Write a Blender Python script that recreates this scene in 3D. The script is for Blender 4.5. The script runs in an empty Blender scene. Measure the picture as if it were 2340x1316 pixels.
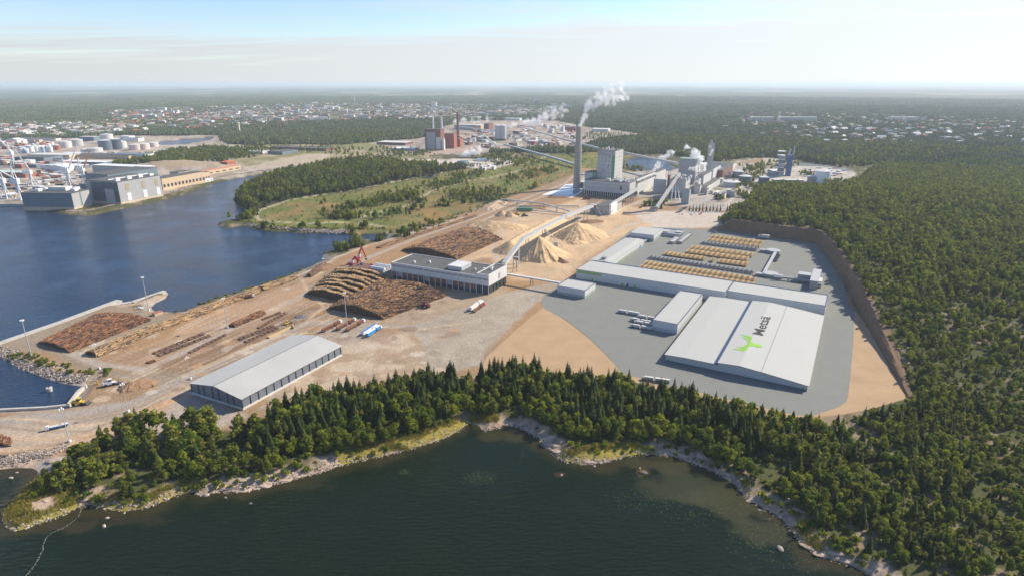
import bpy, math, random
import numpy as np
from mathutils import Vector, Matrix

S = bpy.context.scene
COL = S.collection
rnd = random.Random(7)
R = math.radians

# ---------------------------------------------------------------- camera
F = 1400.0                                   # focal length in photo pixels (photo 2340 x 1316)
CAMZ = 200.0
PITCH = math.atan((658 - 191) / F)
cam_d = bpy.data.cameras.new('camera')
cam_d.sensor_width = 36.0
cam_d.lens = 36.0 * F / 2340.0
cam_d.clip_start = 1.0
cam_d.clip_end = 200000.0
cam = bpy.data.objects.new('camera', cam_d)
COL.objects.link(cam)
cam.location = (0, 0, CAMZ)
cam.rotation_euler = (math.pi / 2 - PITCH, 0, 0)
S.camera = cam

# ---------------------------------------------------------------- sun, sky, exposure
SUN_AZ, SUN_EL = R(62), R(35)                # azimuth clockwise from the view direction (+Y)
w = bpy.data.worlds.new('World')
S.world = w
w.use_nodes = True
nt = w.node_tree
nt.nodes.clear()
def wn(t, **k):
    n = nt.nodes.new(t)
    for a, b in k.items():
        setattr(n, a, b)
    return n
out = wn('ShaderNodeOutputWorld')
bg = wn('ShaderNodeBackground')
bg.inputs[1].default_value = 0.104
sky = wn('ShaderNodeTexSky', sky_type='NISHITA', sun_disc=False)
sky.sun_elevation = SUN_EL
sky.sun_rotation = SUN_AZ
sky.altitude = 200
sky.air_density = 1.0
sky.dust_density = 0.2
sky.ozone_density = 1.3
tc = wn('ShaderNodeTexCoord')
sep = wn('ShaderNodeSeparateXYZ')
nt.links.new(tc.outputs['Generated'], sep.inputs[0])
def wm(op, a, b=None, c=None):
    n = wn('ShaderNodeMath', operation=op)
    for i, v in enumerate((a, b, c)):
        if v is None:
            continue
        if isinstance(v, (int, float)):
            n.inputs[i].default_value = v
        else:
            nt.links.new(v, n.inputs[i])
    return n.outputs[0]
zz = wm('MAXIMUM', sep.outputs[2], 0.0)
den = wm('ADD', zz, 0.06)
cx = wm('DIVIDE', sep.outputs[0], den)
cy = wm('DIVIDE', sep.outputs[1], den)
cmb = wn('ShaderNodeCombineXYZ')
nt.links.new(wm('MULTIPLY', wm('ADD', cx, wm('MULTIPLY', cy, 0.22)), 0.33), cmb.inputs[0])
nt.links.new(cy, cmb.inputs[1])
no = wn('ShaderNodeTexNoise')
no.inputs['Scale'].default_value = 0.8
no.inputs['Detail'].default_value = 9
no.inputs['Roughness'].default_value = 0.62
no.inputs['Distortion'].default_value = 0.6
nt.links.new(cmb.outputs[0], no.inputs['Vector'])
# cirrus thickens to the right and towards the horizon
bias = wm('ADD', wm('MULTIPLY', sep.outputs[0], 0.52), wm('MULTIPLY', zz, -3.4))
cov = wm('ADD', wm('ADD', wm('MULTIPLY_ADD', no.outputs[0], 1.7, -0.35), bias), 0.29)
mr = wn('ShaderNodeMapRange', interpolation_type='SMOOTHSTEP')
mr.inputs[1].default_value = 0.30
mr.inputs[2].default_value = 0.85
mr.inputs[3].default_value = 0.0
mr.inputs[4].default_value = 0.93
hzn = wm('MULTIPLY', wm('MAXIMUM', wm('SUBTRACT', 1.0, wm('DIVIDE', zz, 0.085)), 0.0), 0.62)
nt.links.new(wm('ADD', cov, hzn), mr.inputs[0])
mx = wn('ShaderNodeMix', data_type='RGBA')
nt.links.new(mr.outputs[0], mx.inputs['Factor'])
vt = wn('ShaderNodeVectorMath', operation='MULTIPLY')
nt.links.new(sky.outputs[0], vt.inputs[0])
vt.inputs[1].default_value = (0.90, 0.96, 1.14)
nt.links.new(vt.outputs[0], mx.inputs['A'])
gl = wm('MULTIPLY_ADD', sep.outputs[0], 0.24, 0.93)
cb_ = wn('ShaderNodeVectorMath', operation='SCALE')
cb_.inputs[0].default_value = (5.55, 5.85, 6.05)
nt.links.new(gl, cb_.inputs['Scale'])
nt.links.new(cb_.outputs[0], mx.inputs['B'])
nt.links.new(mx.outputs['Result'], bg.inputs[0])
nt.links.new(bg.outputs[0], out.inputs[0])

sl = bpy.data.lights.new('sun', 'SUN')
sl.energy = 4.8
sl.angle = R(0.53)
sl.color = (1.0, 0.90, 0.74)
so = bpy.data.objects.new('sun', sl)
COL.objects.link(so)
sd = Vector((math.sin(SUN_AZ) * math.cos(SUN_EL), math.cos(SUN_AZ) * math.cos(SUN_EL), math.sin(SUN_EL)))
so.rotation_euler = sd.to_track_quat('Z', 'Y').to_euler()
so.location = (0, 0, 500)
S.view_settings.view_transform = 'Standard'
S.view_settings.look = 'None'
S.view_settings.exposure = 0.60
S.view_settings.gamma = 1.0
S.cycles.use_denoising = True
S.cycles.max_bounces = 8
S.cycles.diffuse_bounces = 2
S.cycles.glossy_bounces = 2
S.cycles.transmission_bounces = 2
S.cycles.transparent_max_bounces = 6
S.cycles.volume_bounces = 6

# ---------------------------------------------------------------- photo pixel -> place in the world
REG = dict(p=(0, 0, 1), z1=(0, 180, 3.87), z2=(500, 180, 3.87), z3=(880, 180, 3.87), z4=(1300, 180, 3.87), z5=(1740, 180, 3.87),
           z6=(0, 640, 3.87), z7=(640, 480, 3.87), y1=(1200, 480, 3.29), y2=(1400, 600, 3.162), y3=(400, 740, 3.655), y4=(0, 940, 3.5),
           y5=(1100, 800, 3.29), y6=(1700, 900, 3.164), d1=(0, 290, 6.267), d2=(200, 320, 8.225), d3=(960, 250, 6.5), d4=(1300, 320, 6.158),
           d5=(1060, 420, 5.087), d6=(1400, 500, 4.68), e1=(1660, 700, 10.967), e2=(300, 240, 3.441), e3=(1640, 320, 6.5),
           e4=(480, 560, 5.571), e5=(1340, 660, 5.483))
CP, SP = math.cos(PITCH), math.sin(PITCH)
def at(r, x, y, z=0.0):
    ox, oy, s = REG[r]
    a = (ox + x / s - 1170) / F
    b = (oy + y / s - 658) / F
    t = (z - CAMZ) / (-SP - b * CP)
    return Vector((a * t, (CP - b * SP) * t, z))
def A2(r, pts, z=0.0):
    return np.array([at(r, x, y, z)[:2] for x, y in pts])
def inpx(x, y, z):                            # world -> photo pixel (used only to rank trees by size)
    d = y * CP - (z - CAMZ) * SP
    return 1170 + F * x / d, 658 - F * (y * SP + (z - CAMZ) * CP) / d, d

# ---------------------------------------------------------------- numpy noise and distances
def h2(i, j, s):
    n = (i.astype(np.int64) * 374761393 + j.astype(np.int64) * 668265263 + s * 982451653) & 0x7fffffff
    n = ((n ^ (n >> 13)) * 1274126177) & 0x7fffffff
    return ((n ^ (n >> 16)) & 0xffff) / 65535.0
def vn(x, y, s=0):
    i, j = np.floor(x), np.floor(y)
    a, b = x - i, y - j
    a, b = a * a * (3 - 2 * a), b * b * (3 - 2 * b)
    return (h2(i, j, s) * (1 - a) + h2(i + 1, j, s) * a) * (1 - b) + (h2(i, j + 1, s) * (1 - a) + h2(i + 1, j + 1, s) * a) * b
def fbm(x, y, s=0, o=4):
    r, am, t = 0, 1.0, 0
    for k in range(o):
        r = r + am * vn(x * 2 ** k + 17.3 * k, y * 2 ** k - 9.1 * k, s + k)
        t += am
        am *= 0.55
    return r / t
def sdpoly(x, y, P):                          # positive inside
    d = np.full(x.shape, 1e18)
    ins = np.zeros(x.shape, bool)
    n = len(P)
    for i in range(n):
        ax, ay = P[i]
        bx, by = P[(i + 1) % n]
        ex, ey = bx - ax, by - ay
        wx, wy = x - ax, y - ay
        t = np.clip((wx * ex + wy * ey) / (ex * ex + ey * ey + 1e-9), 0, 1)
        d = np.minimum(d, (wx - ex * t) ** 2 + (wy - ey * t) ** 2)
        if ay != by:
            c = ((ay > y) != (by > y)) & (x < ex * (y - ay) / (by - ay) + ax)
            ins ^= c
    d = np.sqrt(d)
    return np.where(ins, d, -d)
def dline(x, y, P):
    d = np.full(x.shape, 1e18)
    for i in range(len(P) - 1):
        ax, ay = P[i]
        bx, by = P[i + 1]
        ex, ey = bx - ax, by - ay
        wx, wy = x - ax, y - ay
        t = np.clip((wx * ex + wy * ey) / (ex * ex + ey * ey + 1e-9), 0, 1)
        d = np.minimum(d, (wx - ex * t) ** 2 + (wy - ey * t) ** 2)
    return np.sqrt(d)
def sst(a, b, x):
    t = np.clip((x - a) / (b - a), 0, 1)
    return t * t * (3 - 2 * t)

# ---------------------------------------------------------------- materials
MATS = {}
def mat(name, col, rough=0.8, var=0.12, scale=0.15, stripe=None, bump=0.0, metal=0.0, attr=None, spec=0.35, rndv=0.0):
    """procedural surface: base colour x noise, optional panel seams along the object's axes"""
    if name in MATS:
        return MATS[name]
    m = bpy.data.materials.new(name)
    m.use_nodes = True
    t = m.node_tree
    b = t.nodes['Principled BSDF']
    b.inputs['Roughness'].default_value = rough
    b.inputs['Metallic'].default_value = metal
    b.inputs['Specular IOR Level'].default_value = spec
    co = t.nodes.new('ShaderNodeTexCoord')
    n = t.nodes.new('ShaderNodeTexNoise')
    n.inputs['Scale'].default_value = scale
    n.inputs['Detail'].default_value = 5
    n.inputs['Roughness'].default_value = 0.65
    t.links.new(co.outputs['Object'], n.inputs['Vector'])
    r = t.nodes.new('ShaderNodeMapRange')
    r.inputs[1].default_value = 0.3
    r.inputs[2].default_value = 0.7
    r.inputs[3].default_value = 1 - var
    r.inputs[4].default_value = 1 + var
    t.links.new(n.outputs[0], r.inputs[0])
    v = r.outputs[0]
    if stripe:
        ax, per, dep = stripe
        sp = t.nodes.new('ShaderNodeSeparateXYZ')
        t.links.new(co.outputs['Object'], sp.inputs[0])
        q = t.nodes.new('ShaderNodeMath'); q.operation = 'DIVIDE'
        q.inputs[1].default_value = per
        t.links.new(sp.outputs[ax], q.inputs[0])
        fr = t.nodes.new('ShaderNodeMath'); fr.operation = 'FRACT'
        t.links.new(q.outputs[0], fr.inputs[0])
        g = t.nodes.new('ShaderNodeMath'); g.operation = 'LESS_THAN'
        g.inputs[1].default_value = 0.12
        t.links.new(fr.outputs[0], g.inputs[0])
        k = t.nodes.new('ShaderNodeMath'); k.operation = 'MULTIPLY_ADD'
        k.inputs[1].default_value = -dep
        k.inputs[2].default_value = 1.0
        t.links.new(g.outputs[0], k.inputs[0])
        mu = t.nodes.new('ShaderNodeMath'); mu.operation = 'MULTIPLY'
        t.links.new(v, mu.inputs[0]); t.links.new(k.outputs[0], mu.inputs[1])
        v = mu.outputs[0]
    if rndv:
        oi = t.nodes.new('ShaderNodeObjectInfo')
        r2 = t.nodes.new('ShaderNodeMapRange')
        r2.inputs[3].default_value = 1 - rndv
        r2.inputs[4].default_value = 1 + rndv
        t.links.new(oi.outputs['Random'], r2.inputs[0])
        mu = t.nodes.new('ShaderNodeMath'); mu.operation = 'MULTIPLY'
        t.links.new(v, mu.inputs[0]); t.links.new(r2.outputs[0], mu.inputs[1])
        v = mu.outputs[0]
    vs = t.nodes.new('ShaderNodeVectorMath'); vs.operation = 'SCALE'
    if attr:
        at_ = t.nodes.new('ShaderNodeAttribute')
        at_.attribute_name = attr
        t.links.new(at_.outputs['Color'], vs.inputs[0])
    else:
        vs.inputs[0].default_value = col[:3]
    t.links.new(v, vs.inputs['Scale'])
    t.links.new(vs.outputs[0], b.inputs['Base Color'])
    if bump:
        bp = t.nodes.new('ShaderNodeBump')
        bp.inputs['Strength'].default_value = 0.8
        bp.inputs['Distance'].default_value = bump
        t.links.new(n.outputs[0], bp.inputs['Height'])
        t.links.new(bp.outputs[0], b.inputs['Normal'])
    MATS[name] = m
    return m

# ---------------------------------------------------------------- mesh builder
class MB:
    def __init__(s):
        s.v, s.f, s.c = [], [], []
        s.cur = None
    def face(s, pts):
        i = len(s.v)
        s.v += [tuple(p) for p in pts]
        s.f.append(tuple(range(i, i + len(pts))))
        s.c.append(s.cur)
    def pbox(s, o, u, v, L, W, z0, z1):
        """box from ground corner o along unit vectors u (length L) and v (length W)"""
        q = [Vector((o[0] + u[0] * a + v[0] * b, o[1] + u[1] * a + v[1] * b, 0)) for a, b in ((0, 0), (L, 0), (L, W), (0, W))]
        i = len(s.v)
        s.v += [(p.x, p.y, z0) for p in q] + [(p.x, p.y, z1) for p in q]
        for f in ((0, 3, 2, 1), (4, 5, 6, 7), (0, 1, 5, 4), (1, 2, 6, 5), (2, 3, 7, 6), (3, 0, 4, 7)):
            s.f.append(tuple(i + k for k in f))
            s.c.append(s.cur)
        return s
    def box(s, x0, x1, y0, y1, z0, z1):
        return s.pbox((x0, y0), (1, 0), (0, 1), x1 - x0, y1 - y0, z0, z1)
    def rod(s, a, b, r0, r1=None, n=6, cap=True):
        a, b = Vector(a), Vector(b)
        r1 = r0 if r1 is None else r1
        d = (b - a).normalized()
        x = d.cross(Vector((0, 0, 1)))
        if x.length < 1e-3:
            x = Vector((1, 0, 0))
        x.normalize()
        y = d.cross(x)
        i = len(s.v)
        for p, r in ((a, r0), (b, r1)):
            for k in range(n):
                t = 2 * math.pi * k / n
                s.v.append(tuple(p + x * (r * math.cos(t)) + y * (r * math.sin(t))))
        for k in range(n):
            s.f.append((i + k, i + (k + 1) % n, i + n + (k + 1) % n, i + n + k)); s.c.append(s.cur)
        if cap:
            s.f.append(tuple(i + k for k in range(n))[::-1]); s.c.append(s.cur)
            s.f.append(tuple(i + n + k for k in range(n))); s.c.append(s.cur)
        return s
    def beam(s, a, b, w_, h_):
        """rectangular beam between two points, w_ wide and h_ high"""
        a, b = Vector(a), Vector(b)
        d = (b - a).normalized()
        x = d.cross(Vector((0, 0, 1)))
        if x.length < 1e-3:
            x = Vector((1, 0, 0))
        x = x.normalized() * (w_ / 2)
        y = x.cross(d).normalized() * (h_ / 2)
        i = len(s.v)
        for p in (a, b):
            for sx, sy in ((-1, -1), (1, -1), (1, 1), (-1, 1)):
                s.v.append(tuple(p + x * sx + y * sy))
        for f in ((0, 1, 2, 3), (7, 6, 5, 4), (0, 4, 5, 1), (1, 5, 6, 2), (2, 6, 7, 3), (3, 7, 4, 0)):
            s.f.append(tuple(i + k for k in f)); s.c.append(s.cur)
        return s
    def prism(s, P, z0, z1):
        """vertical prism over a flat outline"""
        n = len(P)
        i = len(s.v)
        s.v += [(p[0], p[1], z0) for p in P] + [(p[0], p[1], z1) for p in P]
        s.f.append(tuple(i + k for k in range(n))[::-1]); s.c.append(s.cur)
        s.f.append(tuple(i + n + k for k in range(n))); s.c.append(s.cur)
        for k in range(n):
            s.f.append((i + k, i + (k + 1) % n, i + n + (k + 1) % n, i + n + k)); s.c.append(s.cur)
        return s
    def extr(s, o, u, v, prof, L):
        """closed profile [(across, z)] in the v-z plane pushed L along u"""
        n = len(prof)
        i = len(s.v)
        for a in (0, L):
            for q, z in prof:
                s.v.append((o[0] + u[0] * a + v[0] * q, o[1] + u[1] * a + v[1] * q, z))
        s.f.append(tuple(i + k for k in range(n))); s.c.append(s.cur)
        s.f.append(tuple(i + n + k for k in range(n))[::-1]); s.c.append(s.cur)
        for k in range(n):
            s.f.append((i + k, i + n + k, i + n + (k + 1) % n, i + (k + 1) % n)); s.c.append(s.cur)
        return s
    def build(s, name, m, parent=None, world=True, smooth=False):
        me = bpy.data.meshes.new(name)
        off = Vector((0, 0, 0))
        if parent is not None and world:
            q = parent
            while q is not None:
                off += q.location
                q = q.parent
        me.from_pydata([(a - off.x, b - off.y, c - off.z) for a, b, c in s.v], [], s.f)
        if any(c is not None for c in s.c):
            ca = me.color_attributes.new('tint', 'FLOAT_COLOR', 'CORNER')
            arr = []
            for f, c in zip(s.f, s.c):
                c = c or (0.5, 0.5, 0.5)
                arr += [c[0], c[1], c[2], 1.0] * len(f)
            ca.data.foreach_set('color', arr)
        me.materials.append(m)
        if smooth:
            me.polygons.foreach_set('use_smooth', [True] * len(me.polygons))
        me.update()
        o = bpy.data.objects.new(name, me)
        COL.objects.link(o)
        if parent is not None:
            o.parent = parent
        return o
def tag(o, label=None, cat=None, group=None, kind=None):
    if label: o['label'] = label
    if cat: o['category'] = cat
    if group: o['group'] = group
    if kind: o['kind'] = kind
    return o
def thing(name, label, cat, loc=(0, 0, 0), rz=0.0, group=None):
    o = bpy.data.objects.new(name, None)
    o.empty_display_size = 1
    COL.objects.link(o)
    o.location = loc
    o.rotation_euler = (0, 0, rz)
    return tag(o, label, cat, group)
def dup(root, loc, rz=0.0, sc=None, label=None, group=None):
    r = root.copy()
    COL.objects.link(r)
    r.location = loc
    r.rotation_euler = (0, 0, rz)
    if sc: r.scale = sc if hasattr(sc, '__len__') else (sc, sc, sc)
    if label: r['label'] = label
    if group: r['group'] = group
    for c in list(root.children):
        k = c.copy(); COL.objects.link(k); k.parent = r
        for g in c.children:
            e = g.copy(); COL.objects.link(e); e.parent = k
    return r
def uv(az):
    a = R(az)
    return Vector((math.sin(a), math.cos(a))), Vector((-math.cos(a), math.sin(a)))
def ext(r, pts, z, az):
    """plan rectangle (origin, L along u, W along v) that spans the given roof or ground points at height z"""
    u, v = uv(az)
    P = [at(r, x, y, z) for x, y in pts]
    a = [p.x * u.x + p.y * u.y for p in P]
    b = [p.x * v.x + p.y * v.y for p in P]
    o = u * min(a) + v * min(b)
    return o, max(a) - min(a), max(b) - min(b)
def sheet(name, P, z, m, label=None, kind='structure'):
    mb = MB()
    mb.face([(p[0], p[1], z) for p in P])
    o = mb.build(name, m)
    tag(o, label, None, None, kind)
    return o
AZ = 29.3
AZP = 26.5
# ---------------------------------------------------------------- shorelines (water level -3)
WL = -3.0
W1 = A2('p', [(-900, 500), (-300, 470), (0, 468), (40, 470), (95, 480), (150, 491), (205, 494), (275, 479), (350, 463), (420, 446), (480, 422), (530, 410), (600, 399),
              (648, 392), (640, 396), (600, 409), (560, 431), (532, 455), (542, 471), (562, 481), (572, 490), (552, 500), (522, 503), (500, 509), (498, 516), (520, 523),
              (545, 517), (560, 516), (578, 523), (620, 529), (700, 533), (760, 535), (797, 534), (806, 546), (812, 560), (790, 570), (768, 574), (742, 573), (736, 584),
              (743, 595), (722, 605), (690, 618), (640, 637), (580, 657), (530, 672), (480, 688), (440, 703), (420, 712), (395, 714), (352, 711),
              (345, 703), (356, 692), (378, 682), (385, 671), (374, 665), (332, 680), (300, 694), (272, 697), (266, 689), (0, 783), (-200, 855), (-900, 900)], WL)
W2 = A2('p', [(-300, 790), (0, 812), (30, 826), (60, 846), (100, 863), (150, 877), (188, 882), (200, 880), (181, 898), (157, 929), (100, 934), (0, 939), (-400, 960)], WL)
W3 = A2('p', [(-900, 1050), (0, 1072), (40, 1068), (75, 1069), (88, 1077), (80, 1093), (60, 1116), (35, 1141), (12, 1163), (4, 1188), (22, 1210), (45, 1211), (100, 1192),
              (150, 1172), (180, 1157), (205, 1152), (235, 1162), (285, 1168), (330, 1160), (380, 1142), (404, 1130), (440, 1122), (462, 1131), (500, 1122), (560, 1124),
              (600, 1114), (640, 1102), (680, 1092), (720, 1082), (770, 1065), (820, 1052), (870, 1042), (920, 1030), (980, 1012), (1020, 999), (1050, 982), (1070, 967),
              (1090, 970), (1108, 983), (1135, 978), (1150, 970), (1182, 974), (1210, 987), (1235, 1002), (1242, 1017), (1265, 1037), (1290, 1052), (1330, 1062),
              (1380, 1057), (1420, 1044), (1460, 1037), (1500, 1037), (1540, 1042), (1580, 1057), (1612, 1068), (1650, 1087), (1680, 1107), (1705, 1133), (1740, 1157),
              (1780, 1178), (1800, 1198), (1815, 1218), (1830, 1242), (1860, 1264), (1900, 1278), (1940, 1288), (1980, 1308), (2010, 1330), (2090, 1400), (2200, 1560),
              (2200, 2400), (-1500, 2400)], WL)
W4 = A2('p', [(822, 535), (890, 534), (884, 546), (852, 551), (829, 546)], WL)
W5 = A2('p', [(1426, 378), (1438, 363), (1470, 358), (1512, 366), (1545, 384), (1530, 392), (1498, 392), (1440, 388)], WL)
W6 = A2('p', [(350, 327), (413, 320), (483, 314), (492, 313), (480, 321), (426, 330), (372, 333)], WL)
W7 = A2('p', [(953, 409), (968, 405), (990, 403), (998, 407), (975, 412)], WL)
W8 = A2('p', [(170, 345), (230, 340), (330, 345), (335, 351), (250, 352)], WL)
WATERS = [W1, W2, W3, W4, W5, W6, W7]
def sdwater(x, y):
    d = np.full(x.shape, -1e9)
    for P in WATERS:
        d = np.maximum(d, sdpoly(x, y, P))
    return d

# yard plot of the new mill and the hill cut behind it
CUT = A2('p', [(1637, 527), (1665, 529), (1863, 556), (1893, 590)]).tolist()
PLOT = A2('p', [(1637, 527), (1665, 529), (1863, 556), (1893, 590), (1935, 660), (1975, 735), (2020, 815), (2072, 908), (1950, 942), (1860, 952), (1780, 946), (1700, 930), (1550, 890), (1400, 850),
                (1190, 840), (1000, 860), (960, 800), (1240, 680), (1400, 560)])
HX = np.array([(215, 300), (225, 640), *A2('p', [(1643, 522), (1652, 514), (1695, 488), (1725, 445), (1745, 428)]), (900, 1500)])
def hill(x, y, masked=True):
    """forested rise east and north of the plot"""
    inside = sdpoly(x, y, PLOT)
    e = sst(325, 590, y) * (1 - sst(1000, 1300, y))
    a_ = np.interp(y, HX[:, 1], HX[:, 0])
    side = sst(-2, 14, x - a_)
    back = 1.0
    h = 17 * e * side * back
    return h * sst(-4.5, -9.5, inside) if masked else h
def knoll(x, y):
    c = at('d2', 1500, 560); c2 = at('p', 880, 395)
    k = 13 * np.exp(-(((x - c.x) / 120) ** 2 + ((y - c.y - 60) / 60) ** 2) ** 1.5)
    k = k + 5 * np.exp(-(((x - c2.x) / 160) ** 2 + ((y - c2.y) / 120) ** 2))
    return k
def ground_z(x, y):
    """height of the land for plain numpy arrays"""
    x = np.asarray(x, float); y = np.asarray(y, float)
    D = np.hypot(x, y)
    s = np.where(D < 3600, 1.0, 0)
    sw = np.full(x.shape, -999.0)
    k = D < 3600
    sw[k] = sdwater(x[k], y[k])
    land = np.clip(-sw / 9.0, 0, 1)
    z = WL - WL * land
    z = np.where(sw > 0, WL - np.minimum(sw * 0.25, 3.0), z)
    n = fbm(x / 40, y / 40, 3, 4) - 0.5
    wild = sst(8, 40, -sw) * sst(2, 30, -sdpoly(x, y, YARD)) * s
    z = z + wild * n * 5.0
    z = z + (hill(x, y) * (1 + 0.35 * n) + knoll(x, y)) * (sw < -2)
    far = sst(5000, 16000, D)
    z = z + far * (fbm(x / 2500, y / 2500, 9, 4) - 0.42) * 70
    return z
YARD = A2('p', [(-400, 830), (0, 775), (268, 685), (300, 700), (400, 716), (480, 690), (640, 642), (742, 603), (760, 592), (830, 561), (890, 546), (960, 518), (1060, 487), (1150, 455),
                (1250, 422), (1310, 398), (1330, 385), (1470, 393), (1600, 380), (1680, 372), (1745, 360), (1750, 372), (1730, 405), (1700, 440), (1690, 480), (1640, 524),
                (1665, 529), (1863, 556), (1893, 590), (1975, 735), (2072, 908), (1950, 942), (1860, 952), (1700, 930), (1550, 890), (1400, 850), (1190, 845), (1000, 885), (820, 905),
                (640, 955), (560, 985), (430, 985), (330, 1005), (160, 1045), (0, 1062), (-400, 1062)])
MEADOW = A2('p', [(565, 492), (545, 474), (600, 478), (660, 459), (780, 442), (960, 409), (1040, 389), (1100, 380), (1180, 362), (1320, 350), (1440, 345), (1450, 356), (1330, 390),
                  (1250, 422), (1150, 452), (1060, 484), (890, 540), (800, 531), (700, 528), (600, 521), (560, 507)])
SHIP = A2('p', [(-700, 480), (-400, 320), (0, 322), (300, 310), (500, 310), (520, 328), (600, 334), (720, 340), (840, 345), (960, 350), (960, 362), (860, 368), (760, 370), (700, 378), (640, 389), (480, 414), (300, 466), (0, 468)])
FACT = A2('p', [(850, 327), (960, 316), (985, 300), (1050, 278), (1260, 272), (1340, 290), (1440, 302), (1500, 309), (1400, 320), (1360, 328), (1330, 344), (1180, 345), (1100, 352), (880, 354)])
WWT = A2('p', [(880, 364), (1040, 364), (1170, 362), (1185, 374), (1120, 388), (1040, 385), (900, 376)])
RFAC = A2('p', [(1640, 376), (1740, 360), (1835, 372), (1950, 392), (1958, 402), (1880, 428), (1800, 418), (1745, 412), (1690, 440), (1685, 500), (1620, 500)])
WOOD = A2('p', [(532, 458), (560, 432), (600, 412), (640, 398), (700, 384), (750, 374), (820, 367), (900, 371), (960, 380), (1040, 387), (1090, 384), (1040, 391), (960, 407), (900, 417), (840, 427),
                (780, 440), (720, 448), (660, 458), (610, 474), (575, 482), (545, 472)])
OPEN = A2('p', [(500, 345), (620, 330), (760, 332), (950, 318), (990, 330), (980, 362), (860, 366), (740, 372), (560, 380)])

# ---------------------------------------------------------------- terrain
NR, NC = 660, 900
ang = np.radians(np.concatenate([np.linspace(64, 0.9, NR - 40), np.linspace(0.88, 0.17, 40)]))
azs = np.radians(np.linspace(-58, 58, NC))
Dg = CAMZ / np.tan(ang)
GX = (Dg[:, None] * np.sin(azs)[None, :]).ravel()
GY = (Dg[:, None] * np.cos(azs)[None, :]).ravel()
GD = np.hypot(GX, GY)
GZ = ground_z(GX, GY)
near = GD < 3600
SW = np.full(GX.shape, -999.0)
SW[near] = sdwater(GX[near], GY[near])
n1 = fbm(GX / 18, GY / 18, 21, 4)
n2 = fbm(GX / 70, GY / 70, 31, 4)
n3 = fbm(GX / 5, GY / 5, 41, 3)
c_ = lambda *a: np.array(a)
colr = np.empty((GX.size, 3))
# woodland floor, with bare rock and heather patches
base = c_(0.075, 0.078, 0.030)
colr[:] = base
m = sst(0.52, 0.66, n1)[:, None] * 0.75
colr = colr * (1 - m) + c_(0.28, 0.21, 0.14) * m
# far canopy seen as one surface beyond the modelled trees
fc = sst(5500, 8500, GD)[:, None]
nf = fbm(GX / 260, GY / 260, 51, 5)[:, None]
nf2 = fbm(GX / 900, GY / 2200, 57, 4)[:, None]
can = c_(0.060, 0.080, 0.040) * (0.6 + 0.9 * nf) + c_(0.22, 0.21, 0.14) * sst(0.60, 0.70, nf2) * 0.8
colr = colr * (1 - fc) + can * fc
def paint(P, c, soft=3.0, amp=6.0, a=1.0, nz=None, c2=None):
    global colr
    lo, hi = P.min(0) - 40, P.max(0) + 40
    k = np.where((GX > lo[0]) & (GX < hi[0]) & (GY > lo[1]) & (GY < hi[1]))[0]
    if not len(k):
        return
    d = sdpoly(GX[k], GY[k], P) + (n1[k] - 0.5) * amp * 2
    t = sst(-soft, soft, d)[:, None] * a
    c = np.array(c)[None, :]
    if c2 is not None:
        q = (nz if nz is not None else n1)[k][:, None]
        q = sst(0.4, 0.62, q)
        c = c * (1 - q) + np.array(c2)[None, :] * q
    colr[k] = colr[k] * (1 - t) + c * t
def stroke(r, pts, wd, c, soft=1.5, a=1.0, amp=1.0):
    P = A2(r, pts)
    lo, hi = P.min(0) - wd - 10, P.max(0) + wd + 10
    k = np.where((GX > lo[0]) & (GX < hi[0]) & (GY > lo[1]) & (GY < hi[1]))[0]
    if not len(k):
        return
    d = wd / 2 - dline(GX[k], GY[k], P) + (n1[k] - 0.5) * amp * 2
    t = sst(-soft, soft, d)[:, None] * a
    colr[k] = colr[k] * (1 - t) + np.array(c)[None, :] * t
def blot(r, x, y, rx, ry, c, a=1.0):
    p = at(r, x, y)
    k = np.where((abs(GX - p.x) < rx * 1.6) & (abs(GY - p.y) < ry * 1.6))[0]
    d = 1 - np.hypot((GX[k] - p.x) / rx, (GY[k] - p.y) / ry) + (n1[k] - 0.5) * 0.9
    t = sst(-0.12, 0.25, d)[:, None] * a
    colr[k] = colr[k] * (1 - t) + np.array(c)[None, :] * t
TAN = (0.325, 0.20, 0.105); GREY = (0.27, 0.22, 0.16); LITE = (0.50, 0.44, 0.37); ORG = (0.42, 0.25, 0.13); BARK = (0.17, 0.10, 0.06); CHIP = (0.56, 0.385, 0.215)
GRS = (0.125, 0.145, 0.035); GRY = (0.23, 0.18, 0.06); ROCK = (0.42, 0.31, 0.225); REED = (0.25, 0.23, 0.035)
paint(SHIP, (0.31, 0.255, 0.195), 8, 8, c2=(0.42, 0.36, 0.29))
paint(OPEN, (0.20, 0.19, 0.08), 8, 14, c2=(0.36, 0.29, 0.18), nz=n2)
paint(FACT, (0.26, 0.21, 0.17), 8, 25, c2=(0.38, 0.31, 0.25), nz=n1)
paint(RFAC, (0.48, 0.43, 0.36), 5, 6, c2=(0.36, 0.31, 0.25))
paint(MEADOW, GRS, 5, 6, c2=(0.16, 0.14, 0.05), nz=n2)
k = sdpoly(GX, GY, MEADOW) > 0
t = (sst(0.5, 0.68, n1) * 0.8 * k)[:, None]
colr = colr * (1 - t) + c_(*GRY) * t
t = (sst(0.55, 0.72, n2) * 0.5 * k)[:, None]
colr = colr * (1 - t) + c_(0.30, 0.16, 0.06) * t
paint(WWT, (0.58, 0.50, 0.42), 4, 4, c2=(0.42, 0.36, 0.30))
paint(WOOD, (0.05, 0.055, 0.022), 4, 4)
paint(YARD, TAN, 2.5, 2.0, c2=(0.28, 0.19, 0.115), nz=n2)
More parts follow.
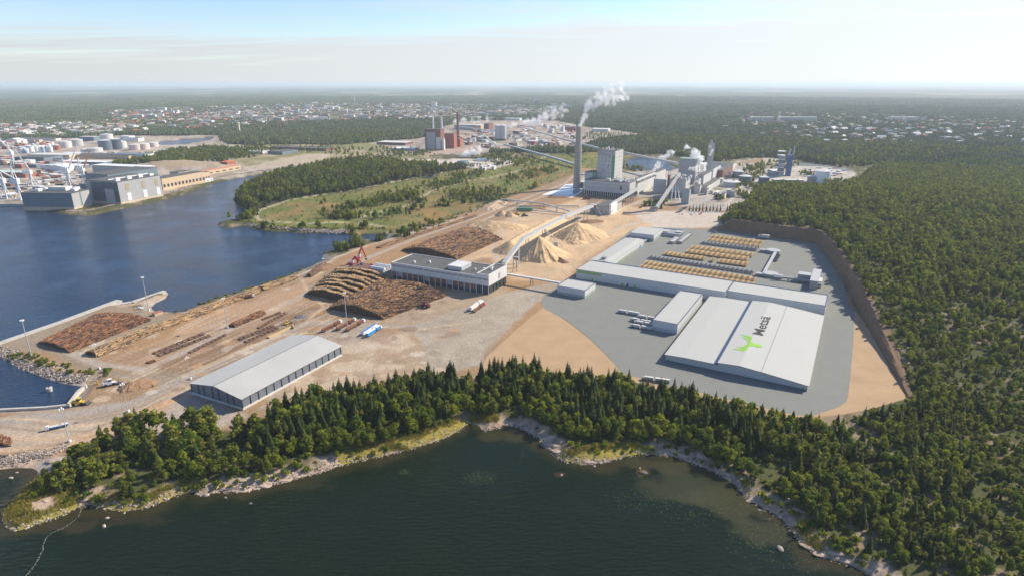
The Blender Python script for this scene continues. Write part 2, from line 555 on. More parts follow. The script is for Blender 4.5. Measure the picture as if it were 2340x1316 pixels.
# worn, brushed and bark-strewn parts of the yard
paint(A2('p', [(0, 790), (266, 692), (400, 722), (440, 715), (250, 800), (200, 815), (300, 850), (440, 830), (520, 800), (560, 830), (440, 880), (300, 880), (180, 850), (80, 800)]), GREY, 5, 8, 0.85)
paint(A2('p', [(340, 830), (620, 700), (740, 700), (740, 740), (640, 770), (480, 850), (400, 850)]), (0.30, 0.20, 0.13), 6, 10, 0.85, c2=(0.20, 0.125, 0.075))
paint(A2('p', [(440, 730), (700, 640), (760, 605), (700, 660), (690, 700), (560, 745), (420, 800), (300, 840)]), (0.40, 0.27, 0.17), 5, 8, 0.7)
paint(A2('p', [(780, 715), (900, 745), (1000, 735), (1080, 720), (1100, 690), (1160, 668), (1130, 640), (1000, 670), (960, 690), (880, 730)]), (0.34, 0.26, 0.18), 6, 6, 0.9)
paint(A2('p', [(930, 750), (1150, 670), (1290, 640), (1230, 690), (1110, 800), (1100, 835), (980, 855), (960, 790)]), (0.36, 0.31, 0.245), 4, 4, 0.95, c2=(0.32, 0.27, 0.21))
paint(A2('p', [(770, 790), (930, 752), (960, 790), (975, 850), (830, 880), (640, 920), (620, 900)]), (0.46, 0.37, 0.27), 4, 8, 0.9, c2=(0.34, 0.25, 0.17))
paint(A2('p', [(640, 880), (790, 800), (860, 760), (830, 740), (740, 740), (720, 770), (790, 790), (700, 850), (600, 930)]), (0.35, 0.29, 0.23), 4, 6, 0.8)
paint(A2('p', [(400, 905), (440, 890), (560, 950), (500, 985), (340, 1000), (330, 970)]), (0.37, 0.31, 0.26), 4, 4, 0.9)
paint(A2('p', [(240, 985), (330, 935), (440, 890), (440, 905), (380, 935), (300, 985)]), (0.46, 0.29, 0.16), 5, 6, 0.8)
paint(A2('p', [(0, 945), (300, 920), (430, 862), (440, 890), (300, 960), (100, 1000), (0, 1010)]), (0.36, 0.30, 0.24), 4, 6, 0.6)
paint(A2('p', [(0, 985), (150, 965), (250, 975), (160, 1010), (0, 1030)]), (0.45, 0.36, 0.27), 4, 6, 0.7)
paint(A2('p', [(1050, 600), (1160, 500), (1320, 455), (1500, 480), (1560, 520), (1420, 545), (1330, 600), (1300, 640), (1170, 640), (1120, 590)]), (0.56, 0.39, 0.235), 8, 10, 0.9, c2=(0.46, 0.335, 0.21))
paint(A2('p', [(1440, 485), (1600, 480), (1690, 490), (1640, 520), (1500, 525)]), (0.50, 0.43, 0.36), 4, 5, 0.9)
paint(A2('p', [(1330, 395), (1450, 392), (1600, 384), (1680, 376), (1735, 372), (1715, 420), (1692, 470), (1640, 480), (1560, 472), (1500, 455), (1440, 448), (1335, 440)]), (0.31, 0.275, 0.235), 4, 5, .9, c2=(0.42, 0.38, 0.33))
for pts in (((1500, 478), (1560, 440), (1640, 405), (1690, 385)), ((1590, 470), (1640, 440), (1665, 405), (1700, 380)), ((1440, 470), (1520, 450), (1600, 445))):
    stroke('p', pts, 6, (.36, .34, .31), 1, .9, .3)
for x0, y0, rx, ry in ((1630, 432, 22, 14), (1655, 452, 14, 18), (1530, 458, 16, 10), (1490, 470, 12, 16)):
    blot('p', x0, y0, rx, ry, (.13, .15, .04), .8)
paint(A2('p', [(1340, 440), (1460, 445), (1440, 465), (1340, 470)]), (0.20, 0.14, 0.10), 4, 4, 0.8)
for pts, wd, c in ((((0, 962), (150, 948), (300, 922), (430, 862), (560, 805), (700, 738), (760, 735), (870, 745), (960, 748)), 9, (0.33, 0.29, 0.25)),
                   (((150, 800), (220, 830), (330, 845), (430, 800), (560, 735), (680, 680), (745, 645), (840, 590), (950, 545), (1080, 500)), 8, (0.37, 0.315, 0.26)),
                   (((1080, 500), (1180, 462), (1290, 420), (1312, 402)), 6, (0.40, 0.35, 0.30)),
                   (((1100, 505), (1200, 465), (1318, 420)), 5, (0.44, 0.39, 0.33)),
                   (((760, 592), (840, 562), (950, 530), (1060, 497)), 4, (0.47, 0.42, 0.35)),
                   (((620, 652), (700, 622), (760, 596)), 4, (0.47, 0.42, 0.35)),
                   (((420, 716), (520, 686), (620, 652)), 3, (0.42, 0.38, 0.30)),
                   (((420, 860), (500, 825), (640, 765), (700, 760)), 4, (0.50, 0.40, 0.28)),
                   (((0, 1030), (130, 1020), (220, 1000), (330, 960)), 4, (0.50, 0.36, 0.24)),
                   (((1150, 620), (1120, 560), (1180, 500), (1290, 470), (1330, 510)), 7, (0.44, 0.36, 0.28)),
                   (((1330, 560), (1420, 520), (1490, 500), (1480, 470), (1520, 450)), 6, (0.45, 0.38, 0.31)),
                   (((1400, 490), (1440, 470), (1480, 452)), 5, (0.46, 0.41, 0.35))):
    stroke('p', pts, wd, c, 1.5, 0.8)
for i in range(110):                                # tyre lines and log drag marks running with the quay road
    a = rnd.uniform(0, 1); q = rnd.uniform(-1, 1)
    x0, y0 = 250 + 520 * a, 900 - 250 * a
    x0 += q * 90; y0 += q * 42
    l = rnd.uniform(30, 130)
    stroke('p', ((x0, y0), (x0 + l, y0 - l * 0.46 + rnd.uniform(-3, 3))), rnd.uniform(0.8, 2.0), rnd.choice([(0.52, 0.42, 0.30), (0.24, 0.17, 0.12), (0.46, 0.33, 0.2), (0.4, 0.36, 0.3)]), 0.8, 0.7, 0.3)
for i in range(26):                                # loader arcs on the chip yard
    x0, y0 = rnd.uniform(1190, 1420), rnd.uniform(470, 640)
    stroke('p', ((x0, y0), (x0 + rnd.uniform(20, 60), y0 + rnd.uniform(-12, 6)), (x0 + rnd.uniform(60, 120), y0 + rnd.uniform(-25, -5))), rnd.uniform(1, 3), rnd.choice([(0.62, 0.46, 0.28), (0.40, 0.31, 0.21), (0.5, 0.4, 0.3)]), 1.0, 0.55, 0.5)
for pts, wd, c in ((((0, 955), (90, 958), (170, 975), (240, 965), (330, 930), (420, 880)), 2.2, (.52, .38, .24)), (((0, 975), (100, 985), (200, 985), (280, 950), (400, 890)), 1.8, (.26, .19, .13)), (((0, 1000), (110, 1003), (200, 995), (300, 958)), 2.4, (.5, .33, .19)),
                   (((240, 985), (300, 955), (360, 925), (430, 905)), 5, (.46, .27, .14)), (((130, 800), (180, 835), (250, 850), (330, 862), (390, 850)), 2, (.24, .18, .13)), (((90, 815), (160, 850), (250, 868)), 1.6, (.5, .43, .34)),
                   (((440, 880), (520, 845), (600, 805), (700, 760)), 2, (.55, .40, .24)), (((700, 735), (740, 700), (700, 660), (690, 640)), 2.4, (.50, .38, .25)), (((860, 745), (960, 752), (1080, 735)), 1.6, (.50, .36, .22)), (((890, 725), (1000, 715), (1100, 690)), 2.5, (.28, .21, .15)),
                   (((745, 745), (800, 770), (840, 775), (900, 760)), 2.5, (.25, .19, .14))):
    stroke('p', pts, wd, c, 1.2, .75, .8)
for i in range(240):                               # scattered bark, mud and bleached spots
    x0, y0 = rnd.uniform(180, 1050), rnd.uniform(610, 920)
    blot('p', x0, y0, rnd.uniform(1.5, 7), rnd.uniform(1.5, 6), rnd.choice([(.20, .13, .085), (.26, .18, .12), (.50, .38, .25), (.42, .25, .13), (.48, .43, .36)]), rnd.uniform(.3, .75))
# dirt tracks over the meadow
for pts in (((585, 492), (592, 481), (660, 459), (780, 438), (900, 417), (970, 404), (1030, 393)), ((585, 492), (590, 502), (640, 508), (740, 511), (820, 508), (880, 519)),
            ((815, 503), (850, 487), (900, 478), (945, 465), (965, 450), (990, 435), (1080, 412), (1130, 405), (1200, 388)), ((1190, 378), (1225, 366), (1260, 355))):
    stroke('p', pts, 5.5, (0.44, 0.38, 0.26), 1.6, 0.9, 0.3)
for pts in (((1692, 478), (1722, 420), (1740, 400)), ((1700, 392), (1735, 374), (1748, 362)), ((1655, 480), (1690, 430), (1720, 405)), ((1885, 425), (1925, 408), (1955, 396))):
    stroke('p', pts, 7, (0.46, 0.41, 0.34), 1.5, 0.9)
paint(A2('e3', [(1180, 330), (1500, 345), (1990, 440), (1960, 465), (1500, 400), (1180, 380)]), (0.15, 0.15, 0.15), 2, 2)
paint(A2('p', [(560, 382), (700, 352), (760, 350), (740, 368), (640, 386)]), (0.42, 0.34, 0.25), 4, 5, 0.9)
paint(A2('d3', [(0, 650), (500, 590), (1000, 590), (600, 640), (0, 690)]), (0.40, 0.28, 0.22), 5, 4, 0.9)
paint(A2('d3', [(1500, 560), (2330, 560), (2330, 640), (1800, 640)]), (0.34, 0.25, 0.21), 5, 4, 0.9)
# shore: rock, reed and wet stone, only on wild shores
shore_w3 = np.full(GX.shape, -999.0)
kk = GD < 900
shore_w3[kk] = sdpoly(GX[kk], GY[kk], W3)
d3 = -shore_w3
t = (sst(12, 4, d3 + (n1 - 0.42) * 26) * (d3 > -3))[:, None]
colr = colr * (1 - t) + (c_(*ROCK) * (0.45 + 1.0 * n3[:, None])) * t
for pts, wd in ((((790, 1040), (870, 1025), (960, 1000), (1055, 965)), 9), (((215, 1148), (330, 1148), (400, 1118), (440, 1105)), 8), (((1290, 1040), (1380, 1030), (1460, 1022), (1490, 1028)), 9),
                (((1840, 1195), (1845, 1230), (1880, 1255)), 7), (((1700, 1105), (1715, 1118)), 6), (((1285, 1050), (1320, 1052)), 5), (((560, 1095), (600, 1090)), 5)):
    stroke('p', pts, wd, (0.27, 0.22, 0.04), 2.0, 0.95, 3.5)
paint(A2('p', [(8, 1195), (15, 1160), (60, 1112), (95, 1085), (150, 1090), (190, 1130), (180, 1150), (100, 1185), (40, 1205)]), (0.24, 0.21, 0.035), 2, 3, 0.95)
paint(A2('p', [(440, 1108), (520, 1092), (620, 1080), (700, 1068), (770, 1050), (790, 1062), (700, 1084), (640, 1102), (560, 1124), (460, 1131)]), (0.50, 0.37, 0.27), 1.5, 3, .95, c2=(0.34, 0.25, 0.18))
blot('p', 95, 1148, 9, 7, ROCK)
stroke('p', ((285, 697), (330, 690), (378, 674)), 14, ROCK, 2, .9, 2)
for i in range(60):
    x0, y0 = rnd.uniform(1060, 1480), rnd.uniform(296, 336)
    stroke('p', ((x0, y0), (x0 + rnd.uniform(15, 60), y0 + rnd.uniform(-2, 3))), rnd.uniform(5, 14), rnd.choice([(.13, .10, .085), (.18, .135, .11), (.10, .12, .05), (.10, .12, .05), (.46, .42, .38)]), 3, .8, 3)
blot('p', 120, 1055, 10, 6, (0.44, 0.37, 0.30))
# sloping stone banks round the quay basin and the bay shore
t = ((SW > -7) & (SW < 1) & (sdpoly(GX, GY, YARD) > -30) & (GY > 300) & (GY < 1500) & (shore_w3 < -12))[:, None] * 0.8
colr = colr * (1 - t) + (c_(0.36, 0.30, 0.25) * (0.6 + 0.8 * n3[:, None])) * t
under = sst(0, 3, SW)[:, None]
colr = colr * (1 - under) + c_(0.10, 0.075, 0.03) * under
hs = sst(3, 9, GZ) * (GY < 1100) * (GX > 0)
# the raw lip of the cut
dcut = dline(GX, GY, np.array(A2('p', [(1640, 524), (1665, 529), (1863, 556), (1893, 590), (1935, 660), (1975, 735), (2020, 815), (2072, 908)])))
t = (sst(7, 2, dcut + (n1 - 0.5) * 5) * (sdpoly(GX, GY, PLOT) < 0))[:, None]
colr = colr * (1 - t) + c_(0.25, 0.17, 0.13) * t
kn = (knoll(GX, GY) > 3.5) & (GX < -300)
t = (kn * sst(0.35, 0.5, n1))[:, None] * 0.9
colr = colr * (1 - t) + c_(0.36, 0.27, 0.17) * t
colr = np.clip(colr * (0.86 + 0.28 * n3[:, None]), 0, 1)

def gridmesh(name, Z, keep, colours, m):
    idx = np.arange(NR * NC).reshape(NR, NC)
    a, b, c, d = idx[:-1, :-1].ravel(), idx[:-1, 1:].ravel(), idx[1:, 1:].ravel(), idx[1:, :-1].ravel()
    k = keep[a] | keep[b] | keep[c] | keep[d]
    q = np.stack([a[k], b[k], c[k], d[k]], 1)
    used = np.unique(q)
    rem = np.full(NR * NC, -1); rem[used] = np.arange(len(used))
    q = rem[q]
    me = bpy.data.meshes.new(name)
    me.vertices.add(len(used))
    co = np.stack([GX[used], GY[used], Z[used]], 1).astype(np.float32)
    me.vertices.foreach_set('co', co.ravel())
    me.loops.add(q.size)
    me.loops.foreach_set('vertex_index', q.ravel().astype(np.int32))
    me.polygons.add(len(q))
    me.polygons.foreach_set('loop_start', (np.arange(len(q)) * 4).astype(np.int32))
    me.polygons.foreach_set('loop_total', np.full(len(q), 4, np.int32))
    me.polygons.foreach_set('use_smooth', np.ones(len(q), bool))
    me.update(calc_edges=True)
    ca = me.color_attributes.new('soil', 'FLOAT_COLOR', 'POINT')
    cc = np.ones((len(used), 4), np.float32); cc[:, :3] = colours[used]
    ca.data.foreach_set('color', cc.ravel())
    me.materials.append(m)
    o = bpy.data.objects.new(name, me)
    COL.objects.link(o)
    return o
gm = mat('soil', (1, 1, 1), 0.95, 0.26, 0.5, bump=0.5, attr='soil', spec=0.1)
tag(gridmesh('ground', GZ, np.ones(GX.size, bool), colr, gm), 'land of gravel yards, meadow and woodland floor reaching to the horizon', kind='structure')

# ---------------------------------------------------------------- water
deep3 = c_(0.005, 0.012, 0.0025); sky_deep1 = c_(0.011, 0.033, 0.074)  # blue of the far bay has the sky's reflection put into the colour
wc = np.empty((GX.size, 3)); wc[:] = sky_deep1
is3 = shore_w3 > -2
wc[is3] = deep3
dist3 = np.clip(shore_w3, 0, 999)
sh = sst(11, 1, dist3 + (n1 - 0.5) * 14)[:, None] * is3[:, None]
wc = wc * (1 - sh * 0.75) + c_(0.042, 0.034, 0.010) * sh * 0.75
for x, y, rx, ry, c, a in ((1170, 1000, 14, 9, (0.055, 0.045, 0.013), .6), (1600, 1110, 30, 14, (0.040, 0.042, 0.014), .8), (1690, 1150, 24, 13, (0.052, 0.050, 0.018), .8), (1570, 1065, 24, 7, (0.050, 0.044, 0.018), .8), (1480, 1060, 16, 5, (0.045, 0.04, 0.015), .7), (700, 1110, 20, 5, (0.03, 0.028, 0.009), .6),
                           (330, 1185, 26, 6, (0.035, 0.026, 0.01), .6), (150, 1200, 22, 6, (0.045, 0.032, 0.012), .7),
                           (1095, 1092, 7, 5, (0.02, 0.035, 0.01), .3), (925, 1078, 3.5, 3, (0.025, 0.05, 0.01), .35), (1280, 1083, 3, 2, (0.10, 0.055, 0.02), .45), (1470, 1078, 4, 3, (0.12, 0.07, 0.025), .6),
                           (1760, 1210, 22, 11, (0.044, 0.044, 0.016), .8), (1850, 1290, 18, 8, (0.034, 0.03, 0.013), .7)):
    p = at('p', x, y, WL)
    d = 1 - np.hypot((GX - p.x) / rx, (GY - p.y) / ry) + (n1 - 0.5) * 2.0
    t = sst(-0.1, 0.5, d + (n3 - .5) * .5)[:, None] * a
    wc = wc * (1 - t) + c_(*c) * t
kp = np.zeros(GX.size, bool)
kp[near] = SW[near] > -4
wm_ = bpy.data.materials.new('lake_water'); wm_.use_nodes = True
t_ = wm_.node_tree; b_ = t_.nodes['Principled BSDF']
b_.inputs['Roughness'].default_value = 0.08
b_.inputs['IOR'].default_value = 1.333
b_.inputs['Specular IOR Level'].default_value = 0.3
aw = t_.nodes.new('ShaderNodeAttribute'); aw.attribute_name = 'soil'
t_.links.new(aw.outputs['Color'], b_.inputs['Base Color'])
tcw = t_.nodes.new('ShaderNodeTexCoord')
mpw = t_.nodes.new('ShaderNodeMapping'); mpw.inputs['Rotation'].default_value = (0, 0, R(-28)); mpw.inputs['Scale'].default_value = (0.16, 0.55, 1)
t_.links.new(tcw.outputs['Object'], mpw.inputs[0])
nw = t_.nodes.new('ShaderNodeTexNoise'); nw.inputs['Scale'].default_value = 1.0; nw.inputs['Detail'].default_value = 4; nw.inputs['Roughness'].default_value = 0.6
t_.links.new(mpw.outputs[0], nw.inputs['Vector'])
nb = t_.nodes.new('ShaderNodeTexNoise'); nb.inputs['Scale'].default_value = 0.018; nb.inputs['Detail'].default_value = 4
t_.links.new(tcw.outputs['Object'], nb.inputs['Vector'])
rb = t_.nodes.new('ShaderNodeMapRange'); rb.inputs[1].default_value = 0.35; rb.inputs[2].default_value = 0.65; rb.inputs[3].default_value = 0.35; rb.inputs[4].default_value = 1.0
t_.links.new(nb.outputs[0], rb.inputs[0])
mw = t_.nodes.new('ShaderNodeMath'); mw.operation = 'MULTIPLY'
t_.links.new(nw.outputs[0], mw.inputs[0]); t_.links.new(rb.outputs[0], mw.inputs[1])
bw = t_.nodes.new('ShaderNodeBump'); bw.inputs['Strength'].default_value = 1.0; bw.inputs['Distance'].default_value = 1.15
t_.links.new(mw.outputs[0], bw.inputs['Height']); t_.links.new(bw.outputs[0], b_.inputs['Normal'])
tag(gridmesh('water', np.full(GX.size, WL), kp, wc, wm_), 'dark green and blue water of the bays with small wind ripples', kind='structure')
# ---------------------------------------------------------------- sheets of the new plot
asph = mat('asphalt_pale', (0.205, 0.208, 0.185), 0.9, 0.05, 0.08, spec=0.2)
sandm = mat('graded_sand', (0.41, 0.28, 0.165), 0.95, 0.10, 0.06, bump=0.05, spec=0.1)
P_ASPH = A2('p', [(1236, 690), (1246, 672), (1278, 655), (1300, 640), (1345, 606), (1440, 528), (1468, 520), (1490, 520), (1560, 522), (1640, 527), (1750, 541), (1863, 557), (1893, 590), (1925, 645), (1944, 700), (1953, 712),
                  (1950, 780), (1943, 860), (1938, 905), (1934, 918), (1915, 930), (1860, 948), (1820, 948), (1720, 925), (1600, 897), (1530, 882), (1420, 852), (1395, 820), (1350, 775), (1300, 735), (1245, 705)])
sheet('asphalt_yard', P_ASPH, 0.10, asph)
P_SAND = A2('p', [(1243, 700), (1300, 737), (1350, 777), (1395, 822), (1420, 853), (1530, 884), (1600, 899), (1720, 928), (1800, 947), (1860, 953), (1930, 946), (1990, 934), (2071, 910), (2040, 852),
                  (2000, 778), (1975, 735), (1953, 711), (1951, 780), (1944, 860), (1939, 905), (1935, 919), (1917, 934), (1862, 950), (1818, 951), (1600, 905), (1420, 872), (1330, 850), (1200, 850),
                  (1100, 845), (1125, 810), (1190, 750)])
mbs = MB()
for z, P in ((0.05, [(1243, 700), (1300, 737), (1350, 777), (1395, 822), (1425, 853), (1425, 880), (1330, 858), (1200, 858), (1095, 852), (1112, 815), (1150, 780), (1200, 735)]),
             (0.05, [(1425, 853), (1530, 880), (1600, 895), (1720, 923), (1800, 942), (1860, 953), (1780, 956), (1700, 936), (1550, 896), (1425, 880)]),
             (0.06, [(1860, 940), (1930, 920), (1940, 860), (1950, 780), (1953, 709), (1975, 735), (2000, 778), (2040, 852), (2072, 910), (1990, 934), (1930, 946), (1860, 953)])):
    mbs.face([(a, b, z) for a, b in A2('p', P)])
tag(mbs.build('sand_ground', sandm), kind='structure')

# brown soil cut behind the plot: a sloped face whose foot follows the asphalt
foot = A2('p', [(1637, 528), (1667, 530), (1740, 540), (1863, 557), (1890, 590), (1935, 660), (1975, 735), (2020, 815), (2072, 909)])
cutm = mat('cut_soil', (0.175, 0.115, 0.075), 0.95, 0.14, 0.12, bump=0.4, spec=0.1)
mb = MB()
dense = []
for i in range(len(foot) - 1):
    n = max(2, int(np.hypot(*(foot[i + 1] - foot[i])) / 6))
    for k in range(n):
        dense.append(foot[i] + (foot[i + 1] - foot[i]) * k / n)
dense.append(foot[-1])
dense = np.array(dense)
dr = np.gradient(dense, axis=0)
nrm = np.stack([-dr[:, 1], dr[:, 0]], 1); nrm /= np.linalg.norm(nrm, axis=1)[:, None]
hz = np.maximum(hill(dense[:, 0] + nrm[:, 0] * 8, dense[:, 1] + nrm[:, 1] * 8, False), .3)
ww = np.interp(np.arange(len(dense)), [0, len(dense) - 1], [0, 0])
rsc = np.random.RandomState(2)
prof_ = ((0, -.4), (1.6, .45), (3.0, .86), (4.4, 1.0), (7.5, 1.02), (10, .98), (12.5, .8))
jit_ = rsc.uniform(-.7, .7, (len(dense), len(prof_))); jit_[:, 0] = 0
jz_ = rsc.uniform(-.35, .35, (len(dense), len(prof_)))
def cp(i, k):
    d = prof_[k][0] * (min(1, .25 + hz[i] / 10)) + jit_[i, k] * min(1, hz[i] / 6)
    return (dense[i, 0] + nrm[i, 0] * d, dense[i, 1] + nrm[i, 1] * d, prof_[k][1] * hz[i] + .15 * (k > 1) + jz_[i, k] * (k > 0) * min(1, hz[i] / 6))
for i in range(len(dense) - 1):
    for k in range(len(prof_) - 1):
        mb.face([cp(i, k), cp(i + 1, k), cp(i + 1, k + 1), cp(i, k + 1)])
tag(mb.build('soil_cut', cutm, smooth=True), 'brown cut bank between the grey plot and the forest', kind='structure')

# ---------------------------------------------------------------- building materials
white_roof = mat('pale_roof', (0.43, 0.43, 0.395), 0.75, 0.02, 0.05, spec=0.25)
white_wall = mat('pale_wall', (0.56, 0.56, 0.54), 0.7, 0.02, 0.05, spec=0.25)
shade_wall = mat('shaded_base', (0.34, 0.36, 0.37), 0.8, 0.03, 0.05)  # shaded copy of the pale wall for its foot, shade in the colour
trim = mat('dark_blue_trim', (0.055, 0.09, 0.17), 0.6, 0.02, 0.1)
green = mat('green_panel', (0.30, 0.42, 0.17), 0.7, 0.02, 0.1)
lime = mat('lime_mark', (0.22, 0.47, 0.02), 0.7, 0.01, 0.1)
black = mat('black_mark', (0.028, 0.027, 0.03), 0.7, 0.02, 0.1)
dark = mat('dark_opening', (0.03, 0.035, 0.045), 0.5, 0.1, 0.3)
midgrey = mat('grey_steel', (0.27, 0.275, 0.28), 0.65, 0.06, 0.2)
midg2 = mat('grey_steel_light', (0.40, 0.405, 0.41), 0.65, 0.06, 0.2)
conc = mat('concrete', (0.46, 0.43, 0.38), 0.9, 0.14, 0.2)
concl = mat('concrete_pale', (0.58, 0.57, 0.54), 0.85, 0.08, 0.15)
panelw = mat('panel_white', (0.56, 0.555, 0.54), 0.8, 0.07, 0.1)
millw = mat('mill_panel', (0.50, 0.49, 0.47), 0.8, 0.08, 0.08, stripe=(2, 7.2, 0.25))
roofg = mat('felt_roof', (0.10, 0.10, 0.095), 0.95, 0.16, 0.08)
roofw = mat('metal_roof', (0.43, 0.42, 0.39), 0.55, 0.07, 0.04, spec=0.4)
brickd = mat('brick_dark', (0.20, 0.095, 0.08), 0.9, 0.15, 0.2)
brickr = mat('brick_red', (0.34, 0.12, 0.08), 0.9, 0.12, 0.2)
tealw = mat('blue_grey_sheet', (0.14, 0.185, 0.22), 0.7, 0.10, 0.12)
greyw = mat('grey_sheet', (0.36, 0.36, 0.36), 0.7, 0.07, 0.12)
beigew = mat('beige_wall', (0.55, 0.42, 0.28), 0.85, 0.06, 0.12)
doorw = mat('white_door', (0.75, 0.74, 0.72), 0.7, 0.03, 0.1)
steel = mat('galvanised', (0.45, 0.46, 0.46), 0.5, 0.1, 0.4)
wht = mat('white_paint', (0.74, 0.74, 0.73), 0.55, 0.04, 0.2)
redp = mat('red_paint', (0.50, 0.035, 0.05), 0.5, 0.05, 0.3)
bluep = mat('blue_paint', (0.03, 0.22, 0.55), 0.5, 0.05, 0.3)
yelp = mat('yellow_paint', (0.60, 0.40, 0.05), 0.5, 0.05, 0.3)
grnp = mat('green_sheet', (0.07, 0.28, 0.14), 0.6, 0.08, 0.2)
rub = mat('tyre_rubber', (0.02, 0.02, 0.02), 0.9, 0.1, 0.5)
glass = mat('window_glass', (0.03, 0.045, 0.06), 0.15, 0.05, 0.3, spec=0.6)
rust = mat('rusty_steel', (0.20, 0.10, 0.07), 0.8, 0.2, 0.3)

def slab(parent, name, m, o, L, W, z0, z1, az, inset=0.0):
    u, v = uv(az)
    q = o + u * inset + v * inset
    return MB().pbox(q, u, v, L - 2 * inset, W - 2 * inset, z0, z1).build(name, m, parent)
def parapet_block(parent, o, L, W, h, az, wall, roof, tr=None, base=None, bh=0):
    """walls, roof deck sunk behind a parapet with a trim line, optional base band with shade put into its grey"""
    u, v = uv(az)
    mb = MB()
    t = 0.5
    mb.pbox(o, u, v, t, W, bh, h); mb.pbox(o + u * (L - t), u, v, t, W, bh, h)
    mb.pbox(o + u * t, u, v, L - 2 * t, t, bh, h); mb.pbox(o + u * t + v * (W - t), u, v, L - 2 * t, t, bh, h)
    mb.build('wall', wall, parent)
    MB().pbox(o + u * t, u, v, L - 2 * t, W - 2 * t, h - 0.9, h - 0.35).build('roof', roof, parent)
    if base:
        MB().pbox(o + u * .06 + v * .06, u, v, L - .12, W - .12, -0.3, bh).build('base', base, parent)
    if tr:
        mb = MB()
        a = 0.22
        mb.pbox(o - u * a - v * a, u, v, a + .3, W + 2 * a, h, h + .25); mb.pbox(o + u * (L - .3) - v * a, u, v, a + .3, W + 2 * a, h, h + .25)
        mb.pbox(o + u * .3 - v * a, u, v, L - .6, a + .3, h, h + .25); mb.pbox(o + u * .3 + v * (W - .3), u, v, L - .6, a + .3, h, h + .25)
        mb.build('parapet_trim', tr, parent)
def face_rect(parent, name, m, o, L, W, az, side, a, b, z0, z1, d=0.12):
    """panel proud of one wall: side 'u0' = the long wall facing the viewer's left, 'v0' = wall facing right; a..b metres along it"""
    u, v = uv(az)
    mb = MB()
    if name in ('door', 'window', 'pilaster'):
        parent = next((c for c in parent.children if c.name.startswith(('wall', 'tower_wall'))), parent)
    if side == 'u0': mb.pbox(o - u * d + v * a, u, v, d + .05, b - a, z0, z1)
    if side == 'v0': mb.pbox(o - v * d + u * a, u, v, b - a, d + .05, z0, z1)
    if side == 'v1': mb.pbox(o + v * (W - .05) + u * a, u, v, b - a, d + .05, z0, z1)
    return mb.build(name, m, parent)

# ---------------------------------------------------------------- new mill: long hall
U, V = uv(AZ)
o1, L1, Wd1 = ext('y1', [(395, 443), (1510, 618), (495, 378)], 10, AZ)
o2, L2, Wd2 = ext('y1', [(1515, 606), (2255, 715), (2278, 637)], 10, AZ)
t = thing('production_hall', 'long low white hall with a green band at its left end, running across the plot', 'factory hall', (o2.x, o2.y, 0))
parapet_block(t, o1, L1, Wd1, 10, AZ, white_wall, white_roof, trim)
parapet_block(t, o2, L2, Wd2 - .05, 10, AZ, white_wall, white_roof, trim)
face_rect(t, 'green_band', green, o1, L1, Wd1, AZ, 'u0', Wd1 - 29, Wd1 - .3, 6.2, 9.3)
for k, q in enumerate((0.12, 0.335, 0.37, 0.42, 0.9, 0.82)):
    face_rect(t, 'door', lime if k != 2 else dark, o1, L1, Wd1, AZ, 'u0', Wd1 * (1 - q) - 1, Wd1 * (1 - q) + 1, 0.1, 2.8)
# narrow wing running away from the left end of the hall
oa, La, Wa = ext('y1', [(500, 380), (755, 212), (868, 228), (640, 400)], 7.5, AZ)
t = thing('storage_wing', 'narrow white wing with yellow-green doors behind the left end of the long hall', 'factory wing', (oa.x, oa.y, 0))
oa = oa + U * 1.0
slab(t, 'wall', white_wall, oa, La, Wa, 2.6, 7.2, AZ)
slab(t, 'base', shade_wall, oa, La, Wa, -0.2, 2.6, AZ, 0.06)
MB().extr(oa - U * .3, U, V, [(-0.5, 7.2), (-0.5, 7.6), (Wa * .3, 8.8), (Wa + .5, 7.6), (Wa + .5, 7.2)], La + .6).build('roof', white_roof, t)
for k in range(9):
    a = La * (0.22 + 0.055 * k)
    face_rect(t, 'door', lime if k % 2 else green, oa, La, Wa, AZ, 'v0', a, a + 2.2, 0.2, 3.4)
face_rect(t, 'door', bluep, oa, La, Wa, AZ, 'v0', La * .86, La * .86 + 4, 0.2, 4.5)
slab(t, 'rooftop_unit', midgrey, oa + U * 6 + V * (Wa * .35), 5, 5, 8, 11, AZ)
ob, Lb, Wb = ext('y1', [(838, 150), (865, 125), (995, 152), (968, 190)], 9, AZ)
t = thing('chipper_house', 'small white box building at the far end of the narrow wing', 'building', (ob.x, ob.y, 0))
slab(t, 'wall', white_wall, ob, Lb, Wb, 4, 8.6, AZ)
slab(t, 'base', shade_wall, ob, Lb, Wb, -.2, 4, AZ, .06)
slab(t, 'roof', white_roof, ob - U * .3 - V * .3, Lb + .6, Wb + .6, 8.6, 9, AZ)
# gray decks, pits and troughs between and beside
def lowbox(name, label, cat, r, pts, z, mwall, mtop=None, group=None, az=AZ, rim=True):
    o, L, W = ext(r, pts, z, az)
    t = thing(name, label, cat, (o.x, o.y, 0), 0, group)
    u, v = uv(az)
    if rim:
        mb = MB()
        k = min(0.6, L * .15, W * .15)
        mb.pbox(o, u, v, k, W, -.2, z); mb.pbox(o + u * (L - k), u, v, k, W, -.2, z); mb.pbox(o + u * k, u, v, L - 2 * k, k, -.2, z); mb.pbox(o + u * k + v * (W - k), u, v, L - 2 * k, k, -.2, z)
        mb.build('wall', mwall, t)
        MB().pbox(o + u * k, u, v, L - 2 * k, W - 2 * k, -.2, z * .8).build('deck', mtop or mwall, t)
    else:
        MB().pbox(o, u, v, L, W, -.2, z).build('wall', mwall, t)
        MB().pbox(o - u * .2 - v * .2, u, v, L + .4, W + .4, z, z + .25).build('roof', mtop or mwall, t)
    return t
lowbox('feed_deck', 'grey walled deck between the narrow wing and the small box building', 'feed deck', 'y1', [(790, 210), (940, 205), (880, 245)], 4, midg2, midgrey)
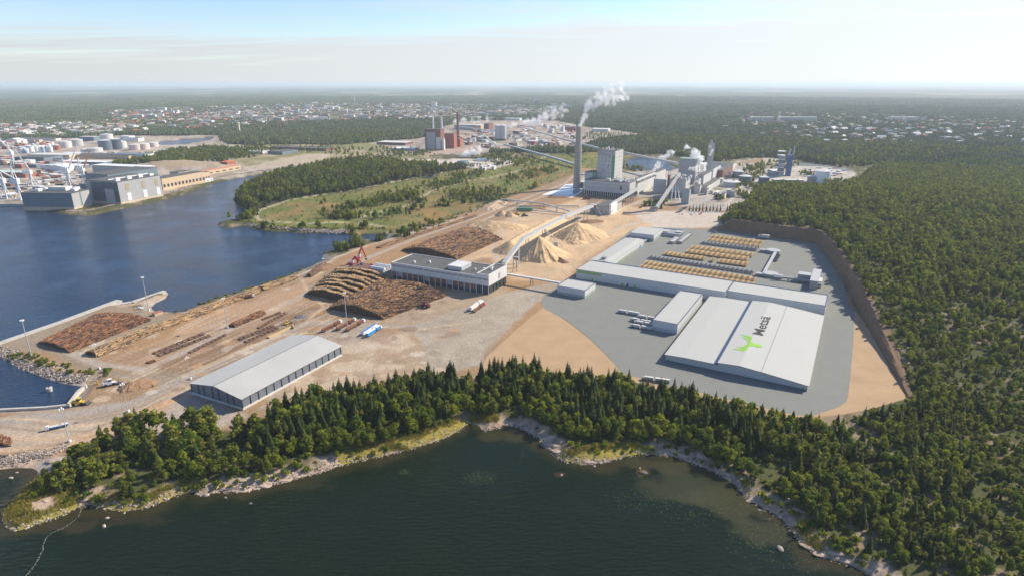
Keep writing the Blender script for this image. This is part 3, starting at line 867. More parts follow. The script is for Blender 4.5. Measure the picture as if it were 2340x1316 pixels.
lowbox('feed_deck', 'grey walled deck on the left side of the small box building', 'feed deck', 'y1', [(740, 215), (840, 150), (835, 190)], 3, midgrey, midg2)
lowbox('debarking_line', 'long grey trough with a raised back edge right of the small box building', 'debarking line', 'y1', [(1035, 138), (1190, 152), (1160, 185)], 5, midg2, midgrey)
lowbox('machine_house', 'small grey cabin standing on the left of the grey trough', 'cabin', 'y1', [(1022, 160), (1075, 165), (1078, 150)], 5, midgrey, midg2, rim=False)
lowbox('machine_house', 'small grey cabin standing on the right of the grey trough', 'cabin', 'y1', [(1130, 165), (1180, 172), (1185, 160)], 5, midgrey, midg2, rim=False)
lowbox('log_pocket', 'left of the two grey pockets in front of the grey trough', 'log pocket', 'y1', [(1080, 235), (1120, 240), (1165, 200)], 3.5, midgrey, midg2)
lowbox('log_pocket', 'right and longer one of the two grey pockets in front of the grey trough', 'log pocket', 'y1', [(1145, 235), (1180, 238), (1228, 170)], 3.5, midgrey, midg2)
t = thing('feed_conveyor', 'grey conveyor linking the small box building with the grey trough', 'conveyor', at('y1', 990, 160, 3))
MB().beam(at('y1', 985, 158, 4.5), at('y1', 1035, 165, 4.5), 2.4, 1.4).build('belt', midg2, t)
MB().rod(at('y1', 1005, 172, 0), at('y1', 1005, 160, 4), .4).rod(at('y1', 1025, 174, 0), at('y1', 1025, 163, 4), .4).build('support', midgrey, t)

# small hall at the left, where the pipe bridge lands
oc, Lc, Wc = ext('y1', [(245, 570), (325, 516), (530, 548), (452, 602)], 8.4, AZ)
t = thing('boiler_house', 'small flat white box building left of the long hall, below the pipe bridge', 'building', (oc.x, oc.y, 0))
parapet_block(t, oc, Lc, Wc, 8.4, AZ, white_wall, white_roof, trim, shade_wall, 2.7)
for a in (0.12, 0.42, .8):
    face_rect(t, 'door', green, oc, Lc, Wc, AZ, 'u0', Wc * (1 - a) - 1, Wc * (1 - a) + .6, .1, 2.2)
for a in (0.25, 0.6, 0.72):
    face_rect(t, 'door', green, oc, Lc, Wc, AZ, 'v0', Lc * a, Lc * a + 1.4, .1, 2.2)
# loading hall in the middle
od, Ld, Wdd = ext('y1', [(1168, 602), (1330, 627), (1148, 857), (963, 824)], 9.3, AZ)
t = thing('loading_hall', 'white flat-roofed hall with trucks at its dock, in front of the long hall', 'factory hall', (od.x, od.y, 0))
parapet_block(t, od, Ld, Wdd, 9.3, AZ, white_wall, white_roof, trim, mat('shaded_dock', (0.45, 0.47, 0.49), .8, .03, .05), 3.4)  # lower wall band with the shade put into its grey

# the big hall with the low folded roof
U, V = uv(AZ)
fr = [at('y2', x, y, z) for x, y, z in ((375, 660, 6.0), (505, 698, 6.6), (738, 727, 6.6), (755, 722, 8.2), (915, 742, 9.2), (1070, 792, 8.0), (1420, 893, 4.7))]
vs = [p.x * V.x + p.y * V.y for p in fr]
us = [p.x * U.x + p.y * U.y for p in fr]
bk = [at('y2', x, y, 6.6) for x, y in ((685, 255),)] + [at('y2', 1535, 360, 4.7)]
u0 = (us[0] + us[-1]) / 2
u1 = sum(p.x * U.x + p.y * U.y for p in bk) / 2
v_left, v_right = vs[0], vs[-1]
og = U * u0 + V * v_right
Wg = v_left - v_right; Lg = u1 - u0
print('big hall', Lg, Wg, us, vs)
pr = [(vs[i] - v_right, h) for i, h in ((0, 6.0), (1, 6.7), (2, 6.8), (3, 8.2), (4, 9.2), (5, 8.0), (6, 4.7))]
def roof_h(q):
    for i in range(len(pr) - 1):
        (a, ha), (b, hb) = pr[i], pr[i + 1]
        if b <= q <= a:
            return ha + (hb - ha) * (q - a) / (b - a + 1e-9)
    return pr[-1][1]
t = bighall = thing('sawmill_hall', 'very large hall with a pale folded roof carrying a green moose head and black lettering', 'sawmill hall', (og.x, og.y, 0))
u_, v_ = U, V
MB().extr(og + U * 1.2, U, V, [(pr[6][0] + .8, -.2), (pr[6][0] + .8, pr[6][1] - .5), (pr[5][0], pr[5][1] - .5), (pr[4][0], pr[4][1] - .5), (pr[3][0], pr[3][1] - .5), (pr[2][0], pr[2][1] - .5), (pr[1][0], pr[1][1] - .5), (pr[0][0] - .8, pr[0][1] - .5), (pr[0][0] - .8, -.2)], Lg - 2).build('wall', mat('hall_wall', (0.50, 0.51, 0.51), .8, .03, .05), t)
MB().extr(og, U, V, [(pr[0][0], pr[0][1] - .45), (pr[0][0], pr[0][1]), (pr[1][0], pr[1][1]), (pr[2][0] + .6, pr[2][1]), (pr[2][0] + .6, pr[2][1] - .5), (pr[1][0], pr[1][1] - .45)], Lg).build('roof', white_roof, t)
MB().extr(og, U, V, [(pr[3][0] - .3, pr[3][1] - .45), (pr[3][0] - .3, pr[3][1]), (pr[4][0], pr[4][1]), (pr[5][0] + .25, pr[5][1] - .04), (pr[5][0] + .25, pr[5][1] - .5), (pr[4][0], pr[4][1] - .45)], Lg).build('roof', white_roof, t)
MB().extr(og, U, V, [(pr[5][0] - .25, pr[5][1] - .5), (pr[5][0] - .25, pr[5][1]), (pr[6][0], pr[6][1]), (pr[6][0], pr[6][1] - .4)], Lg).build('roof', white_roof, t)
MB().extr(og, U, V, [(pr[3][0] - .28, pr[2][1] - .3), (pr[3][0] - .28, pr[3][1] - .2), (pr[2][0] + .5, pr[2][1] + .25), (pr[2][0] + .5, pr[2][1] - .3)], Lg).build('valley_shade', trim, t)  # roof step facing away from the sun, its shade put into the dark colour
face_rect(t, 'door', lime, og + U * 1.2, Lg, Wg, AZ, 'u0', Wg - 4, Wg - 2.6, .2, 2.6)
face_rect(t, 'door', lime, og + U * 1.2, Lg, Wg, AZ, 'u0', 2.6, 4.0, .2, 2.6)
face_rect(t, 'plinth', mat('plinth_dark', (0.16, .18, .21), .85, .05, .1), og + U * 1.1, Lg, Wg, AZ, 'u0', 1.2, Wg - 1.2, -.2, 1.4, .15)
def on_roof(x, y):
    z = 8.6
    for _ in range(6):
        p = at('e1', x, y, z)
        z = roof_h(p.x * V.x + p.y * V.y - v_right) + .12
    return Vector((p.x, p.y, z))
import bmesh
def drape(ob):
    """cut a flat mark along the roof ridge and lay it 12 cm above the roof"""
    bm = bmesh.new(); bm.from_mesh(ob.data)
    rl = U * u0 + V * (v_right + pr[4][0])
    bmesh.ops.bisect_plane(bm, geom=bm.verts[:] + bm.edges[:] + bm.faces[:], plane_co=(rl.x - bighall.location.x, rl.y - bighall.location.y, 0), plane_no=(V.x, V.y, 0))
    for v in bm.verts:
        q = (v.co.x + bighall.location.x) * V.x + (v.co.y + bighall.location.y) * V.y - v_right
        v.co.z = roof_h(q) + .12
    bm.to_mesh(ob.data); bm.free()
# moose head emblem
for poly in ([(340, 690), (615, 742), (642, 795), (603, 878), (585, 862), (372, 762), (600, 800)],
             [(508, 855), (603, 878), (740, 938), (808, 934), (898, 982), (882, 1016), (770, 1020), (712, 988), (550, 996), (445, 972), (560, 936)],
             [(550, 994), (515, 1072), (432, 1115), (145, 1055), (480, 1056), (238, 1006)]):
    mb = MB(); n = len(poly)
    q = [on_roof(*p) for p in poly]
    mb.face([tuple(p) for p in q])
    drape(mb.build('emblem', lime, t))
# lettering, laid along the roof from near to far
def lettering(parent, text, base, right, up, height, m, name='lettering', xs=1.0, thick=0.0, depth=.05):
    cu = bpy.data.curves.new(name, 'FONT')
    cu.body = text; cu.size = 1.0; cu.offset = thick; cu.extrude = 0.0; cu.fill_mode = 'BOTH'; cu.resolution_u = 3
    o = bpy.data.objects.new(name, cu)
    COL.objects.link(o)
    bpy.context.view_layer.update()
    dg = bpy.context.evaluated_depsgraph_get()
    me = bpy.data.meshes.new_from_object(o.evaluated_get(dg))
    bpy.data.objects.remove(o)
    co = np.array([v.co[:] for v in me.vertices])
    s = height / 0.70
    r_, u2 = Vector(right).normalized(), Vector(up).normalized()
    n_ = r_.cross(u2).normalized()
    for v in me.vertices:
        p = Vector(base) + r_ * (v.co.x * s * xs) + u2 * (v.co.y * s) + n_ * depth - parent.location
        v.co = p
    me.materials.clear(); me.materials.append(m)
    ob = bpy.data.objects.new(name, me)
    COL.objects.link(ob); ob.parent = parent
    return ob

pb, pe = on_roof(903, 742), on_roof(1125, 228)
pt = on_roof(645, 692)
rgt = pe - pb; hgt_ = (pt - pb)
hh = hgt_.length
print('letter', rgt.length, hh)
drape(lettering(t, 'Metsä', pb, rgt, hgt_, hh, black, xs=rgt.length / (hh / .7) / 2.62, thick=0.02))

# ---------------------------------------------------------------- log stacks in the sorting yard
logm = mat('bundle_logs', (1, 1, 1), 0.9, 0.12, 0.8, attr='tint', rndv=0.10)
rimm = mat('fresh_timber', (0.62, 0.42, 0.18), 0.85, 0.12, 0.6, rndv=0.06)
def make_stack(L, W, H_):
    t = thing('log_stack', '', 'log stack', (0, 0, 0))
    mb = MB()
    n = 9
    for i in range(n):
        a = i / (n - 1)
        x = L * (.03 + .94 * a)
        arch = 1 - 0.32 * (2 * a - 1) ** 2
        for j in range(3):
            y0 = W * (.05 + .31 * j)
            sh = rnd.uniform(.8, 1.1)
            mb.cur = (0.27 * sh, 0.185 * sh, 0.095 * sh)
            zt = H_ * arch * rnd.uniform(.93, 1.0)
            mb.box(x - L / n * .45, x + L / n * .45, y0, y0 + W * .26, 0, zt)
    mb.build('logs', logm, t, world=False)
    for y in (0.0, W * .95):
        mb = MB()
        for i in range(8):
            a, b = i / 8, (i + 1) / 8
            za, zb = [H_ * 1.03 * (1 - .32 * (2 * q - 1) ** 2) for q in (a, b)]
            mb.beam((L * a, y + W * .02, za), (L * b, y + W * .02, zb), W * .09, H_ * .16)
        mb.build('stake_rim', rimm, t, world=False)
    return t
def grid_of(r, c00, c10, c01, c11, nv, nu):
    """cells of a quad of ground pixels: c00 near-left, c10 near-right, c01 far-left, c11 far-right"""
    P = [at(r, *c, 0) for c in (c00, c10, c01, c11)]
    for j in range(nu):
        for i in range(nv):
            a, b = (i + .5) / nv, (j + .5) / nu
            yield i, j, P[0] * (1 - a) * (1 - b) + P[1] * a * (1 - b) + P[2] * (1 - a) * b + P[3] * a * b
proto = {}
def put_stacks(r, q, nv, nu, label, group, hh=2.7, skip=()):
    P = [at(r, *c, 0) for c in q]
    Lu = ((P[2] - P[0]).length + (P[3] - P[1]).length) / 2 / nu
    Wv = ((P[1] - P[0]).length + (P[3] - P[2]).length) / 2 / nv
    key = len(proto)
    t0 = make_stack(Lu * .86, Wv * .84, hh)
    proto[key] = t0
    first = True
    for i, j, p in grid_of(r, *q, nv, nu):
        if (i, j) in skip: continue
        loc = p - Vector((U.x, U.y, 0)) * (Lu * .43) - Vector((V.x, V.y, 0)) * (Wv * .42)
        side = 'left' if i < nv * .33 else 'right' if i >= nv * .67 else 'middle'
        dep = '' if nu == 1 else (' near' if j == 0 else ' far' if j == nu - 1 else ' inner')
        lb = f'tan log stack, {side} part of the{dep} line, {label}'
        rz = math.atan2(U.y, U.x)
        if first:
            t0.location = loc; t0.rotation_euler = (0, 0, rz); t0['label'] = lb; t0['group'] = f'{side} stacks in the{dep} line of the {label}'; first = False
        else:
            dup(t0, loc, rz, None, lb, f'{side} stacks in the{dep} line of the {label}')
put_stacks('d6', ((1008, 252), (1568, 320), (1072, 182), (1618, 250)), 11, 2, 'farthest block', '')
put_stacks('d6', ((775, 375), (1425, 465), (868, 295), (1528, 380)), 12, 2, 'second block from the back', '')
put_stacks('d6', ((530, 398), (975, 458), (585, 360), (1005, 418)), 9, 1, 'row before the second block', '')
put_stacks('d6', ((1030, 472), (1068, 476), (1072, 426), (1108, 432)), 1, 1, 'gap between two short rows', '')
put_stacks('d6', ((1115, 482), (1430, 524), (1160, 438), (1460, 475)), 6, 1, 'short six-stack row', '')
put_stacks('d6', ((225, 580), (1475, 790), (370, 465), (1538, 640)), 22, 3, 'front block beside the long hall', '')
# sorting pockets: grey steel frames in two lines
def make_pocket(L, W, H_):
    t = thing('sorting_pocket', '', 'sorting pocket', (0, 0, 0))
    mb = MB()
    for x in (0, L * .36, L * .72):
        mb.box(x, x + L * .1, 0, W * .12, 0, H_); mb.box(x, x + L * .1, W * .8, W * .92, 0, H_)
    mb.build('post', midgrey, t, world=False)
    MB().box(-L * .02, L * .86, W * .02, W * .1, H_ * .8, H_).box(-L * .02, L * .86, W * .82, W * .9, H_ * .8, H_).box(0, L * .8, W * .2, W * .7, H_ * .3, H_ * .55).build('frame', midg2, t, world=False)
    MB().box(L * .1, L * .3, W * .3, W * .62, H_ * .55, H_ * .9).box(L * .5, L * .7, W * .3, W * .62, H_ * .55, H_ * .9).build('motor', mat('motor_dark', (.10, .11, .13), .6, .1, .3), t, world=False)
    return t
for q, nv, lbl in ((((935, 275), (1530, 352), (970, 252), (1562, 328)), 14, 'far line of sorting pockets'), (((370, 432), (1490, 600), (412, 408), (1522, 574)), 24, 'long near line of sorting pockets')):
    P = [at('d6', *c, 0) for c in q]
    Lu = (P[2] - P[0]).length; Wv = (P[1] - P[0]).length / nv
    t0 = make_pocket(Lu * .95, Wv * .86, 3.4); first = True
    for i, j, p in grid_of('d6', *q, nv, 1):
        side = 'left' if i < nv * .33 else 'right' if i >= nv * .67 else 'middle'
        loc = p - Vector((U.x, U.y, 0)) * (Lu * .4) - Vector((V.x, V.y, 0)) * (Wv * .43)
        lb = f'small grey steel sorting pocket in the {side} of the {lbl}'
        if first: t0.location = loc; t0.rotation_euler = (0, 0, math.atan2(U.y, U.x)); t0['label'] = lb; t0['group'] = f'{side} pockets of the {lbl}'; first = False
        else: dup(t0, loc, math.atan2(U.y, U.x), None, lb, f'{side} pockets of the {lbl}')
# conveyor round the yard with its turning stations
def gallery(name, label, pts, w_, h_, m, legs=(), roofm=None, cat='conveyor', legr=.45, group=None):
    """enclosed gallery through 3-D points, with a cap strip and optional legs (point, spread)"""
    t = thing(name, label, cat, (pts[0][0], pts[0][1], 0), 0, group)
    mb = MB(); mr = MB()
    for a, b in zip(pts[:-1], pts[1:]):
        a, b = Vector(a), Vector(b)
        mb.beam(a, b, w_, h_)
        mr.beam(a + Vector((0, 0, h_ * .5 + .12)), b + Vector((0, 0, h_ * .5 + .12)), w_ * 1.08, .24)
    mb.build('gallery', m, t)
    mr.build('roof', roofm or midg2, t)
    for p in legs:
        p = Vector(p)
        ml = MB()
        ml.rod((p.x - w_ * .5, p.y, -.2), (p.x - w_ * .3, p.y, p.z - h_ * .45), legr); ml.rod((p.x + w_ * .5, p.y, -.2), (p.x + w_ * .3, p.y, p.z - h_ * .45), legr)
        ml.beam((p.x - w_ * .4, p.y, p.z * .5), (p.x + w_ * .4, p.y, p.z * .5), .4, .4)
        ml.build('support', midgrey, t)
    return t
gallery('yard_conveyor', 'grey conveyor on the right side of the stacks between its two round corners', [at('d6', 1625, 575, 2.5), at('d6', 1740, 370, 2.5)], 3, 3, midgrey, roofm=midg2)
gallery('yard_conveyor', 'short grey conveyor from the far pocket line to the far round corner', [at('d6', 1575, 338, 2), at('d6', 1690, 350, 2)], 5, 2.5, midgrey, roofm=midg2)
gallery('yard_conveyor', 'short grey conveyor from the near pocket line to the near round corner', [at('d6', 1530, 590, 2), at('d6', 1640, 600, 2)], 5, 2.5, midgrey, roofm=midg2)
gallery('yard_conveyor', 'thin grey conveyor from the near round corner to the tall grey house', [at('d6', 1720, 625, 3), at('d6', 1850, 630, 3), at('d6', 2110, 665, 3.5)], 2, 1.6, midgrey, [at('d6', x, y, 3) for x, y in ((1880, 640), (1960, 648), (2050, 660))], midg2)
for lb, x, y in (('far grey round corner station of the yard conveyor', 1712, 365), ('near grey round corner station of the yard conveyor', 1680, 615)):
    p = at('d6', x, y, 0)
    t = thing('corner_station', lb, 'conveyor station', p)
    MB().rod((p.x, p.y, -.1), (p.x, p.y, 3.6), 8.0, 8.0, 20).build('drum', midgrey, t)
    MB().rod((p.x, p.y, 3.6), (p.x, p.y, 4.0), 8.4, 7.8, 20).build('roof', midg2, t)
lowbox('transfer_house', 'low grey box on the thin conveyor right of the near round corner', 'cabin', 'd6', [(1725, 600), (1815, 612), (1810, 600)], 4, midgrey, midg2, rim=False)
lowbox('saw_infeed_house', 'flat ribbed grey house on the thin conveyor left of the tall grey house', 'machine house', 'd6', [(1985, 590), (2115, 610), (2115, 580)], 8, midgrey, midg2, rim=False)
lowbox('tall_infeed_house', 'tall narrow grey house at the right end of the conveyor', 'machine house', 'd6', [(2150, 540), (2225, 545), (2200, 672)], 9, midgrey, midg2, rim=False)
lowbox('low_infeed_house', 'low grey box at the foot of the tall grey house', 'machine house', 'd6', [(2120, 690), (2200, 695), (2205, 672)], 4, midgrey, midg2, rim=False)
for k in range(5):
    p = at('d6', 1708 + k * 9, 455 - k * 14, 0)
    t = thing('reject_bin', 'small dark bin beside the yard conveyor, one of five in a row', 'bin', p, math.atan2(U.y, U.x), 'dark bins beside the yard conveyor')
    MB().box(-1.3, 1.3, -5, 0, 0, 2.4).build('body', mat('bin_dark', (.12, .13, .15), .7, .1, .3), t, world=False)
    MB().box(-1.1, 1.1, -4.8, -.2, 2.4, 2.5).build('load', dark, t, world=False)
# ---------------------------------------------------------------- dark sided storage hall by the wood
UP, VP = uv(AZP)
oh, Lh, Wh = ext('p', [(556, 937), (440, 899), (781, 812)], 0, AZP)
t = thing('storage_hall', 'long storage hall with pale two-pitched roof and dark grey walls beside the shore wood', 'storage hall', (oh.x, oh.y, 0))
HE, HRG = 8.2, 11.8
MB().extr(oh + UP * .3, UP, VP, [(.3, 1.6), (.3, HE - .2), (Wh / 2, HRG - .3), (Wh - .3, HE - .2), (Wh - .3, 1.6)], Lh - .6).build('wall', mat('hall_sheet', (0.17, 0.185, 0.205), .6, .08, .12, spec=.4), t)
MB().pbox(oh, UP, VP, Lh, Wh, -.2, 1.6).build('plinth', concl, t)
roof1 = MB()
for q0, h0, q1, h1 in ((-.6, HE - .15, Wh / 2, HRG), (Wh / 2, HRG, Wh + .6, HE - .15)):
    roof1.extr(oh - UP * .7, UP, VP, [(q0, h0), (q0, h0 + .3), (q1, h1 + .3), (q1, h1)], Lh + 1.4)
roof1.build('roof', roofw, t)
MB().beam(Vector((*(oh - UP * .7 + VP * Wh / 2), HRG + .42)), Vector((*(oh + UP * (Lh + .7) + VP * Wh / 2), HRG + .42)), .5, .2).build('ridge_cap', mat('ridge_dark', (.2, .2, .2), .6, .05, .2), t)
for a in (.0, .16, .27, .44, .56, .73, .84, .985):
    face_rect(t, 'wall_post', trim, oh + UP * .2, Lh, Wh, AZP, 'u0', Wh * a, Wh * a + .55, 1.6, HE - .2 + (HRG - HE) * (1 - abs(2 * a - 1)) - .5, .3)
for k in range(15):
    face_rect(t, 'wall_post', trim, oh + VP * .2, Lh, Wh, AZP, 'v0', Lh * k / 14 * .99, Lh * k / 14 * .99 + .5, 1.6, HE - .2, .3)

# ---------------------------------------------------------------- white debarking hall with dark base
ow, Lw, Ww = ext('z7', [(1885, 557), (980, 450), (2005, 492)], 20, AZP)
oe, Le, We = ext('z7', [(1885, 557), (1785, 540), (2005, 492)], 20, AZP)
t = thing('debarking_hall', 'long white panelled hall with dark flat roof and brick-red bays between the log piles', 'factory hall', (ow.x, ow.y, 0))
BH = 9.0
u, v = UP, VP
h1 = 17.6
MB().pbox(ow + VP * We, u, v, Lw, Ww - We, BH, h1).build('wall', mat('hall_panel', (.60, .59, .57), .8, .06, .1), t)
MB().pbox(ow, u, v, Lw, We, BH, 20).build('wall', mat('hall_panel', (.6, .6, .6)), t)
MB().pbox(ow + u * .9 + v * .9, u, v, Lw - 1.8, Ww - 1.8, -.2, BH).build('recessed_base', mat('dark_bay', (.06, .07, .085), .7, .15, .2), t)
MB().pbox(ow + VP * (We + .8) + u * .8, u, v, Lw - 1.6, Ww - We - 1.6, h1, h1 + .12).build('roof', roofg, t)
MB().pbox(ow + u * .8 + v * .8, u, v, Lw - 1.6, We - 1.6, 20, 20.12).build('roof', roofg, t)
pm = MB()
for (oo, LL, WW, zz_) in ((ow + VP * We, Lw, Ww - We, h1), (ow, Lw, We, 20)):
    pm.pbox(oo, u, v, .7, WW, zz_, zz_ + .9); pm.pbox(oo + u * (LL - .7), u, v, .7, WW, zz_, zz_ + .9)
    pm.pbox(oo + u * .7, u, v, LL - 1.4, .7, zz_, zz_ + .9); pm.pbox(oo + u * .7 + v * (WW - .7), u, v, LL - 1.4, .7, zz_, zz_ + .9)
pm.build('parapet', concl, t)
nb_ = 17
for k in range(nb_ + 1):
    q = Ww * k / nb_
    face_rect(t, 'column', concl, ow, Lw, Ww, AZP, 'u0', min(q, Ww - .8), min(q, Ww - .8) + .8, -.2, h1 - .5, .25)
for k in range(nb_):
    q = Ww * k / nb_ + .9; w2 = Ww / nb_ - .95
    if k not in (0, 1):
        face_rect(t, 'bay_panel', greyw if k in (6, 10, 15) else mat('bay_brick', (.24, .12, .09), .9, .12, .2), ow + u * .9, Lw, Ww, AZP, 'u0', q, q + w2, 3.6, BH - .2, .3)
    face_rect(t, 'vent_band', mat('louvre', (.33, .33, .33), .7, .08, .3, stripe=(2, .5, .5)), ow, Lw, Ww, AZP, 'u0', q, q + w2, h1 - 3.1, h1 - 1.2, .1)
for k in range(5):
    face_rect(t, 'window', glass, ow, Lw, Ww, AZP, 'v0', Lw * (.06 + .19 * k), Lw * (.06 + .19 * k) + Lw * .14, 1.2, BH - 1, .1)
face_rect(t, 'window', mat('louvre', (.3,) * 3), ow, Lw, Ww, AZP, 'v0', Lw * .52, Lw * .62, BH + 2, 17, .1)
for a, b, s in ((.25, .8, 1.6), (.45, .68, 1.6), (.5, .13, 1.8), (.4, .2, 1.2), (.45, .05, 1.6), (.6, .07, 1.6)):
    MB().pbox(ow + u * (Lw * a) + v * (Ww * b), u, v, s, s, 18, (20.2 if b > .1 else 22)).build('roof_vent', wht, t)
MB().pbox(ow + u * (Lw * .2) + v * (Ww * .30), u, v, Lw * .5, Ww * .14, h1, h1 + 4).build('rooftop_room', mat('rooftop_sheet', (.45, .47, .48), .6, .05, .2), t)
MB().pbox(ow + u * (Lw * .2 - .3) + v * (Ww * .30 - .3), u, v, Lw * .5 + .6, Ww * .14 + .6, h1 + 4, h1 + 4.3).build('rooftop_room_roof', concl, t)
# infeed shed at the left end, with drums
oi, Li, Wi = ext('z7', [(975, 500), (800, 510), (870, 470)], 9, AZP)
t = thing('infeed_shed', 'low grey infeed building with pipes at the left end of the white panelled hall', 'shed', (oi.x, oi.y, 0))
slab(t, 'wall', mat('shed_sheet', (.40, .40, .41), .6, .08, .2), oi, Li, Wi, -.2, 7, AZP)
for k in range(3):
    a = oi + UP * (Li * (.2 + .3 * k))
    MB().rod((a.x, a.y, 8.4), (*(a + VP * Wi), 8.4), 1.9, n=12).build('drum', wht if k != 1 else steel, t)
oi2, Li2, Wi2 = ext('z7', [(790, 540), (670, 500), (700, 460), (800, 480)], 5, AZP)
t = thing('log_intake', 'dark steel log intake deck below the red cranes', 'intake deck', (oi2.x, oi2.y, 0))
slab(t, 'deck', mat('intake_dark', (.13, .10, .10), .8, .2, .3), oi2, Li2, Wi2, -.2, 4.5, AZP)
for k in range(5):
    slab(t, 'rail', rust, oi2 + VP * (Wi2 * k / 5), Li2, .8, 4.5, 5.6, AZP)

# pipe bridge
gallery('pipe_bridge', 'thin grey-white pipe bridge from the white panelled hall across the yard', [at('z7', 2005, 567, 9), at('y1', 262, 548, 9)], 3.2, 1.2, midg2, [at('p', 1215, 636, 8)], concl, cat='pipe bridge')

# ---------------------------------------------------------------- chip conveyors
cg = mat('gallery_sheet', (.48, .49, .48), .55, .08, .1)
A = at('d5', 465, 935, 19); B_ = at('d5', 690, 640, 31); C_ = at('d5', 1170, 385, 27); D_ = at('d5', 1490, 262, 16)
gallery('chip_conveyor', 'steep lower conveyor rising from the white panelled hall to the nearest chip heap', [A, B_], 4.2, 3.4, cg, [B_ * .55 + A * .45], roofw)
t = gallery('chip_conveyor', 'long high conveyor running above the chip heaps', [B_, C_], 4.2, 3.2, cg, [B_ * .92 + C_ * .08, B_ * .55 + C_ * .45], roofw)
p = at('d5', 1065, 730, 0); q = B_ * .55 + C_ * .45
MB().rod(p, q, .5).rod(at('d5', 1150, 730, 0), q, .5).rod(p, at('d5', 1050, 600, 14), .4).beam(p, p + Vector((0, 0, 6)), 5, 4).build('trestle', steel, t)
p = at('d5', 635, 965, 0)
MB().rod(p, at('d5', 640, 735, 25), .8, .7, 8).rod(at('d5', 540, 880, 9), at('d5', 635, 965, 1), .4).beam(at('d5', 560, 853, 14), at('d5', 640, 855, 14), 1.5, .8).build('tower_leg', wht, t)
gallery('chip_conveyor', 'broad pale conveyor from the chip heaps up to the flat-roofed transfer building', [C_, D_], 5.5, 3.2, cg, [C_ * .6 + D_ * .4, C_ * .25 + D_ * .75], roofw)
oj, Lj, Wj = ext('d5', [(1530, 215), (1620, 245), (1745, 190), (1700, 240)], 12, AZ)
oj, Lj, Wj = ext('d5', [(1540, 250), (1690, 270), (1760, 195)], 13, AZ)
t = thing('transfer_building', 'small flat-roofed grey transfer building among trestles at the chip yard', 'building', (oj.x, oj.y, 0))
slab(t, 'wall', conc, oj, Lj, Wj, -.2, 12.4, AZ)
slab(t, 'roof', roofg, oj - U * .4 - V * .4, Lj + .8, Wj + .8, 12.4, 13, AZ)
slab(t, 'corner_tower', wht, oj - V * 3, Lj * .5, 3, -.2, 17, AZ)
pp = oj + V * (Wj + 6) + U * 4
MB().rod((pp.x, pp.y, 0), (pp.x, pp.y, 13), 5.5, 5.5, 16).build('silo', midgrey, t)
MB().rod((pp.x, pp.y, 13), (pp.x, pp.y, 14), 5.8, 4.5, 16).build('silo_top', midg2, t)
tr = MB()
for k in range(16):
    a = oj - U * rnd.uniform(2, 16) + V * rnd.uniform(-4, Wj + 18)
    b = a + U * rnd.uniform(-6, 6) + V * rnd.uniform(-8, 8)
    tr.rod((a.x, a.y, 0), (b.x, b.y, rnd.uniform(8, 15)), .45)
tr.build('trestle', steel, t)
E_ = at('d5', 1725, 235, 15); F_ = at('d5', 2022, 58, 20)
gallery('mill_conveyor', 'straight conveyor climbing from the transfer building to the corner of the pulp mill', [E_, F_], 4, 3.4, cg, [E_ * (1 - k) + F_ * k for k in (.15, .35, .55, .75, .9)], roofw)
G1 = at('d4', 1205, 1000, 1.5); G2 = at('d4', 1558, 480, 38)
gallery('inclined_conveyor', 'steep inclined gallery on tall thin legs rising to the right part of the pulp mill', [G1, G2], 4.4, 4, mat('gallery_brown', (.42, .38, .34), .6, .08, .1), (), roofw)
t = COL.objects[-1].parent if COL.objects[-1].parent else None
lg = MB()
for (bx, by), (k) in (((1372, 835), .62), ((1340, 835), .62), ((1440, 845), .72), ((1500, 848), .82), ((1555, 850), .9)):
    lg.rod(at('d4', bx, by, 0), G1 * (1 - k) + G2 * k - Vector((0, 0, 2)), .7)
inc = [o for o in COL.objects if o.name.startswith('inclined_conveyor')][0]
lg.build('leg', wht, inc)
p = at('d4', 1195, 1000, 0)
t = thing('screw_station', 'small dark station at the foot of the steep inclined gallery', 'conveyor station', p)
MB().box(p.x - 5, p.x + 5, p.y - 5, p.y + 5, 0, 6).build('body', midgrey, t); MB().box(p.x - 5.5, p.x + 5.5, p.y - 5.5, p.y + 5.5, 6, 6.5).build('roof', roofg, t)
gallery('reclaim_conveyor', 'long thin low conveyor crossing the back of the chip yard', [at('d5', 430, 178, 9), at('d5', 930, 235, 7), at('d5', 1230, 322, 4)], 2, 1.6, steel, [at('d5', x, y, 7) for x, y in ((470, 185), (620, 203), (780, 222), (930, 236), (1080, 280))], midg2)
gallery('reclaim_conveyor', 'green covered conveyor near the small chip heaps', [at('d5', 615, 295, 3), at('d5', 800, 300, 3)], 5, 4, grnp, (), mat('green_roof', (.10, .25, .17), .6, .1, .2))
gallery('reclaim_conveyor', 'low steel conveyor running right from the green one', [at('d5', 800, 312, 3), at('d5', 1180, 345, 3)], 1.8, 1.2, steel, (), midg2)
gallery('reclaim_conveyor', 'low steel conveyor behind the green one', [at('d5', 640, 262, 3), at('d5', 1340, 262, 3)], 1.8, 1.4, midgrey, (), midg2)
gallery('stacker_conveyor', 'low dark stacker boom pointing left in front of the inclined gallery', [at('d4', 1195, 985, 5), at('d4', 900, 1030, 3), at('d4', 760, 1030, 1.5)], 3, 2, midgrey, (), dark)

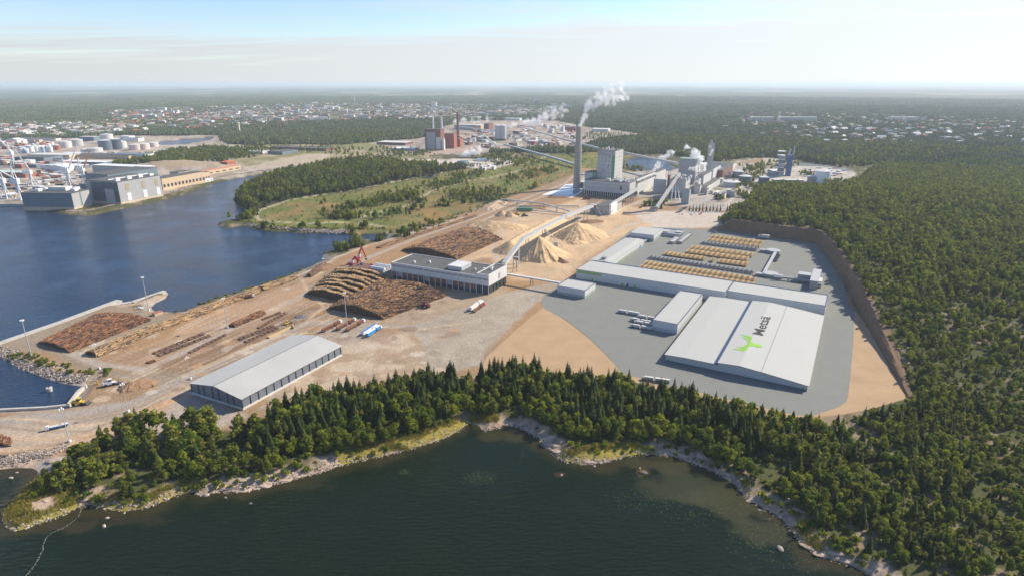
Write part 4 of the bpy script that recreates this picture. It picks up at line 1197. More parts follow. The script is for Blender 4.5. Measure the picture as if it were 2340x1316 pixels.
# ---------------------------------------------------------------- pulp mill
def mblock(t, nm, r, pts, z, L=None, W=None, wall=millw, roof=roofg, z0=-.2, back=0, az=AZ, side=0):
    o, a, b = ext(r, pts, z, az)
    u, v = uv(az)
    if L: a = L
    if W: b = W
    o = o + u * back + v * side
    MB().pbox(o, u, v, a, b, z0, z - .6).build(nm, wall, t)
    MB().pbox(o - u * .2 - v * .2, u, v, a + .4, b + .4, z - .6, z).build('roof', roof, t)
    return o, a, b
ot = at('d4', 650, 740, 0)
mill = thing('pulp_mill', 'tall pale boiler tower with green stripes and a lower mill wing beside the chimney', 'pulp mill', (ot.x, ot.y, 0))
mb_o, mb_L, mb_W = mblock(mill, 'wall', 'd4', [(225, 560), (980, 560)], 28, L=34, z0=9)
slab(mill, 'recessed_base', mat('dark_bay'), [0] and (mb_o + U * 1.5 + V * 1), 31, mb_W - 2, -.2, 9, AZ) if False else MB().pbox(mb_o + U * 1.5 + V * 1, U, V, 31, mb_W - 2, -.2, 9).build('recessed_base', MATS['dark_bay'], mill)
for k in range(22):
    face_rect(mill, 'column', concl, mb_o, 34, mb_W, AZ, 'u0', mb_W * k / 21.2, mb_W * k / 21.2 + .9, -.2, 9, .1)
face_rect(mill, 'ledge', concl, mb_o, 34, mb_W, AZ, 'u0', 0, mb_W, 8.2, 9.2, 1.2)
face_rect(mill, 'window', MATS['bay_brick'], mb_o, 34, mb_W, AZ, 'u0', mb_W * .16, mb_W * .21, 14, 21)
lo, lL, lW = mblock(mill, 'wall', 'd4', [(228, 450), (372, 458)], 37, L=40, z0=9, back=-1)
face_rect(mill, 'green_stripe', mat('mill_green', (.12, .33, .17), .7, .06, .15, stripe=(2, 4.2, .5)), lo, 40, lW, AZ, 'u0', 0.2, 4, 10, 36, .2)
to, tL, tW = mblock(mill, 'tower_wall', 'd4', [(413, 142), (705, 142), (772, 126)], 79, z0=9, back=-1.5)
print('tower', tL, tW)
face_rect(mill, 'green_stripe', MATS['mill_green'], to, tL, tW, AZ, 'u0', .4, tW * .17, 14, 71, .25)
face_rect(mill, 'tower_crown', mat('mill_grey', (.36, .37, .37), .8, .06, .1), to, tL, tW, AZ, 'u0', 0, tW, 69, 78.6, .3)
for k in range(4):
    face_rect(mill, 'pilaster', concl, to, tL, tW, AZ, 'u0', tW * (.22 + .2 * k), tW * (.22 + .2 * k) + .6, 16, 69, .3)
for a, z in ((.33, 50), (.36, 46), (.6, 40), (.3, 66)):
    face_rect(mill, 'window', dark, to, tL, tW, AZ, 'u0', tW * a, tW * a + 1.6, z, z + 2.2, .3)
for a, z in ((.5, 60), (.5, 66), (.3, 30)):
    face_rect(mill, 'window', greyw, to, tL, tW, AZ, 'v0', tL * a, tL * a + 2.4, z, z + 2.4, .3)
# emblem and lettering on the crown
def wallp(a, z):
    p = to - U * .5 + V * a
    return Vector((p.x, p.y, z))
for poly in ([(.50, 76.5), (.47, 74.4), (.455, 72), (.47, 72), (.5, 74)], [(.43, 76.5), (.455, 74.2), (.462, 72.6), (.452, 72.2), (.445, 74)], [(.53, 77), (.50, 75.6), (.50, 75)]):
    m_ = MB(); m_.face([tuple(wallp(tW * a, z)) for a, z in poly]); m_.build('emblem', wht, mill)
lettering(mill, 'Metsä', wallp(tW * .40, 73.2), -V.to_3d(), (0, 0, 1), 2.4, wht, xs=.95, thick=.02, depth=.1)
for k in range(9):
    a = to + U * rnd.uniform(1, tL - 3) + V * rnd.uniform(1, tW - 3)
    MB().pbox(a, U, V, 2, 2, 79, 79 + rnd.uniform(1.5, 5)).build('roof_vent', brickr if k % 3 == 0 else wht, mill)
mblock(mill, 'wall', 'd4', [(985, 560), (1360, 405)], 27, W=9, wall=concl, side=-.0, back=0)
for k in range(34):
    a = mb_o + U * rnd.uniform(3, 34) + V * rnd.uniform(2, mb_W * .5)
    s_ = rnd.uniform(1.5, 5)
    MB().pbox(a, U, V, s_, s_ * rnd.uniform(.5, 2), 28, 28 + rnd.uniform(1, 4)).build('rooftop_unit', rnd.choice([wht, steel, concl, midgrey]), mill)
# long wing of the mill running away
wing = thing('pulp_wing', 'long roof-crowded mill wing running away from the boiler house corner', 'mill wing', (*at('d4', 1200, 480, 0)[:2], 0))
wo = mb_o + U * 40 - V * 2
MB().pbox(wo, U, V, 120, 26, -.2, 22).build('wall', concl, wing); MB().pbox(wo - U * .2 - V * .2, U, V, 120.4, 26.4, 22, 22.6).build('roof', roofg, wing)
for k in range(26):
    a = wo + U * rnd.uniform(3, 115) + V * rnd.uniform(1, 22)
    MB().pbox(a, U, V, rnd.uniform(2, 6), rnd.uniform(1.5, 4), 22.6, 22.6 + rnd.uniform(1, 4)).build('rooftop_unit', rnd.choice([wht, wht, steel, concl]), wing)
MB().beam(Vector((*(wo + V * 3), 27)), Vector((*(wo + U * 118 + V * 3), 27)), 3, 3).build('roof_gallery', concl, wing)

rm = thing('bleaching_mill', 'right half of the pulp mill with pale blocks stepping away and sunlit right walls', 'pulp mill', (*at('d4', 1440, 830, 0)[:2], 0))
mblock(rm, 'wall', 'd4', [(1197, 548), (1395, 552)], 27, L=26, wall=mat('mill_ribbed', (.45, .48, .47), .7, .06, .1, stripe=(2, 3.2, .45)), roof=conc, z0=0)
face_rect(rm, 'brick_shaft', brickd, *mblock(rm, 'shaft', 'd4', [(1392, 500), (1425, 500)], 38, L=6, wall=brickd), AZ, 'u0', 0, 2, 2, 30)
bo, bL, bW = mblock(rm, 'wall', 'd4', [(1420, 552), (1680, 552)], 32, L=34, z0=8)
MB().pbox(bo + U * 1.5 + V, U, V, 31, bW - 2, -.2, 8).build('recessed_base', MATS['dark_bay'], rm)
for k in range(9):
    face_rect(rm, 'column', concl, bo, 34, bW, AZ, 'u0', bW * k / 8.2, bW * k / 8.2 + .8, -.2, 8, .1)
mblock(rm, 'wall', 'd4', [(1705, 560), (1768, 570), (1700, 700)], 26, L=10, W=13, wall=mat('teal_sheet', (.34, .39, .39), .6, .06, .15))
mblock(rm, 'wall', 'd4', [(1770, 635), (1850, 640)], 16, L=12, wall=concl)
mblock(rm, 'wall', 'd4', [(1775, 545), (1830, 550), (1975, 450)], 26, wall=panelw)
mblock(rm, 'wall', 'd4', [(1900, 500), (1990, 440)], 30, W=12, wall=panelw)
mblock(rm, 'wall', 'd4', [(1850, 640), (1945, 655), (2070, 535)], 12, wall=panelw, roof=roofg)
mblock(rm, 'wall', 'd4', [(1990, 400), (2025, 405), (2140, 350)], 26, wall=panelw, roof=roofg)
mblock(rm, 'wall', 'd4', [(2100, 420), (2170, 430), (2262, 345)], 18, wall=brickd, roof=roofg)
mblock(rm, 'wall', 'd4', [(2000, 300), (2300, 345), (2330, 330)], 14, wall=panelw, roof=roofg)
for k in range(40):
    a = bo + U * rnd.uniform(2, 60) + V * rnd.uniform(-16, bW - 3)
    MB().pbox(a, U, V, rnd.uniform(1.5, 5), rnd.uniform(1.5, 4), 31.5 if k % 2 else 24, (31.5 if k % 2 else 26) + rnd.uniform(1, 5)).build('rooftop_unit', rnd.choice([wht, wht, steel, concl, midgrey]), rm)
# storage silo block and scrubber tower
t = thing('lime_house', 'grey box tower wrapped in steam behind the right half of the mill', 'tower', (*at('d4', 1600, 430, 0)[:2], 0))
o, a, b = mblock(t, 'wall', 'd4', [(1556, 262), (1690, 258), (1820, 262)], 52, wall=greyw, roof=mat('green_grey', (.25, .32, .27), .7, .1, .2), L=24)
MB().pbox(o - U * .3 - V * .3, U, V, 24.6, b + .6, 50, 52.4).build('parapet', MATS['green_grey'], t)
p = at('d4', 1970, 452, 0)
t = thing('scrubber_tower', 'lattice steel tower with pipes and steam at its top beside the grey box tower', 'tower', (p.x, p.y, 0))
lt = MB()
for z in range(0, 66, 6):
    for a, b in (((-5, -5), (5, -5)), ((5, -5), (5, 5)), ((5, 5), (-5, 5)), ((-5, 5), (-5, -5))):
        lt.rod((p.x + a[0], p.y + a[1], z), (p.x + b[0], p.y + b[1], z + 6), .5)
        lt.rod((p.x + a[0], p.y + a[1], z), (p.x + a[0], p.y + a[1], z + 6), .7)
        lt.rod((p.x + a[0], p.y + a[1], z + 6), (p.x + b[0], p.y + b[1], z + 6), .5)
lt.build('frame', steel, t)
MB().rod((p.x - 1, p.y, 0), (p.x - 1, p.y, 74), 2.4, 1.8, 12).rod((p.x + 3, p.y + 2, 0), (p.x + 3, p.y + 2, 68), 1.2, 1.2, 8).build('flue', steel, t)
# chimney
p = at('p', 1318, 430, 0)
t = thing('chimney', 'very tall slightly tapering concrete chimney with a dark mouth left of the boiler tower', 'chimney', (p.x, p.y, 0))
MB().rod((p.x, p.y, -.5), (p.x, p.y, 122), 7.6, 5.0, 28).build('shaft', mat('chimney_concrete', (.36, .32, .27), .9, .08, .08, stripe=(2, 5, .12)), t, smooth=False)
MB().rod((p.x, p.y, 120), (p.x, p.y, 123.4), 5.5, 5.5, 28).build('rim', conc, t)
MB().rod((p.x, p.y, 123.2), (p.x, p.y, 124.6), 4.4, 4.2, 20).build('flue_mouth', dark, t)
ld = MB(); ld.beam((p.x + 7.2, p.y - 2.6, 0), (p.x + 5.2, p.y - 1.6, 121), 1.0, 1.0); ld.build('ladder', wht, t)
gallery('flue_duct', 'small duct bridge linking the chimney foot with the mill', [at('d4', 140, 490, 30), at('d4', 235, 490, 30)], 2.4, 2, steel, [at('d4', 140, 490, 30)], concl, cat='duct')
lowbox('pump_house', 'low blue-grey shed between the chimney foot and the mill', 'shed', 'd4', [(135, 575), (215, 570), (205, 600)], 12, tealw, steel, rim=False)
# plastic-covered pale pile in front of the chimney
sheet('lime_ground', A2('d5', [(905, 130), (1010, 90), (1120, 55), (1180, 10), (1300, 0), (1380, 30), (1385, 90), (1300, 145), (1260, 165), (1100, 150), (1000, 135)]), .06, mat('lime_white', (.70, .69, .66), .9, .1, .1))
sheet('settling_sheet', A2('d5', [(1010, 130), (1090, 90), (1200, 60), (1260, 40), (1345, 50), (1350, 90), (1290, 130), (1180, 140)]), .12, mat('settling_blue', (.16, .24, .36), .25, .2, .05, spec=.5))
sheet('settling_sheet', A2('d5', [(1130, 45), (1190, 20), (1290, 18), (1290, 34), (1200, 45)]), .12, MATS['settling_blue'])

# conveyors in the old mill area beyond
gallery('overland_conveyor', 'thick grey pipe conveyor descending from the old mill to the chimney', [at('d3', 1250, 525, 12), at('d3', 1900, 700, 10), at('d3', 2330, 830, 8)], 6.5, 4, mat('pipe_blue_grey', (.26, .31, .34), .6, .1, .05), (), mat('pipe_top', (.34, .39, .42), .6, .1, .05))
gallery('overland_conveyor', 'thin high conveyor from the steaming old mill passing behind the chimney', [at('d3', 1440, 250, 35), at('d3', 2330, 500, 28), at('d4', 420, 118, 34)], 5, 4, cg, [at('d3', 1700, 325, 33), at('d3', 2000, 410, 31)], roofw)
gallery('overland_conveyor', 'thin high conveyor above the pond from the boiler tower to the grey box tower', [at('d4', 770, 180, 34), at('d4', 1175, 265, 34), at('d4', 1545, 335, 34)], 5, 4, cg, [at('d4', 800, 186, 34), at('d4', 1120, 252, 34), at('d4', 1430, 315, 34)], roofw)
gallery('overland_conveyor', 'thin conveyor from the dark stack of the old mill to the twin silos', [at('d3', 580, 258, 22), at('d3', 1115, 328, 22)], 5, 4, cg, [at('d3', 700, 272, 22), at('d3', 900, 300, 22)], roofw)
gallery('overland_conveyor', 'short conveyor sloping down right of the red brick boiler house', [at('d3', 965, 400, 24), at('d3', 1150, 555, 2)], 4, 3, cg, (), roofw)
gallery('overland_conveyor', 'rust red conveyor sloping down from the red brick boiler house', [at('d3', 515, 375, 34), at('d3', 770, 510, 6)], 4, 3, brickd, (), brickd)
gallery('overland_conveyor', 'level conveyor running right from the twin silos', [at('d3', 1290, 368, 16), at('d3', 1640, 405, 14), at('d3', 1850, 380, 14)], 4, 3, cg, [at('d3', 1400, 380, 14)], roofw)
# old mill: boiler house, stacks, silos
t = thing('old_boiler_house', 'dark brick tower house with pale front panels among the old mill stacks', 'boiler house', (*at('d3', 200, 530, 0)[:2], 0))
o, a, b = mblock(t, 'wall', 'd3', [(108, 288), (300, 300)], 64, L=30, wall=brickd, az=18)
face_rect(t, 'pale_panel', greyw, o, a, b, 18, 'u0', b * .35, b * .9, 2, 54, .3)
face_rect(t, 'pale_panel', panelw, o, a, b, 18, 'u0', b * .0, b * .3, 2, 40, .3)
for k in range(5):
    q = o + uv(18)[0] * rnd.uniform(0, 20) + uv(18)[1] * rnd.uniform(-14, 0)
    MB().pbox(q, *uv(18), 8, 8, 0, rnd.uniform(20, 40)).build('annex', rnd.choice([panelw, greyw, concl]), t)
t = thing('brick_boiler_house', 'red brick boiler house beside the tall red stack of the old mill', 'boiler house', (*at('d3', 500, 540, 0)[:2], 0))
mblock(t, 'wall', 'd3', [(352, 362), (520, 362)], 46, L=24, wall=brickr, roof=brickd, az=18)
mblock(t, 'wall', 'd3', [(500, 440), (605, 440)], 26, L=24, wall=brickr, roof=brickd, az=18)
q, u8, v8 = at('d3', 480, 545, 0), *uv(18)
MB().pbox(q, u8, v8, 3, 5, 0, 24).build('pale_panel', beigew, t)
for lb, x, y, yt, r0, m_ in (('tall dark red brick stack of the old mill', 567, 500, 90, 5.2, brickd), ('slim white stack in front of the old boiler house', 330, 530, 140, 3.6, wht), ('short white stack behind the old boiler house', 202, 290, 165, 3.0, wht)):
    zt = 103 if x == 567 else 92 if x == 330 else 93
    p = at('d3', x, y, 0) if x != 202 else at('d3', 205, 500, 0)
    t = thing('smoke_stack', lb, 'stack', (p.x, p.y, 0))
    MB().rod((p.x, p.y, 0), (p.x, p.y, zt), r0, r0 * .75, 14).build('shaft', m_, t)
    MB().rod((p.x, p.y, zt), (p.x, p.y, zt + 1.5), r0 * .6, r0 * .6, 12).build('mouth', dark, t)
for lb, x in (('left of the twin grey silos at the old mill', 1155), ('right of the twin grey silos at the old mill', 1232)):
    p = at('d3', x, 465, 0)
    t = thing('silo', lb, 'silo', (p.x, p.y, 0))
    MB().rod((p.x, p.y, 6), (p.x, p.y, 54), 11.5, 11.5, 20).build('barrel', mat('silo_grey', (.50, .50, .52), .6, .05, .05, stripe=(0, 4, .2)), t)
    MB().rod((p.x, p.y, 0), (p.x, p.y, 6), 10.5, 10.5, 16).build('base', dark, t)
    MB().rod((p.x, p.y, 54), (p.x, p.y, 57), 11.5, 3, 20).build('cap', wht, t)

# ---------------------------------------------------------------- mills and sheds of the middle distance: one thing each
def shed(name, label, cat, r, pts, z, wall, roof, az=18, L=None, W=None, wins=0, gable=False):
    o, a, b = ext(r, pts, z, az)
    a = L or max(a, 6); b = W or max(b, 6)
    u, v = uv(az)
    t = thing(name, label, cat, (o.x, o.y, 0))
    MB().pbox(o, u, v, a, b, -.2, z - .5).build('wall', wall, t)
    if gable:
        MB().extr(o - u * .5, u, v, [(-.6, z - .5), (b / 2, z + b * .08), (b + .6, z - .5)], a + 1).build('roof', roof, t)
    else:
        MB().pbox(o - u * .3 - v * .3, u, v, a + .6, b + .6, z - .5, z).build('roof', roof, t)
    for k in range(wins):
        face_rect(t, 'window', glass, o, a, b, az, 'u0', b * (k + .25) / wins, b * (k + .75) / wins, z * .35, z * .65)
    return t
shed('mill_hall', 'grey low hall with a beige end left of the dark red mill block', 'hall', 'd3', [(590, 215), (820, 235), (910, 235)], 22, greyw, concl, L=50)
shed('mill_hall', 'beige end block between the grey hall and the dark red mill block', 'hall', 'd3', [(822, 240), (910, 240)], 24, beigew, concl, L=30)
shed('mill_hall', 'dark red mill block in front of the steam clouds', 'hall', 'd3', [(945, 215), (1115, 200)], 34, brickd, roofg, L=60, wins=3)
shed('mill_hall', 'low red brick hall right of the steaming old mill', 'hall', 'd3', [(2140, 265), (2335, 262)], 18, brickr, roofg, L=60, wins=4)
shed('mill_hall', 'pale narrow block left of the low red brick hall', 'hall', 'd3', [(2090, 255), (2135, 255)], 28, panelw, concl, L=20)
shed('warehouse', 'long pale warehouse behind the dark red stack', 'warehouse', 'd3', [(700, 120), (1050, 125), (1040, 112)], 12, panelw, concl, L=70)
shed('warehouse', 'long white warehouse in front of the town', 'warehouse', 'd3', [(1275, 130), (1480, 138)], 12, panelw, wht, L=40)
shed('warehouse', 'pale flat warehouse far right of the steam clouds', 'warehouse', 'z4', [(205, 445), (380, 435)], 12, panelw, concl, L=60)
shed('warehouse', 'brown brick warehouse left of the old boiler house', 'warehouse', 'z2', [(1395, 560), (1690, 560), (1600, 545)], 9, brickd, concl, L=60)
shed('warehouse', 'bright white-roofed long shed in front of the brown brick warehouse', 'warehouse', 'z2', [(1520, 615), (1790, 605)], 7, greyw, wht, L=50)
shed('warehouse', 'dark blue-grey warehouse with a wide flat roof beside the railway', 'warehouse', 'z2', [(455, 640), (560, 648), (690, 618)], 9, tealw, roofg, L=70)
shed('warehouse', 'long dark-roofed warehouse behind the blue-grey one', 'warehouse', 'z2', [(480, 600), (945, 620)], 8, brickd, roofg, L=50)
shed('warehouse', 'white industrial hall at the edge of the wood left of the railway', 'warehouse', 'z2', [(245, 640), (440, 635)], 7, panelw, wht, L=40)
shed('warehouse', 'pink-walled hall among the trees near the harbour', 'warehouse', 'z2', [(55, 610), (195, 605)], 8, brickd, concl, L=24)
shed('brick_works', 'orange-red roofed brick building on the shore road', 'works', 'z2', [(10, 735), (215, 715)], 11, brickr, mat('roof_orange', (.60, .17, .07), .8, .08, .1), L=30, wins=9)
shed('water_works', 'dark blue tank building at the treatment basins', 'works', 'd3', [(545, 775), (670, 775)], 10, tealw, tealw, L=30)
shed('water_works', 'pale block at the treatment basins', 'works', 'd3', [(475, 800), (540, 800)], 6, beigew, concl, L=20)
for lb, x, y, r_ in (('large round settling basin with pale rim', 940, 760, 26), ('small round settling basin right of the large one', 1330, 750, 18)):
    p = at('d3', x, y, 0)
    t = thing('settling_basin', lb, 'basin', (p.x, p.y, 0))
    MB().rod((p.x, p.y, -.2), (p.x, p.y, 2.6), r_, r_, 28).build('rim', concl, t)
    MB().rod((p.x, p.y, 2.6), (p.x, p.y, 2.8), r_ * .92, r_ * .92, 28).build('water_surface', MATS['settling_blue'], t)
    MB().beam((p.x - r_, p.y, 3.4), (p.x + r_, p.y, 3.4), 1.5, .8).build('bridge', steel, t)
for i, (x, y) in enumerate(((1100, 740), (1140, 770), (1000, 830), (880, 840), (820, 810), (930, 870), (1060, 850), (770, 810), (1200, 780))):
    o = shed('pump_shed', 'small pale pump shed among the treatment basins', 'shed', 'd3', [(x, y), (x + 40, y)], rnd.uniform(4, 9), rnd.choice([panelw, concl, greyw]), rnd.choice([wht, roofg]), L=rnd.uniform(8, 16))
    o['group'] = 'pump sheds among the treatment basins'
k = 0
for i in range(110):                     # old mill clutter: workshops, tanks and sheds
    x, y = rnd.uniform(640, 2300), rnd.uniform(215, 530)
    if 1080 < x < 1300: continue
    wc_, wm2 = rnd.choice([('white', panelw), ('grey', greyw), ('red brick', brickr), ('pale', concl), ('sand-grey', conc), ('dark brick', brickd)])
    zn = ('left' if x < 1000 else 'central' if x < 1650 else 'right') + (' far' if y < 320 else ' middle' if y < 430 else ' near')
    o = shed('mill_shed', f'small {wc_} building in the {zn} part of the old mill yard', 'shed', 'd3', [(x, y), (x + rnd.uniform(20, 110), y)], rnd.uniform(4, 14), wm2, rnd.choice([wht, roofg, concl, steel]), L=rnd.uniform(10, 36), az=AZ)
    o['group'] = f'small {wc_} buildings, {zn} part of the old mill yard'
for i, (x, y, r_, h_) in enumerate(((1850, 520, 13, 10), (1760, 515, 11, 9), (1640, 515, 12, 11), (2180, 420, 12, 9), (2260, 415, 12, 9), (800, 480, 8, 12), (880, 470, 8, 14), (930, 470, 6, 12))):
    p = at('d3', x, y, 0)
    t = thing('storage_tank', ['grey cylindrical tank in the old mill yard', 'pale cylindrical tank in the old mill yard'][i % 2], 'tank', (p.x, p.y, 0), 0, 'tanks of the old mill yard')
    MB().rod((p.x, p.y, 0), (p.x, p.y, h_), r_, r_, 18).build('shell', [midgrey, wht][i % 2], t)
    MB().rod((p.x, p.y, h_), (p.x, p.y, h_ + 2), r_, 1, 18).build('roof', concl, t)
for i in range(30):
    x, y = rnd.choice([(rnd.uniform(1700, 2320), rnd.uniform(330, 520)), (rnd.uniform(1800, 2330), rnd.uniform(520, 760))])
    wc_, wm2 = rnd.choice([('white', panelw), ('grey', greyw), ('pale', concl), ('blue-grey', tealw)])
    zn = 'far' if y < 520 else 'near'
    o = shed('mill_annex', f'small {wc_} annex right of the pulp mill, {zn} row', 'annex', 'd4', [(x, y), (x + rnd.uniform(18, 70), y)], rnd.uniform(4, 13), wm2, rnd.choice([wht, roofg, concl]), L=rnd.uniform(6, 22), az=AZ)
    o['group'] = f'small {wc_} annexes right of the pulp mill, {zn} row'
# right-hand chemical factory
p = at('e3', 1060, 540, 0)
t = thing('chemical_tower', 'tall blue and white stair tower of the chemical plant in the forest clearing', 'tower', (p.x, p.y, 0))
u, v = uv(10)
for z in range(0, 56, 9):
    MB().pbox((p.x - 14, p.y), u, v, 16, 15, z, z + 1.2).build('deck', wht, t)
    if z < 45: MB().pbox((p.x - 12, p.y + 2), u, v, 12, 12, z + 1.2, z + 9).build('core', [greyw, tealw][z % 2], t)
MB().pbox((p.x + 3, p.y - 1), u, v, 18, 8, 0, 46).build('blue_shaft', mat('blue_sheet', (.04, .12, .30), .6, .05, .1), t)
MB().rod((p.x + 6, p.y + 6, 46), (p.x + 6, p.y + 6, 66), 1.4, 1.0).rod((p.x - 4, p.y + 6, 46), (p.x - 2, p.y + 6, 60), 2.4, 2).build('flue', steel, t)
shed('chemical_hall', 'long pale low hall in front of the blue stair tower', 'hall', 'e3', [(790, 570), (1280, 600)], 9, midg2, concl, az=6, L=16)
shed('chemical_hall', 'low flat hall left of the blue stair tower', 'hall', 'e3', [(820, 465), (960, 465)], 10, midg2, concl, az=6, L=40)
shed('chemical_hall', 'tank frame hall at the left edge of the chemical plant', 'hall', 'e3', [(650, 560), (770, 560)], 12, tealw, steel, az=6, L=20)
for lb, x, y, r_, h_, m_ in (('large pale silo right of the chemical plant', 1545, 630, 15, 24, wht), ('grey domed tank left of the large pale silo', 1400, 625, 10, 12, midgrey), ('low grey dome beside the mill road', 200, 690, 17, 10, steel), ('blue grey tank by the mill road', 400, 650, 13, 16, tealw), ('grey tank behind the low dome', 295, 560, 12, 14, midgrey)):
    p = at('e3', x, y, 0)
    t = thing('storage_tank', lb, 'tank', (p.x, p.y, 0))
    MB().rod((p.x, p.y, -.2), (p.x, p.y, h_), r_, r_, 22).build('shell', m_, t)
    MB().rod((p.x, p.y, h_), (p.x, p.y, h_ + 2.5), r_, r_ * .2, 22).build('roof', concl, t)
shed('office_block', 'grey flat-roofed office with a pale forecourt in the forest clearing', 'office', 'e3', [(2005, 760), (2140, 750)], 8, greyw, tealw, az=6, L=18)
shed('mill_office', 'white open-sided pavilion on a lawn right of the mill', 'pavilion', 'd4', [(2095, 755), (2235, 765)], 4, dark, steel, L=8)
for i in range(26):
    x, y = rnd.uniform(1200, 1960), rnd.uniform(400, 520)
    o = shed('yard_container', 'small pale container in the gravel clearing beyond the blue stair tower', 'container', 'e3', [(x, y), (x + 14, y)], 3, rnd.choice([wht, redp, bluep, concl]), wht, L=6, az=rnd.uniform(0, 60))
    o['group'] = 'containers in the gravel clearing'
# ---------------------------------------------------------------- shipyard across the bay
AS = 62.0
def hall2(name, label, r, n, l, rr, h, wall, roof, az, doors=()):
    o, a, b = ext(r, [n, l, rr], 0, az)
    t = thing(name, label, 'shipyard hall', (o.x, o.y, 0))
    u, v = uv(az)
    MB().pbox(o, u, v, a, b, 3.4, h - .8).build('wall', wall, t)
    MB().pbox(o - u * .1 - v * .1, u, v, a + .2, b + .2, -3, 3.4).build('plinth', mat('plinth_beige', (.52, .42, .31), .9, .12, .2), t)
    MB().pbox(o - u * .3 - v * .3, u, v, a + .6, b + .6, h - .8, h).build('roof', roof, t)
    return t, o, a, b
def azof(r, a, b):
    p, q = at(r, *a), at(r, *b)
    return math.degrees(math.atan2(q.x - p.x, q.y - p.y))
az1 = azof('d2', (635, 1215), (1425, 1055))
t, o, a, b = hall2('ship_hall', 'large grey shipyard hall on the far shore with three tall white doors', 'd2', (635, 1215), (255, 1130), (1425, 1055), 39, greyw, roofg, az1)
b = 62
for k, q in enumerate((.17, .54, .86)):
    face_rect(t, 'door', doorw, o, a, b, az1, 'v0', a * q, a * q + 7.5, 4, 17, .4)
    face_rect(t, 'emblem_panel', mat('faded_crest', (.36, .29, .19), .8, .2, .3), o, a, b, az1, 'v0', a * q - 1, a * q + 6, 21, 33, .3)
MB().pbox(o, *uv(az1), .6, b, -1, 37).build('gable_sheet', tealw, t)
face_rect(t, 'gable_door', greyw, o, a, b, az1, 'u0', b * .18, b * .5, 0, 26, .7)
u, v = uv(az1)
for i in range(7):
    q = o + u * (a * (.05 + .13 * i)) + v * (6 + 14 * (i % 2))
    MB().pbox(q, u, v, 8, 4, 39, 42.5).build('roof_vent', wht, t)
MB().beam(Vector((*(o + u * 4 + v * 24), 41)), Vector((*(o + u * (a - 4) + v * 24), 41)), 1.5, 1.5).build('roof_rail', wht, t)
az2 = azof('d1', (1045, 1185), (1295, 1120))
t, o, a, b = hall2('ship_hall', 'smaller blue-grey shipyard hall at the tip of the quay, left of the large grey one', 'd1', (1045, 1185), (625, 1110), (1298, 1125), 27, tealw, roofg, az2)
face_rect(t, 'wall_panel', greyw, o, a, b, az2, 'v0', .2, a * .42, 3, 26, .3); face_rect(t, 'wall_panel', greyw, o, a, b, az2, 'v0', a * .5, a - .2, 3, 26, .3)
u, v = uv(az2)
for x, y in ((.5, .1), (.7, .45), (.3, .75), (.55, .7), (.85, .2)):
    MB().pbox(o + u * a * x + v * b * y, u, v, 9, 7, 27, 31).build('rooftop_room', wht, t)
MB().pbox(o + u * a * .55 + v * b * .3, u, v, a * .4, b * .35, 27, 33).build('rooftop_room', concl, t)
def blk(name, label, cat, r, p0, L, W, h, wall, roof, az, wins=0, gable=False, z0=-.2, winm=None):
    q = at(r, *p0)
    u, v = uv(az)
    t = thing(name, label, cat, (q.x, q.y, 0))
    MB().pbox(q, u, v, L, W, z0, h - .5).build('wall', wall, t)
    if gable: MB().extr(Vector(q[:2]) - u * .5, u, v, [(-.6, h - .5), (W / 2, h + W * .10), (W + .6, h - .5)], L + 1).build('roof', roof, t)
    else: MB().pbox(Vector(q[:2]) - u * .3 - v * .3, u, v, L + .6, W + .6, h - .5, h).build('roof', roof, t)
    for k in range(wins):
        face_rect(t, 'window', winm or dark, Vector(q[:2]), L, W, az, 'v0', L * (k + .2) / wins, L * (k + .75) / wins, h * .25, h * .5)
    return t
blk('ship_hall', 'dark blue-grey annex hall between the two waterfront ship halls', 'shipyard hall', 'd2', (230, 1120), 46, 40, 26, tealw, roofg, az1)
blk('ship_hall', 'long dark flat-roofed hall behind the large grey ship hall', 'shipyard hall', 'd2', (420, 900), 120, 60, 26, tealw, roofg, az1)
blk('ship_hall', 'bright white-roofed hall behind the dark flat-roofed hall', 'shipyard hall', 'd2', (1100, 680), 30, 150, 20, greyw, wht, 15)
blk('workshop', 'beige workshop with a row of windows right of the large grey ship hall', 'workshop', 'd2', (1430, 960), 110, 30, 24, beigew, roofg, az1, 12)
blk('workshop', 'taller beige block in the middle of the waterfront workshops', 'workshop', 'd2', (1745, 850), 34, 22, 26, beigew, roofg, az1, 3)
blk('workshop', 'beige workshop farther along the shore road', 'workshop', 'd2', (1915, 830), 60, 24, 18, beigew, roofg, az1, 8)
blk('workshop', 'low white-walled row of garages along the shore', 'workshop', 'd2', (1960, 850), 60, 10, 6, wht, concl, az1, 6)
blk('workshop', 'long low red-roofed row beyond the workshops', 'workshop', 'd2', (2120, 690), 130, 16, 10, beigew, mat('roof_salmon', (.55, .22, .12), .8, .08, .1), az1, 6)
